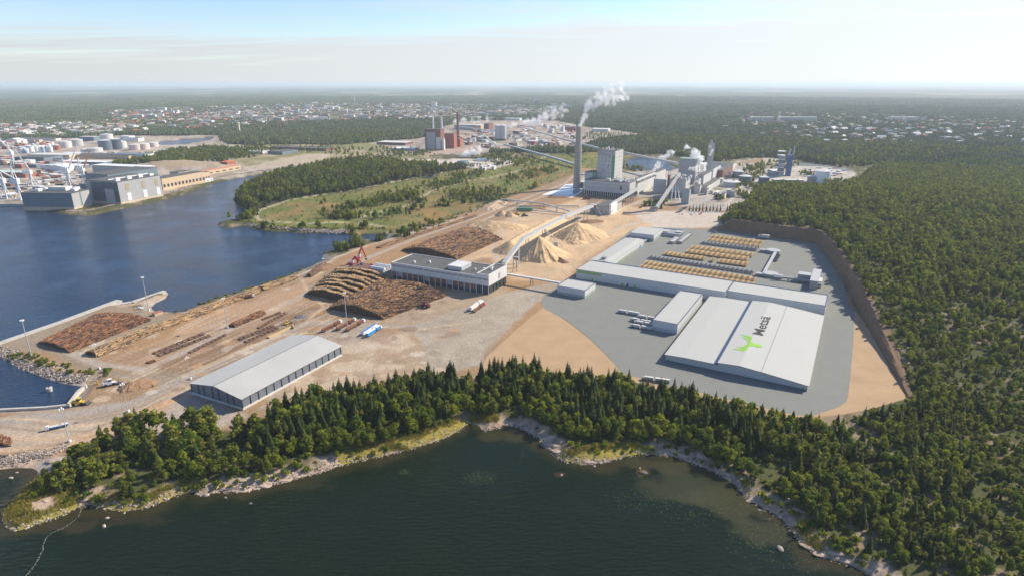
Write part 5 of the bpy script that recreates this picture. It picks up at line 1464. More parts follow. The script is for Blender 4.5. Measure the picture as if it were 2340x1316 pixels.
# mid harbour halls
for i, (lb, x, y, L, W, h, wl, rf, g) in enumerate((
        ('dark grey and cream warehouse at the container quay', 640, 520, 60, 90, 14, tealw, roofg, 0), ('cream long wall warehouse beside the dark grey one', 1000, 470, 40, 130, 12, beigew, concl, 0),
        ('small white office row with black windows', 990, 505, 12, 50, 8, wht, roofg, 0), ('white tent-roofed hall in the parking field', 960, 640, 30, 60, 9, wht, wht, 1),
        ('long white hall behind the cranes', 1150, 620, 30, 90, 10, tealw, wht, 0), ('wide white-roofed hall left of the dark ship hall', 1500, 560, 30, 130, 9, tealw, wht, 0),
        ('grey roofed long hall in the harbour field', 1850, 470, 60, 190, 10, beigew, roofg, 0), ('pale long hall in front of the tanks', 1420, 430, 25, 120, 9, concl, wht, 0),
        ('pink and white hall left of the cranes', 370, 735, 30, 140, 12, brickr, mat('roof_mint', (.45, .55, .52), .7, .05, .1), 0), ('white low shed near the container stacks', 285, 230, 30, 60, 9, wht, concl, 1),
        ('white harbour shed at the end of the basin', 1855, 190, 30, 40, 13, wht, wht, 0), ('blue-white harbour hall beside the basin', 1985, 215, 30, 60, 12, wht, tealw, 0),
        ('dark teal hall among the tank farm', 1350, 210, 30, 60, 16, tealw, concl, 0), ('long cream shed across the far harbour', 800, 205, 25, 160, 9, concl, roofg, 0))):
    blk('harbour_hall', lb, 'warehouse', 'd1', (x, y), L, W, h, wl, rf, 8, 0, bool(g))
blk('harbour_hall', 'dark-roofed storage hall with a pale gable at the foot of the knoll', 'warehouse', 'd2', (1080, 360), 40, 110, 12, concl, tealw, 8)
# tanks
for i, (lb, r, x, y, rad, h, m_) in enumerate((
        ('large white tank at the back of the tank farm', 'd1', 945, 300, 18, 20, concl), ('second large white tank of the tank farm', 'd1', 1100, 280, 20, 22, midg2), ('low wide white tank in front of the farm', 'd1', 1370, 370, 20, 13, concl),
        ('dark blue-grey tank left of its darker twin', 'd2', 365, 190, 21, 30, tealw), ('darkest tank on the right of the farm', 'd2', 535, 180, 18, 32, mat('tank_dark', (.07, .09, .13), .5, .08, .1)), ('pale low tank beside the dark tank', 'd2', 640, 150, 16, 20, concl),
        ('tall pale tank behind the dark tanks', 'd2', 380, 60, 20, 30, concl), ('first of three pale pink tanks by the basin', 'd2', 905, 190, 18, 17, mat('tank_pink', (.62, .50, .46), .7, .06, .1)), ('second of three pale pink tanks by the basin', 'd2', 1060, 180, 18, 18, MATS['tank_pink']),
        ('third of three pale pink tanks by the basin', 'd2', 1230, 130, 17, 14, MATS['tank_pink']), ('low white tank at the left end of the farm', 'd1', 1230, 370, 13, 10, concl), ('red-brown tank among the container stacks', 'd1', 820, 330, 10, 14, brickr))):
    p = at(r, x, y)
    t = thing('storage_tank', lb, 'tank', (p.x, p.y, 0))
    MB().rod((p.x, p.y, -.2), (p.x, p.y, h), rad, rad, 24).build('shell', m_, t)
    MB().rod((p.x, p.y, h), (p.x, p.y, h + 2.5), rad, 1, 24).build('roof', concl if m_ is not wht else wht, t)
for i in range(30):
    x, y = 300 + 16 * i + rnd.uniform(-4, 4), rnd.uniform(345, 395) - i * 1.0
    p = at('d1', x, y)
    h = rnd.uniform(12, 20)
    t = thing('small_tank', 'slim white tank in the long cluster left of the tank farm', 'tank', (p.x, p.y, 0), 0, 'slim tanks in the cluster left of the tank farm')
    MB().rod((p.x, p.y, 0), (p.x, p.y, h), 5, 5, 12).build('shell', wht if i % 4 else mat('tank_blue', (.30, .42, .55), .6, .06, .1), t)
    MB().rod((p.x, p.y, h), (p.x, p.y, h + 2), 5, 1, 12).build('roof', concl, t)
for i in range(80):                                 # containers and crates on the quay
    x, y = rnd.choice([(rnd.uniform(0, 470), rnd.uniform(480, 560)), (rnd.uniform(0, 800), rnd.uniform(230, 330)), (rnd.uniform(120, 1100), rnd.uniform(560, 600))])
    wc_, wm2 = rnd.choice([('red-brown', brickr), ('red-brown', brickr), ('grey', greyw), ('blue-grey', tealw), ('tan', beigew), ('white', wht)])
    zn = ('near' if y > 555 else 'middle' if y > 400 else 'far') + (' left' if x < 300 else ' right')
    o = blk('container_stack', f'{wc_} container stack on the {zn} part of the harbour field', 'container stack', 'd1', (x, y), 14, rnd.uniform(8, 26), rnd.uniform(5, 13), wm2, rnd.choice([brickr, concl, concl]), 8)
    o['group'] = f'{wc_} container stacks, {zn} part of the harbour field'
for i in range(150):                                 # steel parts and small sheds in the shipyard
    r = rnd.random()
    x, y = (rnd.uniform(0, 1300), rnd.uniform(640, 900)) if r < .5 else (rnd.uniform(60, 620), rnd.uniform(880, 1060)) if r < .7 else (rnd.uniform(1100, 2000), rnd.uniform(380, 640))
    wc_, wm2, wm3 = rnd.choice([('rusty', rust, rust), ('blue-grey', tealw, tealw), ('pale', concl, concl), ('sand-coloured', beigew, concl), ('brick-red', brickr, brickr), ('dark', dark, roofg), ('grey', midgrey, wht)])
    zn = ('beside the cranes' if y > 880 else 'in the yard behind the cranes' if y > 640 else 'near the harbour halls') + (' at the far left' if x < 350 else ', centre' if x < 800 else ' on the right')
    o = blk('yard_crate', f'{wc_} low crate {zn}', 'crate', 'd1', (x, y), rnd.uniform(4, 18), rnd.uniform(4, 22), rnd.uniform(1.5, 5), wm2, wm3, rnd.uniform(0, 60))
    o['group'] = f'{wc_} low crates {zn}'
# pale boats and blue boats in store by the basin
for i in range(9):
    p = at('d2', 1250 + i * 55, 262 + i * 3)
    t = thing('stored_boat', 'white and blue boat under cover beside the knoll', 'boat', (p.x, p.y, 0), 0, 'covered boats in a row beside the knoll')
    MB().box(p.x - 4, p.x + 4, p.y - 9, p.y + 9, 0, 3.5).build('hull', bluep if i % 3 == 0 else wht, t)
    MB().extr(Vector((p.x, p.y - 9)), Vector((0, 1)), Vector((1, 0)), [(-4, 3.5), (0, 6), (4, 3.5)], 18).build('cover', wht, t)
# slewing harbour cranes
def crane(label, r, x, y, H_, jib, col2=None, az=0.0, up=1.05):
    p = at(r, x, y); H_ *= 1.4; jib *= 1.35
    t = thing('harbour_crane', label, 'crane', (p.x, p.y, 0), 0, None)
    mb = MB()
    for a in (-6, 6):
        for b in (-6, 6):
            mb.rod((p.x + a, p.y + b, 0), (p.x + a * .3, p.y + b * .3, H_ * .3), .8, .6)
    mb.beam((p.x - 6, p.y - 6, 2), (p.x + 6, p.y - 6, 2), 2, 2); mb.beam((p.x - 6, p.y + 6, 2), (p.x + 6, p.y + 6, 2), 2, 2)
    mb.build('portal', wht, t)
    MB().rod((p.x, p.y, H_ * .3), (p.x, p.y, H_ * .5), 3.2, 2.8, 10).build('pedestal', mat('crane_blue', (.42, .50, .58), .5, .05, .2), t)
    MB().box(p.x - 5, p.x + 4, p.y - 3.5, p.y + 3.5, H_ * .5, H_ * .66).build('cab', wht, t)
    dx, dy = math.cos(az), math.sin(az)
    top = Vector((p.x - dx * 3, p.y - dy * 3, H_))
    m2 = MB()
    for s in (-2, 2): m2.rod((p.x + s * .8, p.y + s, H_ * .62), top, .7, .5)
    m2.rod((p.x - dx * 8, p.y - dy * 8, H_ * .6), top, .6)
    m2.box(p.x - dx * 8 - 2.5, p.x - dx * 8 + 2.5, p.y - dy * 8 - 2, p.y - dy * 8 + 2, H_ * .52, H_ * .66)
    m2.build('mast', wht, t)
    tip = Vector((p.x + dx * jib, p.y + dy * jib, H_ * up + jib * .9))
    m3 = MB(); m3.rod((p.x + dx * 3, p.y + dy * 3, H_ * .6), tip, 1.5, .8); m3.rod(top, (Vector((p.x, p.y, H_ * .6)) + tip) / 2, .3)
    m3.build('jib', col2 or wht, t)
    return t
crane('white slewing crane with its jib to the upper right, behind the smaller ship hall', 'd1', 1010, 870, 42, 20, None, 0.3, 1.0)
crane('crane with an orange and green jib right of its white twin', 'd1', 1225, 850, 42, 18, mat('jib_orange', (.60, .25, .08), .6, .1, .2), 0.2, .9)
crane('white crane with its jib leaning left on the near quay', 'd1', 300, 1050, 42, -48, None, 0.0, 2.3)
crane('white crane at the left edge of the quay', 'd1', 100, 1030, 40, -26, None, -.2, 1.6)
crane('tallest white crane at the left margin, by the container stacks', 'd1', 210, 590, 44, -50, None, .1, 3.4)
crane('thin grey-green crane between the near quay and the parking field', 'd1', 470, 860, 36, -14, steel, .4, 2.0)
# parked cars in the shipyard
def car_mesh(col):
    return col
def make_car(label, m, loc, rz, group):
    t = thing('parked_car', label, 'car', loc, rz, group)
    MB().extr(Vector((-2.2, 0)), Vector((0, 1)), Vector((1, 0)), [(0, .35), (0, .8), (.9, .95), (1.5, 1.4), (3.2, 1.45), (4.0, .95), (4.4, .85), (4.4, .35)], 1.8).build('body', m, t, world=False)
    MB().extr(Vector((-1.25, -.01)), Vector((0, 1)), Vector((1, 0)), [(.1, .95), (.6, 1.36), (2.1, 1.38), (2.8, .95)], 1.82).build('window', glass, t, world=False)
    w_ = MB()
    for x in (-1.4, 1.3): w_.rod((x, -.05, .33), (x, 1.85, .33), .34, n=10)
    w_.build('wheel', rub, t, world=False)
    return t
carp = {}
def car(m, loc, rz, label, group):
    k = m.name
    if k not in carp:
        carp[k] = make_car(label, m, loc, rz, group); return carp[k]
    return dup(carp[k], loc, rz, None, label, group)
cm = [wht, concl, dark, redp, bluep, steel, midgrey]
cn = ['white', 'cream', 'black', 'red', 'blue', 'silver', 'grey']
for i in range(48):
    j = rnd.randrange(7); rr_, cc_ = divmod(i, 12)
    p = at('d1', 660 + cc_ * 24 + rr_ * 12, 665 + rr_ * 17)
    car(cm[j], p, R(60), f'{cn[j]} car in the rows on the shipyard parking field', f'{cn[j]} cars on the shipyard parking field')
for i in range(58):
    j = rnd.randrange(7)
    if i < 34:
        p = at('d4', 1700 + (i % 17) * 33, 965 if i < 17 else 1020); rz = R(90) - R(AZ)
        where = 'under the row of columnar trees'
    elif i < 48:
        p = at('d4', 1520 + (i - 34) * 8 + (i % 2) * 30, 1030 - (i - 34) * 6); rz = R(20)
        where = 'along the lane left of the columnar trees'
    else:
        p = at('d4', rnd.uniform(1560, 1900), rnd.uniform(1035, 1062)); rz = R(70)
        where = 'on the gravel in front of the columnar trees'
    car(cm[j], p, rz, f'{cn[j]} car {where}', f'{cn[j]} cars {where}')
for i in range(14):
    j = rnd.randrange(7); p = at('e3', 590 + rnd.uniform(0, 90) , 900 - i * 14)
    car(cm[j], p, R(70), f'{cn[j]} car on the lane beside the wood', f'{cn[j]} cars on the lane beside the wood')

# ---------------------------------------------------------------- quays, piers and stone banks
def quay(name, label, r, pts, wdt, top=0.35, side=1):
    P = [Vector((*p, 0)) for p in A2(r, pts, 0)]
    mb = MB()
    for a, b in zip(P[:-1], P[1:]):
        d = (b - a).normalized(); n = Vector((-d.y, d.x, 0)) * wdt * side
        q = [a, b, b + n, a + n]
        mb.prism([(p.x, p.y) for p in (q if side > 0 else q[::-1])], -5, top)
    o = mb.build(name, conc)
    return tag(o, label, 'quay')
quay('concrete_quay', 'long concrete quay edge along the left bay', 'p', [(-160, 838), (0, 780), (134, 734), (266, 685)], 7, .35, -1)
quay('concrete_quay', 'short concrete quay edge of the small basin', 'p', [(199, 878), (181, 893), (158, 924)], 1.8, .2, -1)
quay('concrete_quay', 'quay edge along the bottom of the small basin', 'p', [(158, 925), (100, 931), (0, 936), (-300, 955)], 1.8, .2, -1)
quay('concrete_quay', 'quay block under the shipyard cranes', 'd1', [(-60, 1120), (150, 1110), (620, 1120)], 3, 1.0, 1)
P = [at('p', *q, -1.0) for q in ((278, 694), (302, 690), (332, 680), (376, 665))]
mb = MB()
for a, b in zip(P[:-1], P[1:]): mb.beam(a + Vector((0, 0, -1.6)), b + Vector((0, 0, -1.6)), 5, 4)
tag(mb.build('stone_pier', conc), 'low stone breakwater sticking into the bay behind the masts', 'pier')
# rocks: loose stone scatter source shapes
def rock_mesh(seed, flat=.65, n=7, m_=4):
    rr = random.Random(seed)
    bm = MB()
    ring = []
    for j in range(m_ + 1):
        th = math.pi * j / m_
        for i in range(n):
            ph = 2 * math.pi * i / n + rr.uniform(-.25, .25)
            q = rr.uniform(.75, 1.15) if n < 9 else .8 + .5 * float(fbm(np.array([math.cos(ph) * math.sin(th) * 2.2 + seed]), np.array([math.sin(ph) * math.sin(th) * 2.2 + math.cos(th) * 3]), seed % 50, 4)[0]) * (1 + .12 * rr.random())
            bm.v.append((math.sin(th) * math.cos(ph) * q, math.sin(th) * math.sin(ph) * q, math.cos(th) * flat * q))
    for j in range(m_):
        for i in range(n):
            a, b = j * n + i, j * n + (i + 1) % n
            bm.f.append((a, a + n, b + n, b)); bm.c.append(None)
    return bm
stone = mat('shore_stone', (0.33, 0.27, 0.22), 0.9, 0.35, 1.2, rndv=.5, spec=.2)
PROT = bpy.data.collections.new('prototype_forms')
def proto_obj(name, mb, m):
    o = mb.build(name, m)
    COL.objects.unlink(o)
    return o
def scatter(name, coords, scale, protos, m, label, idx=None, rot=None, kind='stuff', zs=None):
    """one object that sets copies of the given shapes on many points with geometry nodes"""
    n = len(coords)
    me = bpy.data.meshes.new(name)
    me.vertices.add(n)
    me.vertices.foreach_set('co', np.asarray(coords, np.float32).ravel())
    rs = np.random.RandomState(n + len(name))
    def attr(nm, ty, arr, key='value'):
        a = me.attributes.new(nm, ty, 'POINT'); a.data.foreach_set(key, np.asarray(arr).ravel())
    sc = np.repeat(np.asarray(scale, np.float32)[:, None], 3, 1)
    sc[:, 2] *= rs.uniform(.85, 1.2, n) if zs is None else zs
    attr('size', 'FLOAT_VECTOR', sc.astype(np.float32), 'vector')
    ro = np.zeros((n, 3), np.float32); ro[:, 2] = rs.uniform(0, 6.283, n) if rot is None else rot
    attr('turn', 'FLOAT_VECTOR', ro, 'vector')
    attr('pick', 'INT', (rs.randint(0, len(protos), n) if idx is None else idx).astype(np.int32))
    me.update()
    o = bpy.data.objects.new(name, me); COL.objects.link(o)
    c = bpy.data.collections.new(name + '_forms')
    for p in protos: c.objects.link(p)
    ng = bpy.data.node_groups.new(name, 'GeometryNodeTree')
    ng.interface.new_socket('Geometry', in_out='INPUT', socket_type='NodeSocketGeometry')
    ng.interface.new_socket('Geometry', in_out='OUTPUT', socket_type='NodeSocketGeometry')
    N = ng.nodes
    gi, go = N.new('NodeGroupInput'), N.new('NodeGroupOutput')
    ip = N.new('GeometryNodeInstanceOnPoints')
    ci = N.new('GeometryNodeCollectionInfo'); ci.inputs['Collection'].default_value = c
    ci.inputs['Separate Children'].default_value = True; ci.inputs['Reset Children'].default_value = True
    ip.inputs['Pick Instance'].default_value = True
    def na(nm, ty):
        a = N.new('GeometryNodeInputNamedAttribute'); a.data_type = ty; a.inputs['Name'].default_value = nm
        return a.outputs['Attribute']
    ng.links.new(gi.outputs[0], ip.inputs['Points']); ng.links.new(ci.outputs[0], ip.inputs['Instance'])
    ng.links.new(na('pick', 'INT'), ip.inputs['Instance Index'])
    ng.links.new(na('turn', 'FLOAT_VECTOR'), ip.inputs['Rotation'])
    ng.links.new(na('size', 'FLOAT_VECTOR'), ip.inputs['Scale'])
    ng.links.new(ip.outputs[0], go.inputs[0])
    md = o.modifiers.new('placement', 'NODES'); md.node_group = ng
    me.materials.append(m)
    return tag(o, label, None, None, kind)
rocks = [proto_obj('stone_form_' + c, rock_mesh(i), stone) for i, c in enumerate('abcd')]
def along(r, pts, n, spread, z=WL, seed=1, bias=0.0):
    P = A2(r, pts, z)
    seg = np.hypot(*(np.diff(P, axis=0)).T); cum = np.concatenate([[0], np.cumsum(seg)])
    rs = np.random.RandomState(seed)
    s = rs.uniform(0, cum[-1], n)
    i = np.clip(np.searchsorted(cum, s) - 1, 0, len(seg) - 1)
    f = ((s - cum[i]) / seg[i])[:, None]
    q = P[i] * (1 - f) + P[i + 1] * f
    d = (P[i + 1] - P[i]) / seg[i][:, None]
    off = rs.normal(bias, spread, n)[:, None]
    return q + np.stack([-d[:, 1], d[:, 0]], 1) * off
def stones(name, label, r, pts, n, spread, smin, smax, seed, bias=0):
    q = along(r, pts, n, spread, WL, seed, bias)
    z = ground_z(q[:, 0], q[:, 1])
    rs = np.random.RandomState(seed)
    k = z > WL - .8
    q, z = q[k], z[k]
    s = rs.uniform(smin, smax, len(q)) ** 1.0
    scatter(name, np.stack([q[:, 0], q[:, 1], z + s * .1], 1), s, rocks, stone, label)
stones('stone_bank', 'grey and pink stone bank between the quay land and the small basin', 'p', [(-120, 775), (0, 808), (30, 820), (60, 839), (100, 855), (150, 868), (195, 874)], 1500, 2.2, .5, 1.3, 3, 1.5)
stones('stone_bank', 'pale stone bank at the left inlet below the road', 'p', [(-200, 1066), (0, 1062), (50, 1056), (110, 1046), (160, 1030)], 1500, 2.0, .35, .9, 4, 1)
stones('stone_bank', 'stone edge round the meadow point', 'p', [(560, 515), (600, 523), (700, 531), (760, 534), (797, 532)], 900, 2.2, .8, 2.0, 5, 2)
stones('stone_bank', 'stones along the far shipyard shore', 'p', [(150, 487), (205, 486), (275, 470), (350, 454), (420, 437), (480, 414), (530, 404), (600, 395), (645, 390)], 1400, 2.5, .9, 2.2, 6, 2)
stones('stone_bank', 'small stones along the bay side of the quay road', 'p', [(395, 712), (480, 686), (580, 655), (690, 616), (740, 596)], 700, 1.2, .4, 1.0, 7, 1)
stones('shore_rubble', 'broken stones along the wild shore below the wood', 'p', [(0, 1205), (100, 1192), (205, 1150), (330, 1160), (404, 1130), (500, 1122), (640, 1102), (770, 1065), (870, 1042), (980, 1012), (1050, 982), (1108, 983), (1182, 974),
        (1240, 1015), (1290, 1052), (1380, 1057), (1460, 1037), (1540, 1042), (1612, 1068), (1680, 1107), (1740, 1157), (1815, 1218), (1900, 1278), (2010, 1330)], 3200, 2.6, .12, .75, 8, 0)
stones('stone_pier_edge', 'rounded stones edging the small harbour arm', 'p', [(1095, 984), (1110, 990), (1138, 986)], 60, .5, .3, .6, 9)
# single boulders standing in the shallows
bl = [('long flat pale rock in the water near the right shore', 1783, 1254, 2.4, .4), ('low pink skerry with a white top off the middle shore', 1470, 1080, 2.6, .4), ('boulder left of the pink skerry', 1462, 1070, .9, .7),
      ('dark boulder in the shallows below the reed point', 238, 1203, 1.5, .8), ('grey boulder at the tip of the yellow spit', 472, 1132, 2.0, .6), ('small boulder off the left beach', 515, 1137, 1.0, .7),
      ('pale boulder standing alone off the left beach', 572, 1151, 1.2, .8), ('flat rock beside the foam line', 245, 1183, 1.3, .4), ('boulder near the left margin', 25, 1092, 1.6, .5), ('stone at the mouth of the inlet', 38, 1080, 1.1, .6),
      ('round boulder at the end of the yellow spit', 386, 1130, 1.2, .8), ('dark boulder off the middle point', 1358, 1066, 1.2, .7), ('dark boulder under the middle point', 1330, 1044, 1.6, .7),
      ('small orange rock in front of the middle point', 1283, 1085, 1.3, .4), ('small rock off the right shore', 1885, 1273, .9, .5), ('stone near the bottom right corner shore', 1830, 1243, .8, .6)]
for lb, x, y, s, fl in bl:
    p = at('p', x, y, WL)
    o = rock_mesh(int(x), fl, 16, 10).build('boulder', stone, smooth=True)
    o.location = (p.x, p.y, WL + s * fl * .25); s *= .65; o.scale = (s * 1.2, s * .8, s); o.rotation_euler = (0, 0, x)
    tag(o, lb, 'boulder')
# bedrock slabs on the wild shore
slabm = mat('bedrock', (0.42, 0.31, 0.23), 0.9, .35, .6, bump=.5)
for i, (x, y, s) in enumerate(((1262, 1015, 7), (1275, 1030, 6), (1345, 1052, 5), (1530, 1022, 6), (1570, 1040, 7), (1600, 1055, 5), (1660, 1080, 5), (1722, 1140, 6), (1745, 1160, 5), (1800, 1150, 6), (1835, 1175, 6), (1855, 1250, 6), (1880, 1262, 6), (1905, 1262, 5), (1925, 1275, 5),
                                 (490, 1108, 5), (520, 1112, 6), (560, 1100, 5), (600, 1105, 7), (650, 1093, 5), (110, 1148, 5), (120, 1056, 6), (190, 1142, 4), (30, 1203, 3), (1990, 1300, 5))):
    p = at('p', x, y, -2)
    o = rock_mesh(300 + i, .35, 13, 8).build('rock_slab', slabm)
    zz_ = float(ground_z(np.array([p.x]), np.array([p.y]))[0])
    o.location = (p.x, p.y, zz_ - s * .06); s *= .72; o.scale = (s * rnd.uniform(.8, 1.2), s * rnd.uniform(.35, .6), s * .5); o.rotation_euler = (R(rnd.uniform(-8, 8)), R(rnd.uniform(-8, 8)), R(rnd.uniform(-50, 10)))
    w_ = 'left shore' if x < 700 else 'middle point' if x < 1450 else 'right shore'
    tag(o, f'pale pink bedrock slab on the {w_} below the trees', 'rock', f'bedrock slabs on the {w_}')
# navigation dolphin in the basin
p = at('p', 114, 893, WL)
t = thing('mooring_dolphin', 'round concrete mooring post with a pale cap in the small basin', 'mooring post', (p.x, p.y, WL))
MB().rod((p.x, p.y, WL - 2), (p.x, p.y, WL + 2.2), 1.7, 1.7, 14).build('shaft', conc, t)
MB().rod((p.x, p.y, WL + 2.2), (p.x, p.y, WL + 2.7), 1.9, 1.9, 14).build('cap', mat('cap_pink', (.62, .5, .45), .8, .1, .4), t)
MB().rod((p.x, p.y, WL + 2.7), (p.x, p.y, WL + 3.4), .4, .4, 8).build('bollard', dark, t)

# ---------------------------------------------------------------- log piles
logc = mat('pulpwood', (1, 1, 1), 0.9, 0.2, 1.2, attr='tint', spec=.2)
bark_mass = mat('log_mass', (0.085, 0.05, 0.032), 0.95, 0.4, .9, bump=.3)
def log_pile(name, label, quad, rows, gap, h, r0=.24, seed=1, pal=0, cat='log pile', step=.5, alt=.0):
    """quad: FL, FR, BL, BR pixels; rows are arched walls of logs, the logs lie front to back"""
    rs = random.Random(seed)
    P = [at('p', *q, 0) for q in quad]
    c = (P[0] + P[1] + P[2] + P[3]) / 4
    t = thing(name, label, cat, (c.x, c.y, 0))
    def bp(a, b):                         # a across, b depth
        return P[0] * (1 - a) * (1 - b) + P[1] * a * (1 - b) + P[2] * (1 - a) * b + P[3] * a * b
    logs, mass = MB(), MB()
    pals = [((.14, .08, .052), (.19, .115, .075), (.27, .15, .07), (.06, .042, .038), (.36, .20, .08), (.09, .06, .055)), ((.14, .07, .045), (.20, .09, .05), (.28, .12, .05), (.07, .042, .042), (.30, .16, .07), (.10, .065, .055)),
            ((.34, .21, .10), (.28, .19, .12), (.42, .26, .12), (.20, .145, .11), (.46, .31, .15), (.12, .085, .06)), ((.12, .075, .06), (.16, .095, .07), (.10, .07, .06), (.2, .11, .07), (.13, .08, .06))][pal]
    for j in range(rows):
        b0, b1 = (j + gap / 2) / rows, (j + 1 - gap / 2) / rows
        W_ = (bp(1, (b0 + b1) / 2) - bp(0, (b0 + b1) / 2)).length
        n = max(3, int(W_ / step))
        off = rs.uniform(-.03, .03); hj = h * (rs.uniform(.85, 1.08) if gap > .2 else rs.uniform(.97, 1.03)); ph = rs.uniform(0, 6)
        def prof(a):
            s = max(0.0, math.sin(math.pi * min(max(a, 0), 1))) ** .55
            return hj * s * (1 + .07 * math.sin(a * 9 + ph) + .05 * math.sin(a * 23 + ph * 2))
        # body of the row: a solid mass under the visible logs
        k = 16
        for i in range(k):
            a0, a1 = i / k, (i + 1) / k
            z0, z1 = max(.05, prof(a0) - .25), max(.05, prof(a1) - .25)
            f0, f1, g0, g1 = bp(a0, b0 + .004), bp(a1, b0 + .004), bp(a0, b1 - .004), bp(a1, b1 - .004)
            U3 = lambda p, z: (p.x, p.y, z)
            mass.face([U3(f0, 0), U3(f1, 0), U3(f1, z1), U3(f0, z0)])
            mass.face([U3(g1, 0), U3(g0, 0), U3(g0, z0), U3(g1, z1)])
            mass.face([U3(f0, z0), U3(f1, z1), U3(g1, z1), U3(g0, z0)])
        for i in range(n if gap > .2 else n * 2):
            a = (i + rs.uniform(.1, .9)) / n / (1 if gap > .2 else 2)
            z = prof(a)
            if z < .3: z = rs.uniform(.2, .5)
            for rep in range(1 if alt == 0 else 2):
                da = rs.gauss(0, .014 if gap > .2 else .03)
                jb = rs.uniform(-.012, .012) if gap > .2 else rs.uniform(-.5, .5) / rows
                p, q = bp(a, max(0, b0 + jb)), bp(min(1, max(0, a + da)), min(1, b1 + jb))
                z_ = z - rep * rs.uniform(.2, .9) + (rs.gauss(0, .32) if gap < .2 and h > 2.2 else 0)
                p = Vector((p.x, p.y, z_ + rs.uniform(-.15, .15))); q = Vector((q.x, q.y, z_ + rs.uniform(-.3, .3)))
                if j % 3 == 2 and rs.random() < .3: z_ += .5
                logs.cur = rs.choice(pals)
                i0 = len(logs.f)
                logs.rod(p, q, r0 * rs.uniform(.9, 1.9), r0 * rs.uniform(.8, 1.5), 5)
                logs.c[-1] = logs.c[-2] = (.52, .34, .16)
        # cut ends at the front face, lit rim and shaded ends put into the colour
        if gap > .2 or j == 0:
            ne = int(W_ * h * .55)
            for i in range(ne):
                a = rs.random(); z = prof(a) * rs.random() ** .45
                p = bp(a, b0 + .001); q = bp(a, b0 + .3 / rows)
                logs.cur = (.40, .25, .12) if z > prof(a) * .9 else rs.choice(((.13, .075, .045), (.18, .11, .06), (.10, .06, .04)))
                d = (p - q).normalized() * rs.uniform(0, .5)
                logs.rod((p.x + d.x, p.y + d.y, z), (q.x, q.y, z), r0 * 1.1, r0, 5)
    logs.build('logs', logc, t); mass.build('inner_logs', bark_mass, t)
    return t
log_pile('pulpwood_pile', 'left half of the main log pile with open arched rows showing dark gaps', [(697, 674), (806, 697), (765, 617), (908, 642)], 8, .60, 8.5, .30, 11, 2, step=.42)
log_pile('pulpwood_pile', 'broad brown right half of the main log pile, closely packed', [(751, 706), (876, 730), (858, 647), (1020, 677)], 12, .10, 8.5, .30, 12, 0, step=.45)
log_pile('pulpwood_pile', 'big brown log pile behind the white panelled hall', [(918, 573), (1045, 594), (1058, 525), (1144, 549)], 11, .07, 8, .34, 13, 0, step=.5)
log_pile('pulpwood_pile', 'reddish brown log pile on the quay land by the bay', [(88, 784), (160, 806), (222, 718), (346, 732)], 14, .08, 4.2, .24, 14, 1, step=.42)
log_pile('birch_pile', 'long grey and tan row of logs on the quay road, nearest the basin', [(194, 808), (226, 816), (351, 744), (373, 753)], 14, .08, 3.6, .22, 15, 2, step=.4)
log_pile('birch_pile', 'long low row of tan logs following the bay shore', [(356, 744), (373, 754), (585, 660), (600, 667)], 16, .06, 3.2, .24, 16, 2, step=.45)
log_pile('birch_pile', 'far end of the shore row of logs, near the red cranes', [(590, 658), (604, 665), (672, 632), (684, 638)], 6, .08, 2.8, .24, 17, 2, step=.5)
log_pile('pine_pile', 'short orange and black log pile beside a lamp mast', [(521, 746), (538, 748), (590, 713), (610, 718)], 7, .08, 3, .24, 18, 1, step=.4)
for lb, q in (('first dark brown line of logs on the bark field', [(588, 748), (592, 752), (652, 712), (658, 716)]), ('second short dark line of logs on the bark field', [(598, 728), (602, 732), (640, 712), (644, 715)]),
              ('upper line of dark logs behind the storage hall', [(545, 773), (550, 779), (622, 742), (630, 746)]), ('lower line of dark logs behind the storage hall', [(558, 779), (563, 784), (632, 746), (640, 750)]),
              ('long dark line of logs in the middle of the bark field', [(348, 806), (353, 811), (462, 760), (470, 764)]), ('second long dark line of logs in the middle of the bark field', [(358, 810), (364, 816), (478, 764), (484, 768)]),
              ('faint orange line of logs right of the long dark lines', [(430, 804), (436, 808), (515, 762), (520, 766)]), ('short orange line of logs at the lower end of the bark field', [(333, 828), (342, 831), (352, 822), (358, 826)])):
    log_pile('log_line', lb, q, 9, .25, 1.0, .22, int(q[0][0]), 3 if 'dark' in lb else 1, 'log row', step=.6)
log_pile('pine_pile', 'orange log stack at the left margin by the inlet road', [(-30, 1018), (24, 1020), (-20, 998), (28, 1003)], 2, .1, 2.4, .25, 19, 1, step=.4)
log_pile('pine_pile', 'small brown log stack by the shore road below the red cranes', [(703, 632), (712, 634), (722, 612), (755, 606)], 5, .1, 4.0, .3, 20, 3, step=.5)
log_pile('pine_pile', 'row of waste wood along the meadow edge road', [(860, 566), (868, 569), (1085, 492), (1092, 495)], 14, .15, 2.0, .3, 21, 0, step=.8)

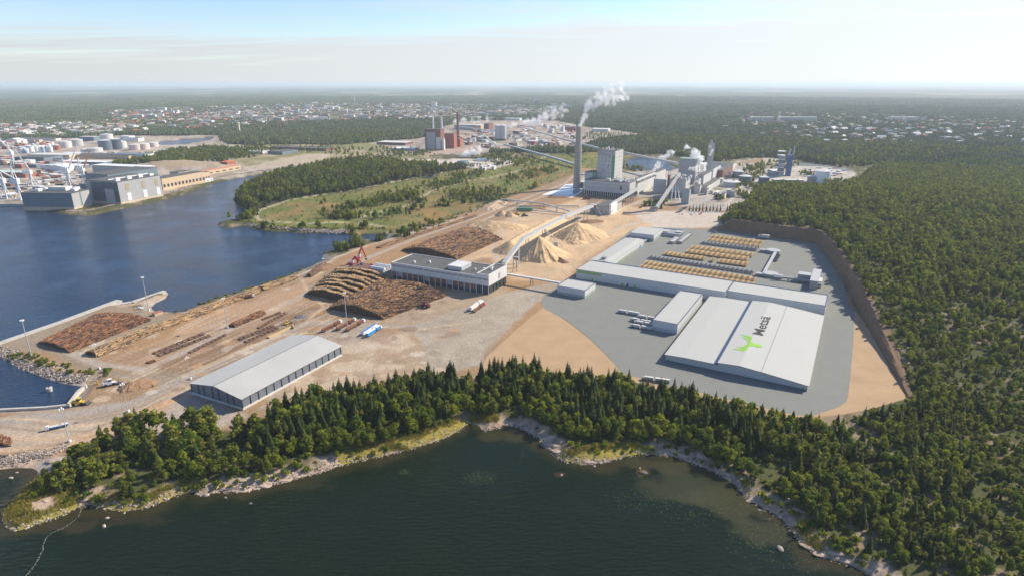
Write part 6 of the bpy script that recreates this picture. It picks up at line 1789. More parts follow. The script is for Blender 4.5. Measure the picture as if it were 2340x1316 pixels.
# ---------------------------------------------------------------- chip and bark heaps
def heap(name, label, spine, m, cat='wood chip heap', seed=1, ridge=.09, n=90, cut=None):
    """spine: (px, py, height, radius) points; the heap is the envelope of cones along it"""
    pts = []
    for (a, b) in zip(spine[:-1], spine[1:]) if len(spine) > 1 else [(spine[0], spine[0])]:
        for k in range(10):
            f = k / 9
            p = at('p', a[0] * (1 - f) + b[0] * f, a[1] * (1 - f) + b[1] * f, 0)
            pts.append((p.x, p.y, a[2] * (1 - f) + b[2] * f, a[3] * (1 - f) + b[3] * f))
    pts = np.array(pts)
    x0, x1 = (pts[:, 0] - pts[:, 3]).min() - 3, (pts[:, 0] + pts[:, 3]).max() + 3
    y0, y1 = (pts[:, 1] - pts[:, 3]).min() - 3, (pts[:, 1] + pts[:, 3]).max() + 3
    gx, gy = np.meshgrid(np.linspace(x0, x1, n), np.linspace(y0, y1, n))
    z = np.full(gx.shape, -9.0)
    for x, y, h, r in pts:
        d = np.hypot(gx - x, gy - y); an = np.arctan2(gy - y, gx - x)
        fl = 1 + ridge * (fbm(an * 4 + 50, d * .03, seed, 3) - .5) * 2 + .05 * np.abs(np.sin(an * 17 + seed))
        z = np.maximum(z, h * (1 - d / (r * fl)))
    z = z + (fbm(gx / 4, gy / 4, seed + 5, 3) - .5) * 1.2 * (z > .5)
    if cut is not None:
        for cx_, cy_, cr in cut:
            c = at('p', cx_, cy_, 0)
            z = np.minimum(z, np.maximum(0, (np.hypot(gx - c.x, gy - c.y) - cr)) * 1.9)
    me = MB()
    cx_, cy_ = pts[:, 0].mean(), pts[:, 1].mean()
    idx = {}
    Z = np.maximum(z, -.4)
    for j in range(n - 1):
        for i in range(n - 1):
            if z[j:j + 2, i:i + 2].max() > -.2:
                f = []
                for a, b in ((j, i), (j, i + 1), (j + 1, i + 1), (j + 1, i)):
                    if (a, b) not in idx:
                        idx[(a, b)] = len(me.v); me.v.append((gx[a, b] - cx_, gy[a, b] - cy_, Z[a, b]))
                    f.append(idx[(a, b)])
                me.f.append(tuple(f)); me.c.append(None)
    o = me.build(name, m, smooth=True)
    o.location = (cx_, cy_, 0)
    return tag(o, label, cat)
chipm = mat('wood_chips', (0.60, 0.415, 0.235), 0.95, 0.20, .25, bump=.9, spec=.1)
chipb = mat('bark_chips', (0.24, 0.15, 0.09), 0.95, 0.3, .4, bump=.5, spec=.1)
heap('chip_heap', 'tallest cone of tan wood chips under the conveyor bend', [(1233, 585, 25, 31), (1252, 584, 14, 27)], chipm, seed=3, ridge=.2)
heap('chip_heap', 'long ridge of wood chips behind the tallest cone', [(1166, 574, 14, 22), (1203, 552, 15, 22), (1245, 527, 14, 21), (1275, 510, 11, 20)], chipm, seed=4, ridge=.12)
heap('chip_heap', 'second tan cone of wood chips under the long high conveyor', [(1318, 540, 19, 33), (1340, 536, 15, 30)], chipm, seed=5, ridge=.2)
heap('chip_heap', 'flat-topped chip bench at the back left of the chip yard', [(1092, 515, 8, 17), (1120, 518, 9, 17), (1150, 518, 8, 19), (1178, 520, 5, 18)], chipm, seed=6, ridge=.25)
heap('chip_heap', 'small two-peaked chip heap at the top of the chip yard', [(1147, 493, 9, 11), (1147, 493, 9, 11)], chipm, seed=7)
heap('chip_heap', 'right peak beside the small two-peaked chip heap', [(1164, 494, 8, 10), (1170, 495, 5, 9)], chipm, seed=8)
heap('chip_heap', 'low spill of chips at the foot of the second cone', [(1312, 556, 5, 10), (1326, 556, 4, 10)], chipm, seed=9)
heap('bark_heap', 'brown bark heap between the trestles of the transfer building', [(1343, 508, 4, 12), (1362, 506, 3, 12)], chipb, 'bark heap', 10)
heap('bark_heap', 'dark brown spill at the right foot of the tallest cone', [(1268, 590, 5, 7), (1290, 600, 3, 5)], chipb, 'bark heap', 11)
heap('bark_heap', 'dark bark heap in front of the pale sheets', [(1262, 452, 3, 9), (1290, 452, 3, 9)], chipb, 'bark heap', 12)
heap('brush_heap', 'rough brown brush heap beside the basin road', [(300, 884, 4.5, 8), (318, 880, 3.5, 9), (340, 877, 2.5, 5)], mat('brush', (.30, .18, .10), .95, .45, 1.2, bump=.8), 'brush heap', 13, .4)
heap('bark_heap', 'brown bark heap beside the shore road left of the log piles', [(735, 616, 4, 9), (752, 610, 4, 9)], chipb, 'bark heap', 14, .3)
heap('soil_heap', 'pale scree heap at the meadow edge above the road', [(1118, 478, 5, 14), (1140, 463, 5, 15)], mat('scree', (.45, .33, .22), .95, .3, .5, bump=.5), 'soil heap', 15, .4)
heap('gravel_heap', 'grey pile with a reddish stain right of the small log rows', [(683, 724, 1.6, 4), (690, 723, 1.6, 4)], mat('grey_gravel', (.13, .13, .15), .95, .3, .8), 'gravel heap', 16, .3)

# ---------------------------------------------------------------- red log cranes
def log_crane(label, x, y, elbow, tip, hl):
    p = at('p', x, y, 0)
    t = thing('log_crane', label, 'crane', (p.x, p.y, 0))
    MB().rod((p.x, p.y, 0), (p.x, p.y, 6), 1.8, 1.4, 10).box(p.x - 3, p.x + 3, p.y - 3, p.y + 3, 5.5, 7.5).build('pedestal', redp, t)
    MB().box(p.x + .5, p.x + 3.5, p.y - 1.5, p.y + 1.5, 7.5, 10.5).build('cab', wht, t)
    e = Vector((p.x + elbow[0] * .8, p.y + 1, elbow[1] * .82)); q = Vector((p.x + tip[0] * .8, p.y + 1, tip[1] * .8))
    MB().beam((p.x, p.y, 6.5), e, 1.5, 1.7).build('boom', redp, t); MB().beam(e, q, 1.2, 1.3).build('stick', redp, t)
    MB().rod(q, q - Vector((0, 0, 2.5)), .3).beam(q - Vector((1.4, 0, 2.5)), q - Vector((-1.4, 0, 2.5)), .7, 1.6).build('grapple', mat('grapple_dark', (.08, .05, .05), .6, .1, .3), t)
    return t
log_crane('tallest red log crane, folded like an A, behind the log intake', 818, 602, (7, 24), (12, 9), 0)
log_crane('red log crane with a red base in front of the log intake', 802, 615, (7, 18), (15, 10), 0)
log_crane('red log crane reaching right over the intake', 846, 628, (2, 15), (13, 6), 0)

# ---------------------------------------------------------------- flood-light masts
def make_mast(h, big):
    t = thing('light_mast', '', 'light mast')
    MB().rod((0, 0, 0), (0, 0, h), .40 if big else .25, .2 if big else .13, 8).build('pole', steel, t, world=False)
    MB().box(-.8, .8, -.8, .8, -.2, 1.5).build('footing', concl, t, world=False)
    l = MB()
    for k in range(6 if big else 3):
        a = 2 * math.pi * k / (6 if big else 3)
        l.box(math.cos(a) * 1.1 - .3, math.cos(a) * 1.1 + .3, math.sin(a) * 1.1 - .3, math.sin(a) * 1.1 + .3, h - .5, h + .3)
    l.rod((-1.4, 0, h - .6), (1.4, 0, h - .6), .12); l.rod((0, -1.4, h - .6), (0, 1.4, h - .6), .12)
    l.build('floodlight', wht, t, world=False)
    return t
for lb, x, y, h, big in (('tall floodlight mast at the left end of the quay land', 73, 817, 31, 1), ('tall floodlight mast beside the stone breakwater', 340, 709, 32, 1), ('tall floodlight mast beside the short orange log pile', 520, 749, 27, 1),
                         ('tall floodlight mast in front of the main log pile', 794, 752, 33, 1), ('floodlight mast on the small headland left of the brush heap', 227, 843, 20, 0), ('floodlight mast at the back corner of the storage hall', 435, 866, 17, 0),
                         ('floodlight mast right of the brush heap on the road', 293, 941, 20, 0), ('floodlight mast on the lower left road by the inlet', 159, 1009, 22, 0), ('thin mast on the meadow road near the chip yard', 1085, 480, 16, 0), ('mast on the road at the left of the log intake', 743, 640, 24, 0)):
    p = at('p', x, y, 0)
    t = make_mast(h, big); t.location = p; t['label'] = lb

# ---------------------------------------------------------------- trucks and machines
def local(t, nm, m, *boxes):
    mb = MB()
    for b in boxes: mb.box(*b)
    return mb.build(nm, m, t, world=False)
def wheels(t, xs, w_=2.4, r_=.5):
    for x in xs:
        for y in (0.02, w_ - .35):
            MB().rod((x, y, r_), (x, y + .33, r_), r_, n=12).build('wheel', rub, t, world=False)
def truck(name, label, p, rz, cabm, boxm, boxroof, L1_=9, L2_=13, h=3.7, logs=False, trailer=True, group=None, sc=1.0):
    t = thing(name, label, 'truck', p, rz, group)
    t.scale = (sc, sc, sc)
    mb = MB(); mb.extr(Vector((0, .05)), Vector((0, 1)), Vector((1, 0)), [(0, .7), (0, 2.0), (.25, 3.0), (2.0, 3.2), (2.0, .7)], 2.35); cb = mb.build('cab', cabm, t, world=False)
    local(cb, 'windscreen', glass, (-.04, .06, .3, 2.15, 1.9, 2.8))
    local(t, 'chassis', mat('chassis_dark', (.07, .07, .08), .7, .1, .3), (1.8, 2.6 + L1_, .5, 1.95, .55, .95))
    if logs:
        lm = MB(); rr = random.Random(label)
        for s0, LL in ((2.8, L1_ - .4),) + (((4 + L1_, L2_),) if trailer else ()):
            for k in range(26):
                a, z = rr.uniform(.3, 2.1), 1.1 + rr.random() ** 1.2 * 2.3
                lm.cur = rr.choice(((.20, .10, .06), (.28, .15, .08), (.15, .08, .06)))
                lm.rod((s0 + rr.uniform(0, .5), a, z), (s0 + LL - rr.uniform(0, .5), a, z), .22, n=5)
                lm.c[-1] = lm.c[-2] = (.5, .33, .17)
        lm.build('log_load', logc, t, world=False)
        local(t, 'stake', redp, *[(s, s + .2, y, y + .12, 1, 3.3) for s in (3, 5.5, 8, 10.5, 15, 18, 21) for y in (0.05, 2.25)])
    else:
        local(t, 'box_body', boxm, (2.5, 2.5 + L1_, 0, 2.5, 1.1, h)); local(t, 'box_roof', boxroof, (2.5, 2.5 + L1_, 0, 2.5, h, h + .12))
        if trailer:
            local(t, 'trailer_body', boxm, (4.2 + L1_, 4.2 + L1_ + L2_, 0, 2.5, 1.1, h)); local(t, 'trailer_roof', boxroof, (4.2 + L1_, 4.2 + L1_ + L2_, 0, 2.5, h, h + .12))
    if trailer:
        local(t, 'drawbar', MATS['chassis_dark'], (2.5 + L1_, 4.4 + L1_, 1.0, 1.5, .6, .9), (4.2 + L1_, 4.0 + L1_ + L2_, .5, 1.95, .55, .95))
    wheels(t, [1.1, L1_ + .2, L1_ + 1.5] + ([L1_ + 5.5, L1_ + L2_ + 1.4, L1_ + L2_ + 2.7] if trailer else []))
    return t
def ang2(r, a, b):
    p, q = at(r, *a), at(r, *b)
    return math.atan2(q.y - p.y, q.x - p.x), (q - p).length
rz, ln = ang2('p', (1466, 868), (1529, 877))
print('truck', ln)
truck('box_truck', 'grey box truck with a long trailer near the lower edge of the grey plot', at('p', 1466, 868), rz, midg2, midg2, concl, 7.6, 12.4, sc=max(.8, ln / 24))
rz, ln = ang2('p', (1411, 713), (1459, 721))
truck('box_truck', 'grey box truck with trailer standing alone left of the loading hall', at('p', 1411, 714), rz, midg2, midg2, concl, 7.6, 12.4, sc=max(.8, ln / 24))
for lb, x, y in (('farthest of the four grey trucks docked at the loading hall', 1456, 726), ('second grey truck from the back at the loading hall dock', 1440, 733), ('third grey truck from the back at the loading hall dock', 1448, 739), ('nearest of the four grey trucks docked at the loading hall', 1440, 747)):
    truck('box_truck', lb, at('p', x, y), rz, midg2, midg2, concl, 7.6, 12.4, sc=max(.8, ln / 24) * .97)
truck('box_truck', 'small grey truck alone near the far cut bank', at('d6', 1550, 212), math.atan2(V.y, V.x) + math.pi, midg2, midg2, concl, 7, 12, trailer=False, sc=1.5)
truck('box_truck', 'grey truck at the right end by the low grey box', at('d6', 2225, 745), math.atan2(U.y, U.x), midg2, midg2, concl, 9, 12, trailer=False, sc=1.6)
rz, ln = ang2('z7', (775, 1105), (880, 1035))
print('blue', ln)
truck('chip_truck', 'bright blue chip truck with a white top nearest the viewer', at('z7', 885, 1040), rz + math.pi, wht, bluep, wht, 7, 14.5, 4.2, sc=max(.85, ln / 25))
truck('chip_truck', 'white chip truck parked beside the blue one', at('z7', 845, 1028), rz + math.pi, wht, wht, bluep, 7, 14.5, 4.2, sc=max(.85, ln / 25))
rz, ln = ang2('z7', (1675, 890), (1780, 815))
truck('chip_truck', 'white box truck standing alone on the gravel below the white panelled hall', at('z7', 1778, 818), rz + math.pi, wht, wht, concl, 6, 15, 4.0, sc=max(.85, ln / 25))
truck('log_truck', 'red log truck parked alongside the lone white box truck', at('z7', 1795, 838), rz + math.pi, redp, redp, redp, 7, 13, logs=True, sc=.95)
for lb, a in (('first loaded log truck left of the blue truck', (735, 985)), ('second loaded log truck left of the blue truck', (655, 975)), ('third loaded log truck left of the blue truck', (530, 992))):
    truck('log_truck', lb, at('z7', *a), rz + math.pi, wht, rust, rust, 7, 13, logs=True, sc=1.05)
truck('log_truck', 'log wagon with pale ends on the shore road beside the long log row', at('p', 582, 678), R(180 + 33), wht, rust, rust, 7, 13, logs=True)
truck('flatbed_truck', 'small blue and white truck turning on the lower left road', at('p', 104, 986), R(32), wht, bluep, concl, 4.5, 3.5, 2.0, sc=.95)
def loader(label, p, rz, m, sc=1.0):
    t = thing('wheel_loader', label, 'wheel loader', p, rz); t.scale = (sc,) * 3
    local(t, 'body', m, (-3, 1, -1.2, 1.2, 1, 2.4), (1, 2.4, -1, 1, .9, 1.8))
    local(t, 'cab', glass, (-.6, 1, -.9, .9, 2.4, 3.6)); local(t, 'cab_roof', m, (-.8, 1.2, -1, 1, 3.6, 3.8))
    MB().beam((1.5, -.7, 1.8), (4, -.7, .8), .3, .4).beam((1.5, .7, 1.8), (4, .7, .8), .3, .4).build('lift_arm', m, t, world=False)
    MB().extr(Vector((3.8, 0)), Vector((0, 1)), Vector((1, 0)), [(0, .2), (0, 1.6), (.2, 1.6), (.3, .5), (1.6, .3), (1.6, .2)], 1.7).extr(Vector((3.8, -1.7)), Vector((0, 1)), Vector((1, 0)), [(0, .2), (0, 1.6), (.2, 1.6), (.3, .5), (1.6, .3), (1.6, .2)], 1.7).build('bucket', MATS['chassis_dark'], t, world=False)
    for x in (-2, 1.6):
        for y in (-1.5, 1.1): MB().rod((x, y, .8), (x, y + .4, .8), .8, n=12).build('wheel', rub, t, world=False)
    return t
loader('white wheel loader on the gravel by the small basin', at('p', 252, 880), .6, wht, 1.3)
loader('yellow loader on the quay corner of the small basin', at('p', 181, 924), .2, yelp, 1.3)
loader('dark red material handler in front of the main log pile', at('p', 972, 702), 2.6, mat('maroon_paint', (.16, .03, .04), .5, .1, .3), 1.6)
loader('yellow excavator at the two-peaked chip heap', at('d5', 620, 365), 2.6, yelp, 1.5)
loader('black loader on the open floor right of the two-peaked heap', at('d5', 700, 382), 0.4, dark, 1.3)
loader('brown loader at the edge of the big log pile', at('d5', 395, 655), 0.4, rust, 1.3)
loader('small yellow machine near the loading ramp', at('e4', 985, 1005), 1.0, yelp, .9)
loader('dark grapple machine on the bark field in front of the mill', at('d4', 240, 840), .5, rust, 1.8)
# loading ramp behind the storage hall
t = thing('loading_ramp', 'low tan loading ramp edge behind the storage hall', 'ramp', at('e4', 790, 1150))
MB().beam(at('e4', 740, 1175, .6), at('e4', 1045, 1035, .6), 3, 1.2).build('ramp_edge', mat('ramp_tan', (.50, .36, .18), .85, .1, .3), t)
MB().beam(at('e4', 1055, 1020, 1), at('e4', 1060, 1050, 1), .8, 2.4).build('post', yelp, t)
t = thing('yellow_frame', 'yellow steel frame at the corner of the small basin', 'steel frame', at('z6', 775, 925))
p = at('z6', 775, 930)
MB().rod(p, p + Vector((0, 0, 3)), .3).rod(p + Vector((6, 2, 0)), p + Vector((6, 2, 3)), .3).beam(p + Vector((0, 0, 3)), p + Vector((6, 2, 3)), .4, .5).build('frame', yelp, t)
MB().beam(p + Vector((0, 0, .3)), p + Vector((6, 2, .3)), .5, .5).build('foot_beam', yelp, t)
p = at('z6', 1235, 255)
t = thing('moored_boat', 'small white boat on land beside the tall mast at the breakwater', 'boat', p, .3)
MB().prism([(-3.5, -1), (2, -1.1), (3.8, 0), (2, 1.1), (-3.5, 1)], .2, 1.3).build('hull', wht, t, world=False)
local(t, 'cabin', wht, (-1.5, 1, -.7, .7, 1.3, 2.2))
lowbox('shore_shed', 'tiny brown-roofed shed beside the breakwater mast', 'shed', 'z6', [(1340, 290), (1385, 292), (1420, 270)], 2.2, beigew, brickr, rim=False)
p = at('z7', 530, 425)
t = thing('walker', 'person in dark clothes walking on the shore road', 'person', p)
MB().rod((0, .12, 0), (.05, .1, .85), .09, .12, 8).rod((.1, -.12, 0), (.0, -.1, .85), .09, .12, 8).rod((0, 0, .85), (0, 0, 1.45), .2, .24, 10).rod((0, 0, 1.45), (0, 0, 1.55), .08, .08, 8).rod((0, 0, 1.53), (0, 0, 1.78), .11, .09, 10).rod((0, .24, 1.4), (.1, .3, .85), .06, .05, 6).rod((0, -.24, 1.4), (-.1, -.3, .85), .06, .05, 6).build('body', dark, t, world=False)
# ---------------------------------------------------------------- foliage
def leafmat(name, c1, c2, trans=.25):
    m = bpy.data.materials.new(name); m.use_nodes = True
    t = m.node_tree; b = t.nodes['Principled BSDF']
    b.inputs['Roughness'].default_value = .75; b.inputs['Specular IOR Level'].default_value = .15
    oi = t.nodes.new('ShaderNodeObjectInfo')
    a = t.nodes.new('ShaderNodeAttribute'); a.attribute_name = 'tint'
    geo = t.nodes.new('ShaderNodeNewGeometry')
    mix = t.nodes.new('ShaderNodeMix'); mix.data_type = 'RGBA'
    mix.inputs['A'].default_value = (*c1, 1); mix.inputs['B'].default_value = (*c2, 1)
    t.links.new(oi.outputs['Random'], mix.inputs['Factor'])
    mu = t.nodes.new('ShaderNodeVectorMath'); mu.operation = 'MULTIPLY'
    t.links.new(mix.outputs['Result'], mu.inputs[0]); t.links.new(a.outputs['Color'], mu.inputs[1])
    t.links.new(mu.outputs[0], b.inputs['Base Color'])
    tr = t.nodes.new('ShaderNodeBsdfTranslucent'); t.links.new(mu.outputs[0], tr.inputs[0])
    ms = t.nodes.new('ShaderNodeMixShader'); ms.inputs[0].default_value = trans
    t.links.new(b.outputs[0], ms.inputs[1]); t.links.new(tr.outputs[0], ms.inputs[2])
    t.links.new(ms.outputs[0], t.nodes['Material Output'].inputs[0])
    return m
L_SPR = leafmat('spruce_needles', (0.036, 0.060, 0.012), (0.095, 0.120, 0.022), .4)
L_PIN = leafmat('pine_needles', (0.13, 0.155, 0.028), (0.33, 0.33, 0.055), .55)
L_BRD = leafmat('broad_leaves', (0.090, 0.145, 0.015), (0.29, 0.31, 0.030), .55)
barkm = mat('tree_bark', (0.14, 0.10, 0.075), .95, .2, 1.0)
def quad(mb, c, n, s, rr, asp=1.0):
    n = Vector(n).normalized()
    x = n.cross(Vector((rr.uniform(-1, 1), rr.uniform(-1, 1), rr.uniform(-1, 1))))
    if x.length < 1e-3: x = Vector((1, 0, 0))
    x.normalize(); y = n.cross(x)
    x *= s; y *= s * asp
    c = Vector(c)
    mb.face([c - x - y * .6, c + x * .4 - y, c + x + y * .5, c - x * .3 + y])
def spruce(seed, h=1.0):
    rr = random.Random(seed); mb = MB()
    n = 15
    for i in range(n):
        f = i / (n - 1)
        z = .10 + .88 * f
        rad = (.25 - .232 * f) * rr.uniform(.85, 1.15)
        k = max(4, int(10 - 5 * f)); ph = rr.uniform(0, 6)
        for j in range(k):
            a = ph + 2 * math.pi * j / k + rr.uniform(-.25, .25)
            r1 = rad * rr.uniform(.75, 1.2)
            d = Vector((math.cos(a), math.sin(a), 0)); s = Vector((-d.y, d.x, 0))
            wd = r1 * .36 + .006
            tb = rr.uniform(.65, 1.35)
            mb.cur = (tb, tb, tb)
            p0 = Vector((0, 0, z + .012)); p1 = d * r1 * .55 + Vector((0, 0, z - r1 * .18)); p2 = d * r1 + Vector((0, 0, z - r1 * rr.uniform(.35, .6)))
            mb.face([p0, p1 - s * wd, p1 + s * wd * .2]); mb.face([p0, p1 - s * wd * .2, p1 + s * wd])
            mb.face([p1 - s * wd, p2, p1 + s * wd])
            mb.face([p1 - s * wd * .8 - Vector((0, 0, .02)), p2 - Vector((0, 0, .035)), p1 + s * wd * .8 - Vector((0, 0, .03))])
    mb.cur = (1.1, 1.1, 1.1)
    mb.face([(0, .006, .96), (.005, -.004, .96), (0, 0, 1.03)])
    return mb
def lobed(seed, lobes, nq, size, flat=1.0):
    rr = random.Random(seed); mb = MB()
    for (cx_, cy_, cz, r_, q) in lobes:
        tl = rr.uniform(.75, 1.3)
        for i in range(int(nq * q)):
            d = Vector((rr.gauss(0, 1), rr.gauss(0, 1), rr.gauss(0, 1))).normalized()
            if d.z < -.55: d.z *= -.4
            f = rr.uniform(.72, 1.08)
            p = Vector((cx_, cy_, cz)) + Vector((d.x, d.y, d.z * flat)) * r_ * f
            t_ = tl * rr.uniform(.7, 1.3)
            mb.cur = (t_, t_, t_ * rr.uniform(.8, 1.1))
            quad(mb, p, d + Vector((rr.uniform(-.7, .7), rr.uniform(-.7, .7), rr.uniform(-.5, .9))), size * rr.uniform(.6, 1.3), rr)
    return mb
def pine(seed):
    rr = random.Random(seed)
    lb = [(rr.uniform(-.1, .1), rr.uniform(-.1, .1), rr.uniform(.48, .9), rr.uniform(.075, .13), 1) for _ in range(9)] + [(0, 0, .93, .085, 1)]
    return lobed(seed, lb, 40, .034, .7)
def broad(seed):
    rr = random.Random(seed)
    lb = [(rr.uniform(-.17, .17), rr.uniform(-.17, .17), rr.uniform(.38, .82), rr.uniform(.13, .2), 1) for _ in range(9)] + [(0, 0, .86, .14, 1), (0, 0, .55, .26, 2)]
    return lobed(seed, lb, 46, .04, .85)
def bush(seed):
    rr = random.Random(seed)
    lb = [(rr.uniform(-.35, .35), rr.uniform(-.35, .35), rr.uniform(.3, .55), rr.uniform(.22, .35), 1) for _ in range(5)]
    return lobed(seed, lb, 26, .11, .9)
def trunk(r_=.013, h=.85):
    return MB().rod((0, 0, -.04), (0, 0, h), r_, r_ * .25, 6)
def merged(a, b):                         # crown + trunk in one form for the masses
    return a
kinds = {}
for nm, fn, m_, th in (('spruce', spruce, L_SPR, .9), ('pine', pine, L_PIN, .85), ('broadleaf', broad, L_BRD, .7)):
    lst = []
    for s in range(3):
        cr = fn(100 + s).build('crown', m_); tk = trunk(.014 if nm != 'pine' else .016, th).build('trunk', barkm)
        COL.objects.unlink(cr); COL.objects.unlink(tk)
        # one joined form (crown and trunk) for the instanced masses
        j = fn(100 + s); i0 = len(j.v); tb = trunk(.014, th)
        jj = bpy.data.meshes.new(nm + '_form')
        vv = list(j.v) + list(tb.v); ff = list(j.f) + [tuple(i0 + q for q in f) for f in tb.f]
        jj.from_pydata([tuple(v) for v in vv], [], ff)
        jj.materials.append(m_); jj.materials.append(barkm)
        jj.polygons.foreach_set('material_index', [0] * len(j.f) + [1] * len(tb.f))
        ca = jj.color_attributes.new('tint', 'FLOAT_COLOR', 'CORNER')
        arr = []
        for f, c in zip(j.f, j.c): arr += [*(c or (1, 1, 1)), 1] * len(f)
        for f in tb.f: arr += [1, 1, 1, 1] * len(f)
        ca.data.foreach_set('color', arr); jj.update()
        fo = bpy.data.objects.new(nm + '_form_' + 'abc'[s], jj)
        lst.append((cr.data, tk.data, fo))
    kinds[nm] = lst
bushes = [proto_obj('bush_form_' + c, bush(50 + i), L_BRD) for i, c in enumerate('abc')]

# where trees stand -------------------------------------------------------------
FRONT = A2('p', [(60, 1150), (110, 1098), (150, 1062), (235, 1020), (300, 985), (340, 985), (430, 978), (520, 985), (600, 985), (650, 950), (720, 925), (800, 918), (900, 902), (960, 885), (1040, 880), (1110, 880), (1150, 862),
                 (1210, 862), (1290, 878), (1400, 893), (1500, 918), (1600, 940), (1700, 958), (1790, 968), (1860, 970), (1960, 957), (2072, 920), (2200, 900), (2200, 1000), (2300, 1600), (2160, 1500), (2060, 1350), (2000, 1312),
                 (1950, 1270), (1880, 1235), (1840, 1170), (1790, 1135), (1740, 1110), (1690, 1075), (1640, 1062), (1570, 1020), (1480, 1008), (1400, 1008), (1330, 1005), (1262, 992), (1220, 972), (1180, 950), (1100, 945), (1060, 950), (1000, 975), (900, 1005),
                 (800, 1030), (740, 1050), (650, 1078), (560, 1085), (480, 1090), (420, 1108), (330, 1135), (240, 1138), (190, 1120), (150, 1120)])
RIGHT = A2('p', [(2075, 925), (2072, 908), (2020, 815), (1975, 735), (1935, 660), (1893, 590), (1863, 556), (1665, 529), (1648, 520), (1690, 492), (1722, 440), (1752, 424), (1800, 425), (1880, 435), (1965, 412), (2000, 380), (2400, 360), (3300, 420), (3800, 700), (3600, 1400), (2500, 1400), (2250, 1330), (2200, 1000)])
rs = np.random.RandomState(5)
def rand_in(P, dens):
    lo, hi = P.min(0), P.max(0)
    lo = np.maximum(lo, [-2500, 60]); hi = np.minimum(hi, [2500, 2600])
    n = int((hi[0] - lo[0]) * (hi[1] - lo[1]) * dens)
    x, y = rs.uniform(lo[0], hi[0], n), rs.uniform(lo[1], hi[1], n)
    # camera field with margin
    k = (np.abs(x) < y * CP * .95 + 110) & (np.hypot(x, y) > 120)
    x, y = x[k], y[k]
    k = sdpoly(x, y, P) > 0
    return x[k], y[k]
T = []                                        # rows: x, y, kind, height
def add(x, y, kind, h): T.append(np.stack([x, y, np.full(x.shape, kind, float), h], 1))
x, y = rand_in(FRONT, 1 / 9.5)
g = fbm(x / 30, y / 30, 77, 3); 
dsh = -sdpoly(x, y, W3)
kp_ = (dsh > 7) & ((fbm(x / 14, y / 14, 78, 3) > .33) | (dsh > 40))
west = x < at('p', 620, 1000).x
kp_ &= ~(west & (fbm(x / 9, y / 9, 79, 3) < .46))
x, y, g, dsh, west = x[kp_], y[kp_], g[kp_], dsh[kp_], west[kp_]
q = rs.uniform(0, 1, len(x))
tall = sst(10, 45, dsh)
kd = np.where(west, np.where(q < .62, 1, np.where(q < .9, 2, 0)), np.where(dsh < 24, np.where(q < .6, 2, np.where(q < .85, 1, 0)), np.where(q < .58, 0, np.where(q < .80, 2, 1))))
eastz = sst(at('p', 1600, 980).x, at('p', 1950, 980).x, x)
east = (x > at('p', 1700, 980).x) & (rs.uniform(0, 1, len(x)) < .8)
q2 = rs.uniform(0, 1, len(x)); kd = np.where(east, np.where(q2 < .5, 1, np.where(q2 < .68, 0, 2)), kd)
drop_ = east & (fbm(x / 15, y / 15, 83, 3) < .44)
hh_ = np.where(kd == 0, 9 + 12 * rs.uniform(0, 1, len(x)), np.where(kd == 1, rs.uniform(8, 16, len(x)), rs.uniform(7, 16, len(x))))
hh_ = hh_ * (0.62 + .42 * tall) * (1 - .48 * eastz)
add(x, y, 0, hh_); T[-1][:, 2] = kd; T[-1] = T[-1][~drop_]
x, y = rand_in(FRONT, 1 / 9.5)
k = (x > at('p', 1700, 980).x) & (-sdpoly(x, y, W3) > 7) & (fbm(x / 15, y / 15, 83, 3) > .44)
x, y = x[k], y[k]; q = rs.uniform(0, 1, len(x)); add(x, y, 0, 3 + 5 * rs.uniform(0, 1, len(x)) ** 1.3); T[-1][:, 2] = np.where(q < .55, 1, np.where(q < .75, 0, 2))
x, y = rand_in(RIGHT, 1 / 7.5)
k = (np.hypot(x, y) < 480) | (rs.uniform(0, 1, len(x)) < .55)
x, y = x[k], y[k]
D = np.hypot(x, y)
gap_ = fbm(x / 16, y / 16, 91, 3)
k = (gap_ > .39) & (sdpoly(x, y, FRONT) < 0)
x, y = x[k], y[k]; q = rs.uniform(0, 1, len(x)); D = D[k]
kd = np.where(q < .48, 1, np.where(q < .64, 0, 2))
add(x, y, 0, (3.0 + 4.3 * rs.uniform(0, 1, len(x)) ** 1.3) * (1 + .75 * sst(380, 900, D))); T[-1][:, 2] = kd
x, y = rand_in(WOOD, 1 / 30.0)
k = fbm(x / 25, y / 25, 87, 3) > .38
x, y = x[k], y[k]
q = rs.uniform(0, 1, len(x)); add(x, y, 0, rs.uniform(10, 17, len(x))); T[-1][:, 2] = np.where(q < .5, 0, np.where(q < .8, 1, 2))
for P_, dn_ in ((A2('p', [(395, 346), (470, 338), (560, 340), (640, 352), (560, 362), (500, 373), (440, 370), (300, 386), (250, 380), (330, 364)]), 1 / 75.0), (A2('p', [(560, 335), (760, 338), (960, 345), (960, 360), (840, 362), (700, 350), (560, 346)]), 1 / 420.0),
                (A2('p', [(1700, 385), (1760, 372), (1840, 378), (1760, 400), (1700, 425), (1680, 440)]), 1 / 200.0)):
    x, y = rand_in(P_, dn_)
    k = fbm(x / 45, y / 45, 85, 3) > .40
    x, y = x[k], y[k]; q = rs.uniform(0, 1, len(x)); add(x, y, 0, rs.uniform(7, 14, len(x))); T[-1][:, 2] = np.where(q < .6, 2, np.where(q < .8, 1, 0))
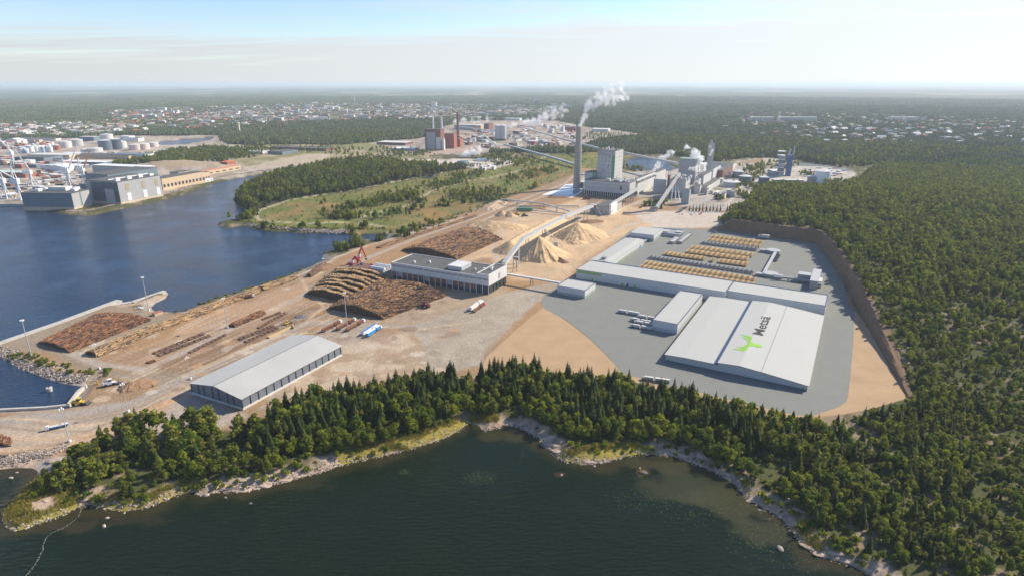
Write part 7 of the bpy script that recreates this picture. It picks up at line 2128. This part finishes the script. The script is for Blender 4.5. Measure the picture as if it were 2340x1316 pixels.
# clumps of trees and bushes on the meadow and along roads (photo x, y, spread in metres, count)
for x0, y0, sp_, n in ((400, 352, 40, 50), (360, 356, 30, 40), (320, 360, 30, 30), (450, 366, 26, 30), (1380, 312, 60, 60), (1440, 318, 60, 80), (1330, 318, 40, 30), (1120, 322, 30, 20), (1250, 338, 40, 40), (1300, 346, 30, 30), (1400, 335, 50, 60), (1480, 306, 50, 50), (790, 497, 16, 26), (760, 500, 12, 12), (740, 490, 5, 4), (800, 478, 16, 24), (850, 470, 20, 26), (905, 460, 20, 30), (930, 448, 22, 34), (880, 455, 18, 20), (960, 462, 10, 8), (1000, 425, 20, 26), (1040, 420, 20, 20), (1050, 408, 22, 26), (1090, 400, 16, 14),
                       (1010, 470, 12, 8), (1060, 450, 30, 40), (1100, 445, 26, 36), (1140, 440, 20, 14), (905, 490, 16, 14), (860, 500, 8, 5), (950, 480, 12, 8), (740, 466, 5, 3), (1170, 410, 18, 12), (1215, 400, 22, 24), (1250, 392, 20, 20), (1180, 378, 18, 14), (1140, 375, 16, 10),
                       (600, 520, 5, 5), (620, 524, 4, 4), (640, 526, 4, 3), (690, 522, 4, 3), (730, 520, 4, 3), (830, 522, 8, 6), (560, 500, 12, 16), (575, 492, 8, 8), (800, 545, 5, 10), (806, 556, 6, 12), (812, 565, 6, 10), (780, 572, 7, 12), (800, 530, 5, 8), (870, 550, 6, 5), (920, 540, 10, 10), (950, 525, 10, 8), (990, 515, 10, 6), (1215, 430, 8, 5), (1150, 460, 8, 4),
                       (1480, 470, 7, 5), (1500, 478, 6, 4), (1515, 468, 6, 6), (1450, 442, 8, 6), (1660, 505, 10, 14), (1690, 480, 12, 18), (1705, 450, 14, 22), (1720, 430, 14, 18), (1745, 440, 12, 16), (1700, 410, 14, 14), (1640, 455, 8, 5), (1435, 386, 14, 8), (1460, 388, 14, 10), (1725, 390, 16, 14), (1850, 402, 12, 10), (1890, 420, 10, 10), (1915, 418, 12, 12),
                       (470, 360, 40, 50), (510, 362, 30, 40), (440, 352, 30, 24), (550, 350, 30, 30), (330, 372, 40, 20), (280, 372, 30, 10), (380, 368, 30, 14), (700, 343, 24, 18), (620, 345, 20, 14), (840, 360, 14, 8), (900, 356, 30, 24), (960, 352, 30, 24), (1130, 362, 40, 60), (1180, 366, 40, 50), (1225, 372, 24, 16), (900, 346, 26, 18), (990, 374, 14, 8), (1040, 382, 14, 8)):
    p = at('p', x0, y0)
    n = int(n * 2.6) if y0 > 375 else n * 2
    x, y = rs.normal(p.x, sp_ * .62, n), rs.normal(p.y, sp_ * .62 * (1 + 1.2 * (y0 < 460)), n)
    q = rs.uniform(0, 1, n)
    add(x, y, 0, rs.uniform(4.5, 12, n)); T[-1][:, 2] = np.where(q < .55, 2, np.where(q < .8, 1, 0))
x, y = rand_in(MEADOW, 1 / 420.0)
add(x, y, 2, rs.uniform(2, 5, len(x)))
T = np.concatenate(T)
k = (sdwater(T[:, 0], T[:, 1]) < -2) & (sdpoly(T[:, 0], T[:, 1], PLOT) < -np.where(T[:, 1] > 345, 6, 4))
T = T[k]
Zt = np.maximum(ground_z(T[:, 0], T[:, 1]), hill(T[:, 0], T[:, 1], False) - .3)
# middle distance woods, tree by tree, out to about 2.4 km
BELT = A2('p', [(520, 332), (640, 322), (850, 325), (980, 300), (1050, 276), (900, 268), (600, 268), (300, 300), (0, 318), (-600, 330), (-600, 300), (0, 272), (600, 258), (1300, 258), (1300, 266), (1500, 280), (1540, 305), (1440, 318), (1400, 325), (1500, 340), (1560, 360), (1600, 372), (1640, 372), (1740, 356), (1830, 368), (1960, 390),
                (2000, 372), (2400, 352), (3300, 400), (3300, 262), (600, 262), (520, 300)])
def excluded(x, y):
    e = sdwater(x, y) > -4
    for P in (SHIP, FACT, RFAC, MEADOW, YARD, OPEN, WWT): e |= sdpoly(x, y, P) > -4
    return e
# individual trees: the largest in the picture of each kind -----------------------
u_px, v_px, dep = inpx(T[:, 0], T[:, 1], Zt)
inview = (u_px > -10) & (u_px < 2350) & (v_px > 0) & (v_px - T[:, 3] * F / dep < 1312)
sizes = T[:, 3] * F / dep
single = np.zeros(len(T), bool)
knames = ['spruce', 'pine', 'broadleaf']
def place_word(x, y, u):
    if y > 700: return 'far ground'
    if x > 215 and y > 330: return 'rising forest right of the new mill plot'
    for lim, wd in ((180, 'wood beside the reed point'), (330, 'low wood at the left end'), (450, 'wood left of the storage hall'), (620, 'wood before the storage hall'), (780, 'wood at the storage hall side'), (900, 'dark wood below the gravel'), (1020, 'dark wood left of the inlet'), (1150, 'wood around the small inlet'),
                    (1280, 'wood right of the inlet'), (1420, 'wood below the sand corner'), (1550, 'wood behind the middle point'), (1680, 'wood below the big hall'), (1820, 'wood on the right bay shore'), (1950, 'wood below the plot corner'), (2080, 'wood right of the bedrock slabs'), (2200, 'bottom right forest')):
        if u < lim: return wd
    return 'forest at the right margin'
dsh_ = -sdpoly(T[:, 0], T[:, 1], W3)
dword = np.where(dsh_ < 18, 'waterside ', np.where(dsh_ < 32, 'lower ', np.where(dsh_ < 48, 'inner ', 'landward ')))
GRP = {'spruce': 'spruces', 'pine': 'pines', 'broadleaf': 'leafy trees'}
for ki, kn_ in enumerate(knames):
    c = np.where(inview & (T[:, 2] == ki))[0]
    c = c[np.argsort(-sizes[c])][:300]
    single[c] = True
    for n_, i in enumerate(c):
        crn, trk, _ = kinds[kn_][i % 3]
        h = T[i, 3]
        sh_ = 'tall' if h > (15 if ki == 0 else 11) else 'low' if h < (10 if ki == 0 else 8) else 'middle-sized'
        pw = place_word(T[i, 0], T[i, 1], u_px[i])
        pw = dword[i] + pw
        look = {'spruce': 'dark spruce', 'pine': 'grey-green pine', 'broadleaf': 'leafy tree'}[kn_]
        t = bpy.data.objects.new(kn_ + '_tree', None); t.empty_display_size = .1
        COL.objects.link(t)
        t.location = (T[i, 0], T[i, 1], Zt[i]); t.rotation_euler = (0, 0, rs.uniform(0, 6.28)); s_ = h * (1 if ki != 2 else 1.0)
        wd = rs.uniform(.85, 1.3); t.scale = (s_ * wd, s_ * wd, s_); sh_ += ' slim' if wd < 1.0 else ' broad' if wd > 1.15 else ''
        tag(t, f'{sh_} {look} in the {pw}', 'tree', f'{sh_} {GRP[kn_]} of the {pw}')
        a = bpy.data.objects.new('crown', crn); COL.objects.link(a); a.parent = t
        b = bpy.data.objects.new('trunk', trk); COL.objects.link(b); b.parent = t
rest = ~single
print('trees', len(T), 'single', single.sum())
x, y = rand_in(BELT, 1 / 75.0)
k = ~excluded(x, y) & (np.hypot(x, y) < 2500)
x, y = x[k], y[k]
cl = fbm(x / 60, y / 60, 61, 3) > .34
x, y = x[cl], y[cl]
zb = ground_z(x, y); hb = rs.uniform(10, 18, len(x)); kb = np.where(rs.uniform(0, 1, len(x)) < .5, 0, np.where(rs.uniform(0, 1, len(x)) < .5, 1, 2))
print('belt', len(x))
for ki, kn_ in enumerate(knames):
    k = rest & (T[:, 2] == ki)
    kk_ = kb == ki
    co = np.concatenate([np.stack([T[k, 0], T[k, 1], Zt[k] - .1], 1), np.stack([x[kk_], y[kk_], zb[kk_]], 1)])
    sc_ = np.concatenate([T[k, 3], hb[kk_]])
    zs = rs.uniform(.9, 1.15, len(sc_)) / rs.uniform(.95, 1.3, len(sc_))
    scatter(kn_ + '_forest', co, sc_ * 1.1, [f for _, _, f in kinds[kn_]], kinds[kn_][0][2].data.materials[0], f'mass of {GRP[kn_]} covering the woods and the far land', zs=zs)
# far woods: tiles of crowns
def tile(seed, n, size, h):
    rr = random.Random(seed); mb = MB()
    for i in range(n):
        x0, y0 = rr.uniform(-size / 2, size / 2), rr.uniform(-size / 2, size / 2)
        hh = h * rr.uniform(.6, 1.15); r_ = hh * rr.uniform(.2, .34); tb = rr.uniform(.55, 1.5); mb.cur = (tb * rr.uniform(.85, 1.25), tb, tb * rr.uniform(.7, 1.1))
        k = 5; ph = rr.uniform(0, 6)
        ring = [Vector((x0 + math.cos(ph + 6.283 * j / k) * r_ * rr.uniform(.7, 1.2), y0 + math.sin(ph + 6.283 * j / k) * r_ * rr.uniform(.7, 1.2), hh * rr.uniform(.25, .5))) for j in range(k)]
        top = Vector((x0 + rr.uniform(-.5, .5), y0, hh))
        for j in range(k): mb.face([ring[j], ring[(j + 1) % k], top])
        for j in range(0, k): mb.face([ring[j], Vector((x0, y0, 0)), ring[(j + 1) % k]])
    return mb
L_FAR = leafmat('far_foliage', (0.105, 0.15, 0.062), (0.185, 0.215, 0.09), .4)  # paler and bluer, so part of the haze is put into the leaf colour
tiles = [proto_obj('grove_form_' + c, tile(70 + i, 60, 50, 15), L_FAR) for i, c in enumerate('abcd')]
def tile_field(d0, d1, sp, jit=.35):
    g = np.arange(-d1, d1, sp)
    X, Y = np.meshgrid(g, np.arange(0, d1, sp))
    X = X.ravel() + rs.uniform(-jit, jit, X.size) * sp; Y = Y.ravel() + rs.uniform(-jit, jit, Y.size) * sp
    D = np.hypot(X, Y)
    k = (D > d0) & (D < d1) & (np.abs(X) < Y * .95 + 150)
    return X[k], Y[k], D[k]
TOWN = A2('p', [(230, 292), (250, 258), (480, 246), (700, 240), (1000, 240), (1290, 246), (1300, 262), (1150, 268), (1060, 274), (900, 272), (760, 280), (640, 290), (520, 292), (380, 298)])
SUBL = A2('p', [(-300, 330), (-200, 300), (60, 286), (240, 286), (340, 296), (330, 306), (200, 312), (60, 318)])
SUBR = A2('p', [(1640, 300), (1700, 262), (1860, 262), (2400, 280), (2700, 300), (2400, 332), (1850, 332)])
fx, fy, fs = [], [], []
for d0, d1, sp, s_ in ((1900, 3600, 36, 1.0), (3600, 6500, 62, 1.45), (6500, 10500, 120, 2.6)):
    x, y, D = tile_field(d0, d1, sp)
    k = np.ones(len(x), bool)
    if d0 < 3600:
        k &= ~excluded(x, y)
    tn = (sdpoly(x, y, TOWN) > 0) | (sdpoly(x, y, SUBR) > 0) | (sdpoly(x, y, SUBL) > 0)
    k &= ~(tn & (rs.uniform(0, 1, len(x)) < .18))
    k &= fbm(x / 500, y / 900, 63, 3) > .27
    fx.append(x[k]); fy.append(y[k]); fs.append(np.full(k.sum(), s_) * rs.uniform(.8, 1.1, k.sum()))
fx, fy, fs = map(np.concatenate, (fx, fy, fs))
fz = ground_z(fx, fy)
zs = np.where(fs > 2, .42, np.where(fs > 1.25, .75, 1.0)) * rs.uniform(.85, 1.15, len(fs))
print('tiles', len(fx))
scatter('distant_forest', np.stack([fx, fy, fz - .5], 1), fs, tiles, L_FAR, 'endless distant forest stretching to the horizon', zs=zs)
# undergrowth: bushes at the wood edges and on the shore
x, y = rand_in(FRONT, 1 / 26.0)
x2, y2 = rand_in(RIGHT, 1 / 60.0)
b1 = along('p', [(150, 1140), (330, 1140), (480, 1100), (640, 1085), (800, 1045), (980, 1000)], 90, 3, 0, 31); b2 = along('p', [(1300, 1020), (1400, 1020), (1560, 1030), (1680, 1085), (1780, 1150), (1850, 1200), (1950, 1265)], 110, 4, 0, 32)
b3 = along('p', [(20, 808), (60, 812), (150, 850), (260, 850)], 60, 2.5, 0, 33); b4 = along('p', [(770, 575), (812, 562), (806, 545), (800, 530)], 80, 3.5, 0, 34)
b5 = along('p', [(400, 712), (560, 662), (690, 614)], 40, .8, 0, 35); b6 = along('p', [(930, 540), (1060, 490), (1150, 452), (1240, 420)], 120, 5, 0, 36); b7 = along('p', [(560, 505), (600, 517), (700, 524), (800, 524), (890, 522)], 120, 4, 0, 37)
b8 = along('p', [(1455, 478), (1500, 460), (1530, 450)], 40, 3, 0, 38)
bx = np.concatenate([x, x2] + [b[:, 0] for b in (b1, b2, b3, b4, b5, b6, b7, b8)]); by = np.concatenate([y, y2] + [b[:, 1] for b in (b1, b2, b3, b4, b5, b6, b7, b8)])
k = (sdwater(bx, by) < -1.5) & (sdpoly(bx, by, PLOT) < -1)
bx, by = bx[k], by[k]; bz = ground_z(bx, by)
scatter('undergrowth', np.stack([bx, by, bz - .2], 1), rs.uniform(1.4, 4.2, len(bx)), bushes, L_BRD, 'low bushes filling the wood floor and edging the shores and roads')
# reeds and tall grass on the shore
def tuft(seed):
    rr = random.Random(seed); mb = MB()
    for i in range(16):
        a = rr.uniform(0, 6.28); p = Vector((rr.uniform(-.7, .7), rr.uniform(-.7, .7), 0)); h = rr.uniform(.6, 1.1); t_ = rr.uniform(.7, 1.3)
        mb.cur = (t_, t_, t_)
        s_ = Vector((math.cos(a), math.sin(a), 0)) * .09
        mb.face([p - s_, p + s_, p + Vector((rr.uniform(-.25, .25), rr.uniform(-.25, .25), h))])
    return mb
L_REED = leafmat('reed_blades', (0.24, 0.215, 0.035), (0.36, 0.30, 0.07), .3)
tufts = [proto_obj('reed_form_' + c, tuft(i), L_REED) for i, c in enumerate('abc')]
REEDP = A2('p', [(8, 1195), (15, 1160), (60, 1112), (95, 1085), (150, 1090), (185, 1130), (180, 1150), (100, 1185), (40, 1205)], WL)
x, y = rand_in(REEDP, 1 / 1.1)
k = np.hypot(x - at('p', 98, 1150).x, y - at('p', 98, 1150).y) > 5
x, y = x[k], y[k]
al = [along('p', p_, n_, w_, WL, s_, b_) for p_, n_, w_, s_, b_ in (([(800, 1042), (880, 1024), (960, 1004), (1050, 968)], 420, 1.8, 41, 2.5), ([(215, 1150), (330, 1152), (400, 1120), (440, 1110)], 240, 1.6, 42, 2), ([(1290, 1045), (1380, 1035), (1460, 1025)], 200, 1.4, 43, 2), ([(1840, 1200), (1845, 1235), (1880, 1260)], 120, 2, 44, 0), ([(880, 1025), (930, 1026)], 120, .8, 45, 0), ([(1075, 960), (1140, 962)], 260, 2.0, 46, 0))]
x = np.concatenate([x] + [a[:, 0] for a in al]); y = np.concatenate([y] + [a[:, 1] for a in al])
z = np.maximum(ground_z(x, y), WL)
k = sdwater(x, y) < 2.5
scatter('reed_bed', np.stack([x, y, z], 1)[k], rs.uniform(.9, 1.8, k.sum()), tufts, L_REED, 'yellow-green reeds and grass along the near shore')
# water lilies
lil = MB(); 
for i in range(14):
    a = 6.283 * i / 14; lil.v.append((math.cos(a), math.sin(a), .02))
lil.f.append(tuple(range(14))); lil.c.append((1, 1, 1))
L_LIL = leafmat('lily_pads', (0.05, 0.075, 0.018), (0.12, 0.14, 0.04), .1)
lilo = [proto_obj('lily_form_' + c, lil, L_LIL) for c in 'a']
pts = []
for x0, y0, sx, sy, n in ((1095, 1092, 5, 3.5, 90), (925, 1079, 2.5, 1.5, 40), (1500, 1150, 10, 5, 130), (1640, 1160, 8, 5, 90), (1530, 1050, 14, 4, 130), (1720, 1240, 7, 4, 110), (1600, 1180, 9, 4, 60), (1440, 1130, 6, 3, 50), (1830, 1285, 8, 4, 80), (1210, 1040, 6, 4, 14), (1780, 1220, 8, 5, 70)):
    p = at('p', x0, y0, WL); pts.append(np.stack([rs.normal(p.x, sx, n), rs.normal(p.y, sy, n)], 1))
pts = np.concatenate(pts); k = sdwater(pts[:, 0], pts[:, 1]) > .5; pts = pts[k]
scatter('water_lilies', np.stack([pts[:, 0], pts[:, 1], np.full(len(pts), WL + .03)], 1), rs.uniform(.10, .28, len(pts)), lilo, L_LIL, 'loose patches of water lily leaves on the near bay', idx=np.zeros(len(pts)), zs=1.0)
# line of foam on the lower left water
fm = A2('y4', [(685, 745), (650, 780), (625, 840), (560, 895), (500, 935), (420, 965), (375, 1005), (345, 1060), (345, 1100), (310, 1170), (270, 1240), (210, 1310), (150, 1400)], WL)
mbf = MB()
for a, b in zip(fm[:-1], fm[1:]):
    L_ = np.hypot(*(b - a)); n = int(L_ / .3)
    for i in range(n):
        c = a + (b - a) * (i + rs.uniform(0, 1)) / n + rs.normal(0, .16, 2)
        r_ = rs.uniform(.04, .17); k = 6
        mbf.face([(c[0] + r_ * math.cos(6.28 * j / k) * rs.uniform(.7, 1.4), c[1] + r_ * math.sin(6.28 * j / k), WL + .05) for j in range(k)])
tag(mbf.build('foam_line', mat('foam', (.55, .55, .5), .8, .1, 1)), 'thin broken line of white foam drifting off the reed point', kind='stuff')
# columnar trees of the car park
for i in range(12):
    p = at('d4', [1695, 1745, 1790, 1835, 1880, 1935, 1985, 2030, 2080, 2130, 2225, 2265][i], 1000)
    crn, trk, _ = kinds['spruce'][i % 3]
    t = bpy.data.objects.new('columnar_tree', None); COL.objects.link(t); t.location = p; t.scale = (7, 7, rnd.uniform(11, 17))
    tag(t, 'dark columnar tree in the row across the car park in front of the mill', 'tree', 'columnar trees across the mill car park')
    a = bpy.data.objects.new('crown', crn); COL.objects.link(a); a.parent = t
    b = bpy.data.objects.new('trunk', trk); COL.objects.link(b); b.parent = t

# ---------------------------------------------------------------- houses and flats of the far town
def make_house(wall, roof, L, W, h, gable=True, win=0):
    t = thing('house', '', 'house')
    MB().box(0, L, 0, W, -1, h).build('wall', wall, t, world=False)
    if gable: MB().extr(Vector((-.5, 0)), Vector((1, 0)), Vector((0, 1)), [(-.6, h), (W / 2, h + W * .35), (W + .6, h)], L + 1).build('roof', roof, t, world=False)
    else: MB().box(-.3, L + .3, -.3, W + .3, h, h + .6).build('roof', roof, t, world=False)
    if win:
        mb = MB()
        for f in range(win):
            z = 1.2 + f * 3; mb.box(-.15, 0, W * .08, W * .92, z, z + 1.4); mb.box(L * .05, L * .95, -.15, 0, z, z + 1.4)
        mb.build('window', dark, t, world=False)
    return t
roof_red = mat('tile_roof', (.42, .13, .07), .85, .1, .2); roof_dk = mat('dark_roof', (.10, .09, .09), .85, .1, .2); roof_pale = mat('light_roof', (.62, .60, .56), .8, .05, .2)
wl_w = mat('render_white', (.72, .70, .66), .85, .05, .2); wl_y = mat('render_cream', (.60, .50, .34), .85, .05, .2); wl_r = mat('render_red', (.34, .12, .09), .85, .05, .2)
hp = []
for wl, wn_ in ((wl_w, 'white'), (wl_y, 'cream'), (wl_r, 'red')):
    for rf, rn in ((roof_red, 'red-tiled'), (roof_dk, 'dark-roofed'), (roof_pale, 'pale-roofed')):
        hp.append([None, wl, rf, f'{rn} {wn_}'])
def rand_poly(P, n):
    lo, hi = P.min(0), P.max(0); o = []
    while len(o) < n:
        x, y = rs.uniform(lo[0], hi[0], 400), rs.uniform(lo[1], hi[1], 400)
        k = (sdpoly(x, y, P) > 0) & (np.abs(x) < y * .87)
        o += list(zip(x[k], y[k]))
    return o[:n]
T2 = A2('p', [(440, 276), (480, 262), (700, 252), (1000, 254), (1290, 256), (1290, 264), (1100, 270), (930, 276), (760, 280), (600, 284)])
def sector(x, y):
    u = inpx(x, y, 0)[0]
    return ['extreme left', 'left', 'centre-left', 'central', 'centre-right', 'right', 'extreme right'][int(min(6, max(0, u / 335)))] + (' near' if y < 3300 else ' middle' if y < 4300 else ' distant')
hs_ = [(x, y, 'town') for x, y in rand_poly(TOWN, 70)] + [(x, y, 'left suburb') for x, y in rand_poly(SUBL, 75)] + [(x, y, 'right suburb') for x, y in rand_poly(A2('p', [(1850, 300), (2400, 296), (2400, 330), (1860, 330)]), 85)] + [(x, y, 'red-roofed district left of the town') for x, y in rand_poly(A2('p', [(250, 282), (300, 262), (520, 262), (520, 284)]), 70)]
for n_, (x, y, wh) in enumerate(sorted(hs_, key=lambda q: q[1])[:300]):
    h_ = hp[rnd.choice([0, 0, 3, 1, 6] if 'red-roofed' in wh else [2, 2, 1, 2, 0, 5, 4, 2])]
    lb = f'{h_[3]} house, {sector(x, y)} part of {wh}'
    loc = (x, y, float(ground_z(np.array([x]), np.array([y]))[0]) + 1.5); rz = rnd.uniform(0, 3.14)
    if h_[0] is None:
        h_[0] = make_house(h_[1], h_[2], 17, 11, 8); h_[0].location = loc; h_[0].rotation_euler = (0, 0, rz); h_[0]['label'] = lb; h_[0]['group'] = f'{h_[3]} houses, {sector(x, y)} part of {wh}'
        h_[0].scale = (1.2,) * 3
    else: dup(h_[0], loc, rz, rnd.uniform(.9, 1.6), lb, f'{h_[3]} houses, {sector(x, y)} part of {wh}')
ap = [None, None]
def flat(x, y, L, wh, sc=1.0, k=0, rz=None):
    loc = (x, y, 0)
    sw_ = 'small' if sc < 1.05 else 'mid-sized' if sc < 1.4 else 'large'
    lb = f'{sw_} {"pale" if k == 0 else "cream"} block of flats, {sector(x, y)} part of {wh}'
    rz = rnd.uniform(-.4, .9) if rz is None else rz
    if ap[k] is None:
        ap[k] = make_house([wl_w, wl_y][k], [roof_pale, roof_dk][k], 34, 13, 17, False, 5); t = ap[k]; t.name = 'apartment_block'; t['category'] = 'block of flats'
        t.location = loc; t.rotation_euler = (0, 0, rz); t.scale = (sc,) * 3; t['label'] = lb; t['group'] = f'{sw_} blocks of flats, {sector(x, y)} part of {wh}'
    else: t = dup(ap[k], loc, rz, sc, lb, f'{sw_} blocks of flats, {sector(x, y)} part of {wh}')
for x, y in rand_poly(T2, 110): flat(x, y, 0, 'town', rnd.uniform(.8, 1.7), rnd.randrange(2))
for x, y in rand_poly(TOWN, 70): flat(x, y, 0, 'outer town', rnd.uniform(.9, 1.8), 0)
for px_ in (1715, 1740, 1780, 1810, 1838, 2035, 2068): p = at('p', px_, 283); flat(p.x, p.y, 0, 'right suburb row', 1.9, 0, .1)
for px_, py_ in ((325, 272), (335, 274), (353, 272), (305, 274)): p = at('p', px_, py_); flat(p.x, p.y, 0, 'left district', 1.5, 0, .1)
# the rest of the roofs as one mass
mbr = MB()
cnt = 0
for P, n in ((TOWN, 2300), (T2, 1800), (A2('p', [(-100, 320), (0, 296), (500, 290), (500, 300), (300, 306)]), 120), (SUBL, 260), (SUBR, 420), (A2('p', [(250, 282), (300, 262), (520, 262), (520, 284)]), 160)):
    for x, y in rand_poly(P, n):
        mbr.cur = rnd.choice([(.62, .60, .56), (.7, .68, .66), (.5, .42, .3), (.4, .13, .08), (.40, .36, .33), (.30, .28, .27), (.45, .20, .12), (.22, .21, .2)])
        a = rnd.uniform(0, 1.5); u = Vector((math.cos(a), math.sin(a))); v = Vector((-u.y, u.x))
        L_, W_, h_ = rnd.uniform(12, 36), rnd.uniform(9, 16), rnd.uniform(10, 19)
        mbr.pbox((x, y), u, v, L_, W_, 0, h_)
tag(mbr.build('distant_roofs', mat('town_mass', (1, 1, 1), .8, .05, .1, attr='tint')), 'dense far roofs and walls of the town seen as one mass', kind='stuff')
# landmark buildings of the town
for lb, x, y, w__, h_ in (('pale water tower on the horizon', 780, 212, 30, 55), ('slim radio mast beyond the town', 811, 236, 5, 80), ('dark tower block beyond the steam', 1226, 246, 26, 60), ('tall yellow church tower at the left edge of the wood', 547, 305, 8, 40), ('large white church above the town', 992, 248, 40, 45)):
    p = at('p', x, y)
    t = thing('landmark_building', lb, 'tower', p)
    MB().box(-w__ / 2, w__ / 2, -w__ / 2, w__ / 2, 0, h_).build('wall', wl_y if 'yellow' in lb else tealw if 'dark' in lb else wl_w, t, world=False)
    MB().box(-w__ * .6, w__ * .6, -w__ * .6, w__ * .6, h_, h_ + 4).build('roof', roof_pale, t, world=False)

# ---------------------------------------------------------------- steam
def steam(name, label, spine, dens, seed, detail=1.0, col=(.96, .96, .96)):
    """closed hull round a bent plume; the density falls off towards the hull and breaks up with noise"""
    pts = [(at(r, x, y, z) if False else Vector(p), rd) for p, rd in spine]
    c0 = pts[0][0]; m_ = len(pts)
    lo = [min(p[k] - rd for p, rd in pts) - c0[k] for k in range(3)]; hi = [max(p[k] + rd for p, rd in pts) - c0[k] for k in range(3)]
    mb = MB().box(lo[0], hi[0], lo[1], hi[1], lo[2], min(hi[2], 213 - c0.z))
    m = bpy.data.materials.new(name); m.use_nodes = True; t = m.node_tree; t.nodes.clear()
    o_ = t.nodes.new('ShaderNodeOutputMaterial'); pv = t.nodes.new('ShaderNodeVolumePrincipled')
    pv.inputs['Color'].default_value = (.995, .995, .995, 1); pv.inputs['Anisotropy'].default_value = 0
    pv.inputs['Emission Strength'].default_value = 0
    co = t.nodes.new('ShaderNodeTexCoord')
    def M(op, a, b=None, c=None):
        q = t.nodes.new('ShaderNodeMath'); q.operation = op
        for i, v in enumerate((a, b, c)):
            if v is None: continue
            if isinstance(v, (int, float)): q.inputs[i].default_value = v
            else: t.links.new(v, q.inputs[i])
        return q.outputs[0]
    # distance to the plume's bent axis, written as the smallest of the distances to its blobs
    best = None
    for i in range(m_ - 1):
        for f in (0.0, .5):
            p = pts[i][0] * (1 - f) + pts[i + 1][0] * f - c0; rd = pts[i][1] * (1 - f) + pts[i + 1][1] * f
            ds = t.nodes.new('ShaderNodeVectorMath'); ds.operation = 'DISTANCE'
            t.links.new(co.outputs['Object'], ds.inputs[0]); ds.inputs[1].default_value = p
            d = M('DIVIDE', ds.outputs['Value'], rd * 1.0)
            fade = 1 - .75 * (i + f) / (m_ - 1)
            w__ = M('MULTIPLY', M('SUBTRACT', 1.0, d), fade)
            best = w__ if best is None else M('MAXIMUM', best, w__)
    nz = t.nodes.new('ShaderNodeTexNoise'); nz.inputs['Scale'].default_value = detail; nz.inputs['Detail'].default_value = 4; nz.inputs['Roughness'].default_value = .6
    t.links.new(co.outputs['Object'], nz.inputs['Vector'])
    dn = M('ADD', best, M('MULTIPLY', M('SUBTRACT', nz.outputs[0], .60), 2.6))
    dn = M('MULTIPLY', M('MAXIMUM', M('MINIMUM', dn, .6), 0.0), dens)
    gate = M('GREATER_THAN', best, 0.02)
    t.links.new(M('MULTIPLY', dn, gate), pv.inputs['Density'])
    t.links.new(pv.outputs[0], o_.inputs['Volume'])
    try: m.cycles.volume_step_rate = .6
    except Exception: pass
    mb2 = mb.build(name, m)
    mb2.location = c0
    return tag(mb2, label, None, None, 'stuff')
c = at('p', 1326, 287, 124)
def pl(dx, dz, r_, dy=0): return (Vector((c.x + dx, c.y + dy, c.z + dz)), r_ * .88)
steam('steam_plume', 'white steam rising right from the tall chimney', [pl(0, 2, 7), pl(5, 12, 10), pl(11, 26, 14), pl(20, 40, 18), pl(36, 50, 24), pl(62, 56, 28), pl(88, 62, 20)], .5, 1, .075)
c = at('d4', 1240, 400, 12)
steam('steam_plume', 'steam drifting up over the pond beside the mill', [pl(-6, -2, 8), pl(4, 12, 14), pl(16, 26, 14), pl(30, 38, 13), pl(36, 52, 8)], .6, 2, .09)
c = at('d4', 1870, 380, 36)
steam('steam_plume', 'dense white steam wrapping the grey box tower', [pl(2, -8, 9), pl(0, 6, 15), pl(-8, 18, 16), pl(-20, 26, 15), pl(-34, 38, 12), pl(-36, 50, 6)], 1.0, 3, .08)
c = at('d4', 1975, 205, 66)
steam('steam_plume', 'small steam puff at the top of the lattice tower', [pl(2, 0, 4), pl(5, 8, 6), pl(0, 16, 5), pl(-1, 24, 3)], .6, 4, .14)
c = at('d4', 1730, 380, 36)
steam('steam_plume', 'thin steam in front of the grey box tower', [pl(-10, 0, 6, -22), pl(2, -2, 9, -22), pl(16, -8, 6, -22)], .6, 9, .12)
c = at('d3', 740, 705, 1)
steam('steam_plume', 'white steam cloud over the treatment basins', [pl(-20, 1, 16), pl(0, 10, 22), pl(22, 20, 22), pl(40, 28, 15)], .45, 5, .07)
c = at('d3', 1880, 235, 6)
steam('steam_plume', 'widest cluster of steam clouds at the old mill', [pl(-110, 6, 34), pl(-60, 14, 44), pl(-15, 28, 50), pl(30, 48, 50), pl(75, 70, 40), pl(95, 90, 26)], .10, 6, .045)
c = at('d3', 1390, 260, 10)
steam('steam_plume', 'steam cloud right of the twin silos', [pl(-12, 4, 16), pl(4, 14, 20), pl(-8, 26, 14)], .2, 7, .07)
c = at('d3', 950, 190, 10)
steam('steam_plume', 'low steam line behind the dark red mill block', [pl(-150, 4, 22), pl(-60, 10, 26), pl(10, 14, 26), pl(70, 20, 24)], .12, 8, .05)

# ---------------------------------------------------------------- the hazy air
hb_ = MB().box(-62000, 62000, -900, 69900, -9, 214)
hm = bpy.data.materials.new('haze_air'); hm.use_nodes = True; t = hm.node_tree; t.nodes.clear()
o_ = t.nodes.new('ShaderNodeOutputMaterial'); pv = t.nodes.new('ShaderNodeVolumePrincipled')
pv.inputs['Color'].default_value = (.80, .91, 1.0, 1); pv.inputs['Density'].default_value = 0.000054; pv.inputs['Anisotropy'].default_value = .15
t.links.new(pv.outputs[0], o_.inputs['Volume'])
tag(hb_.build('haze', hm), 'pale blue summer haze over the whole land', kind='stuff')
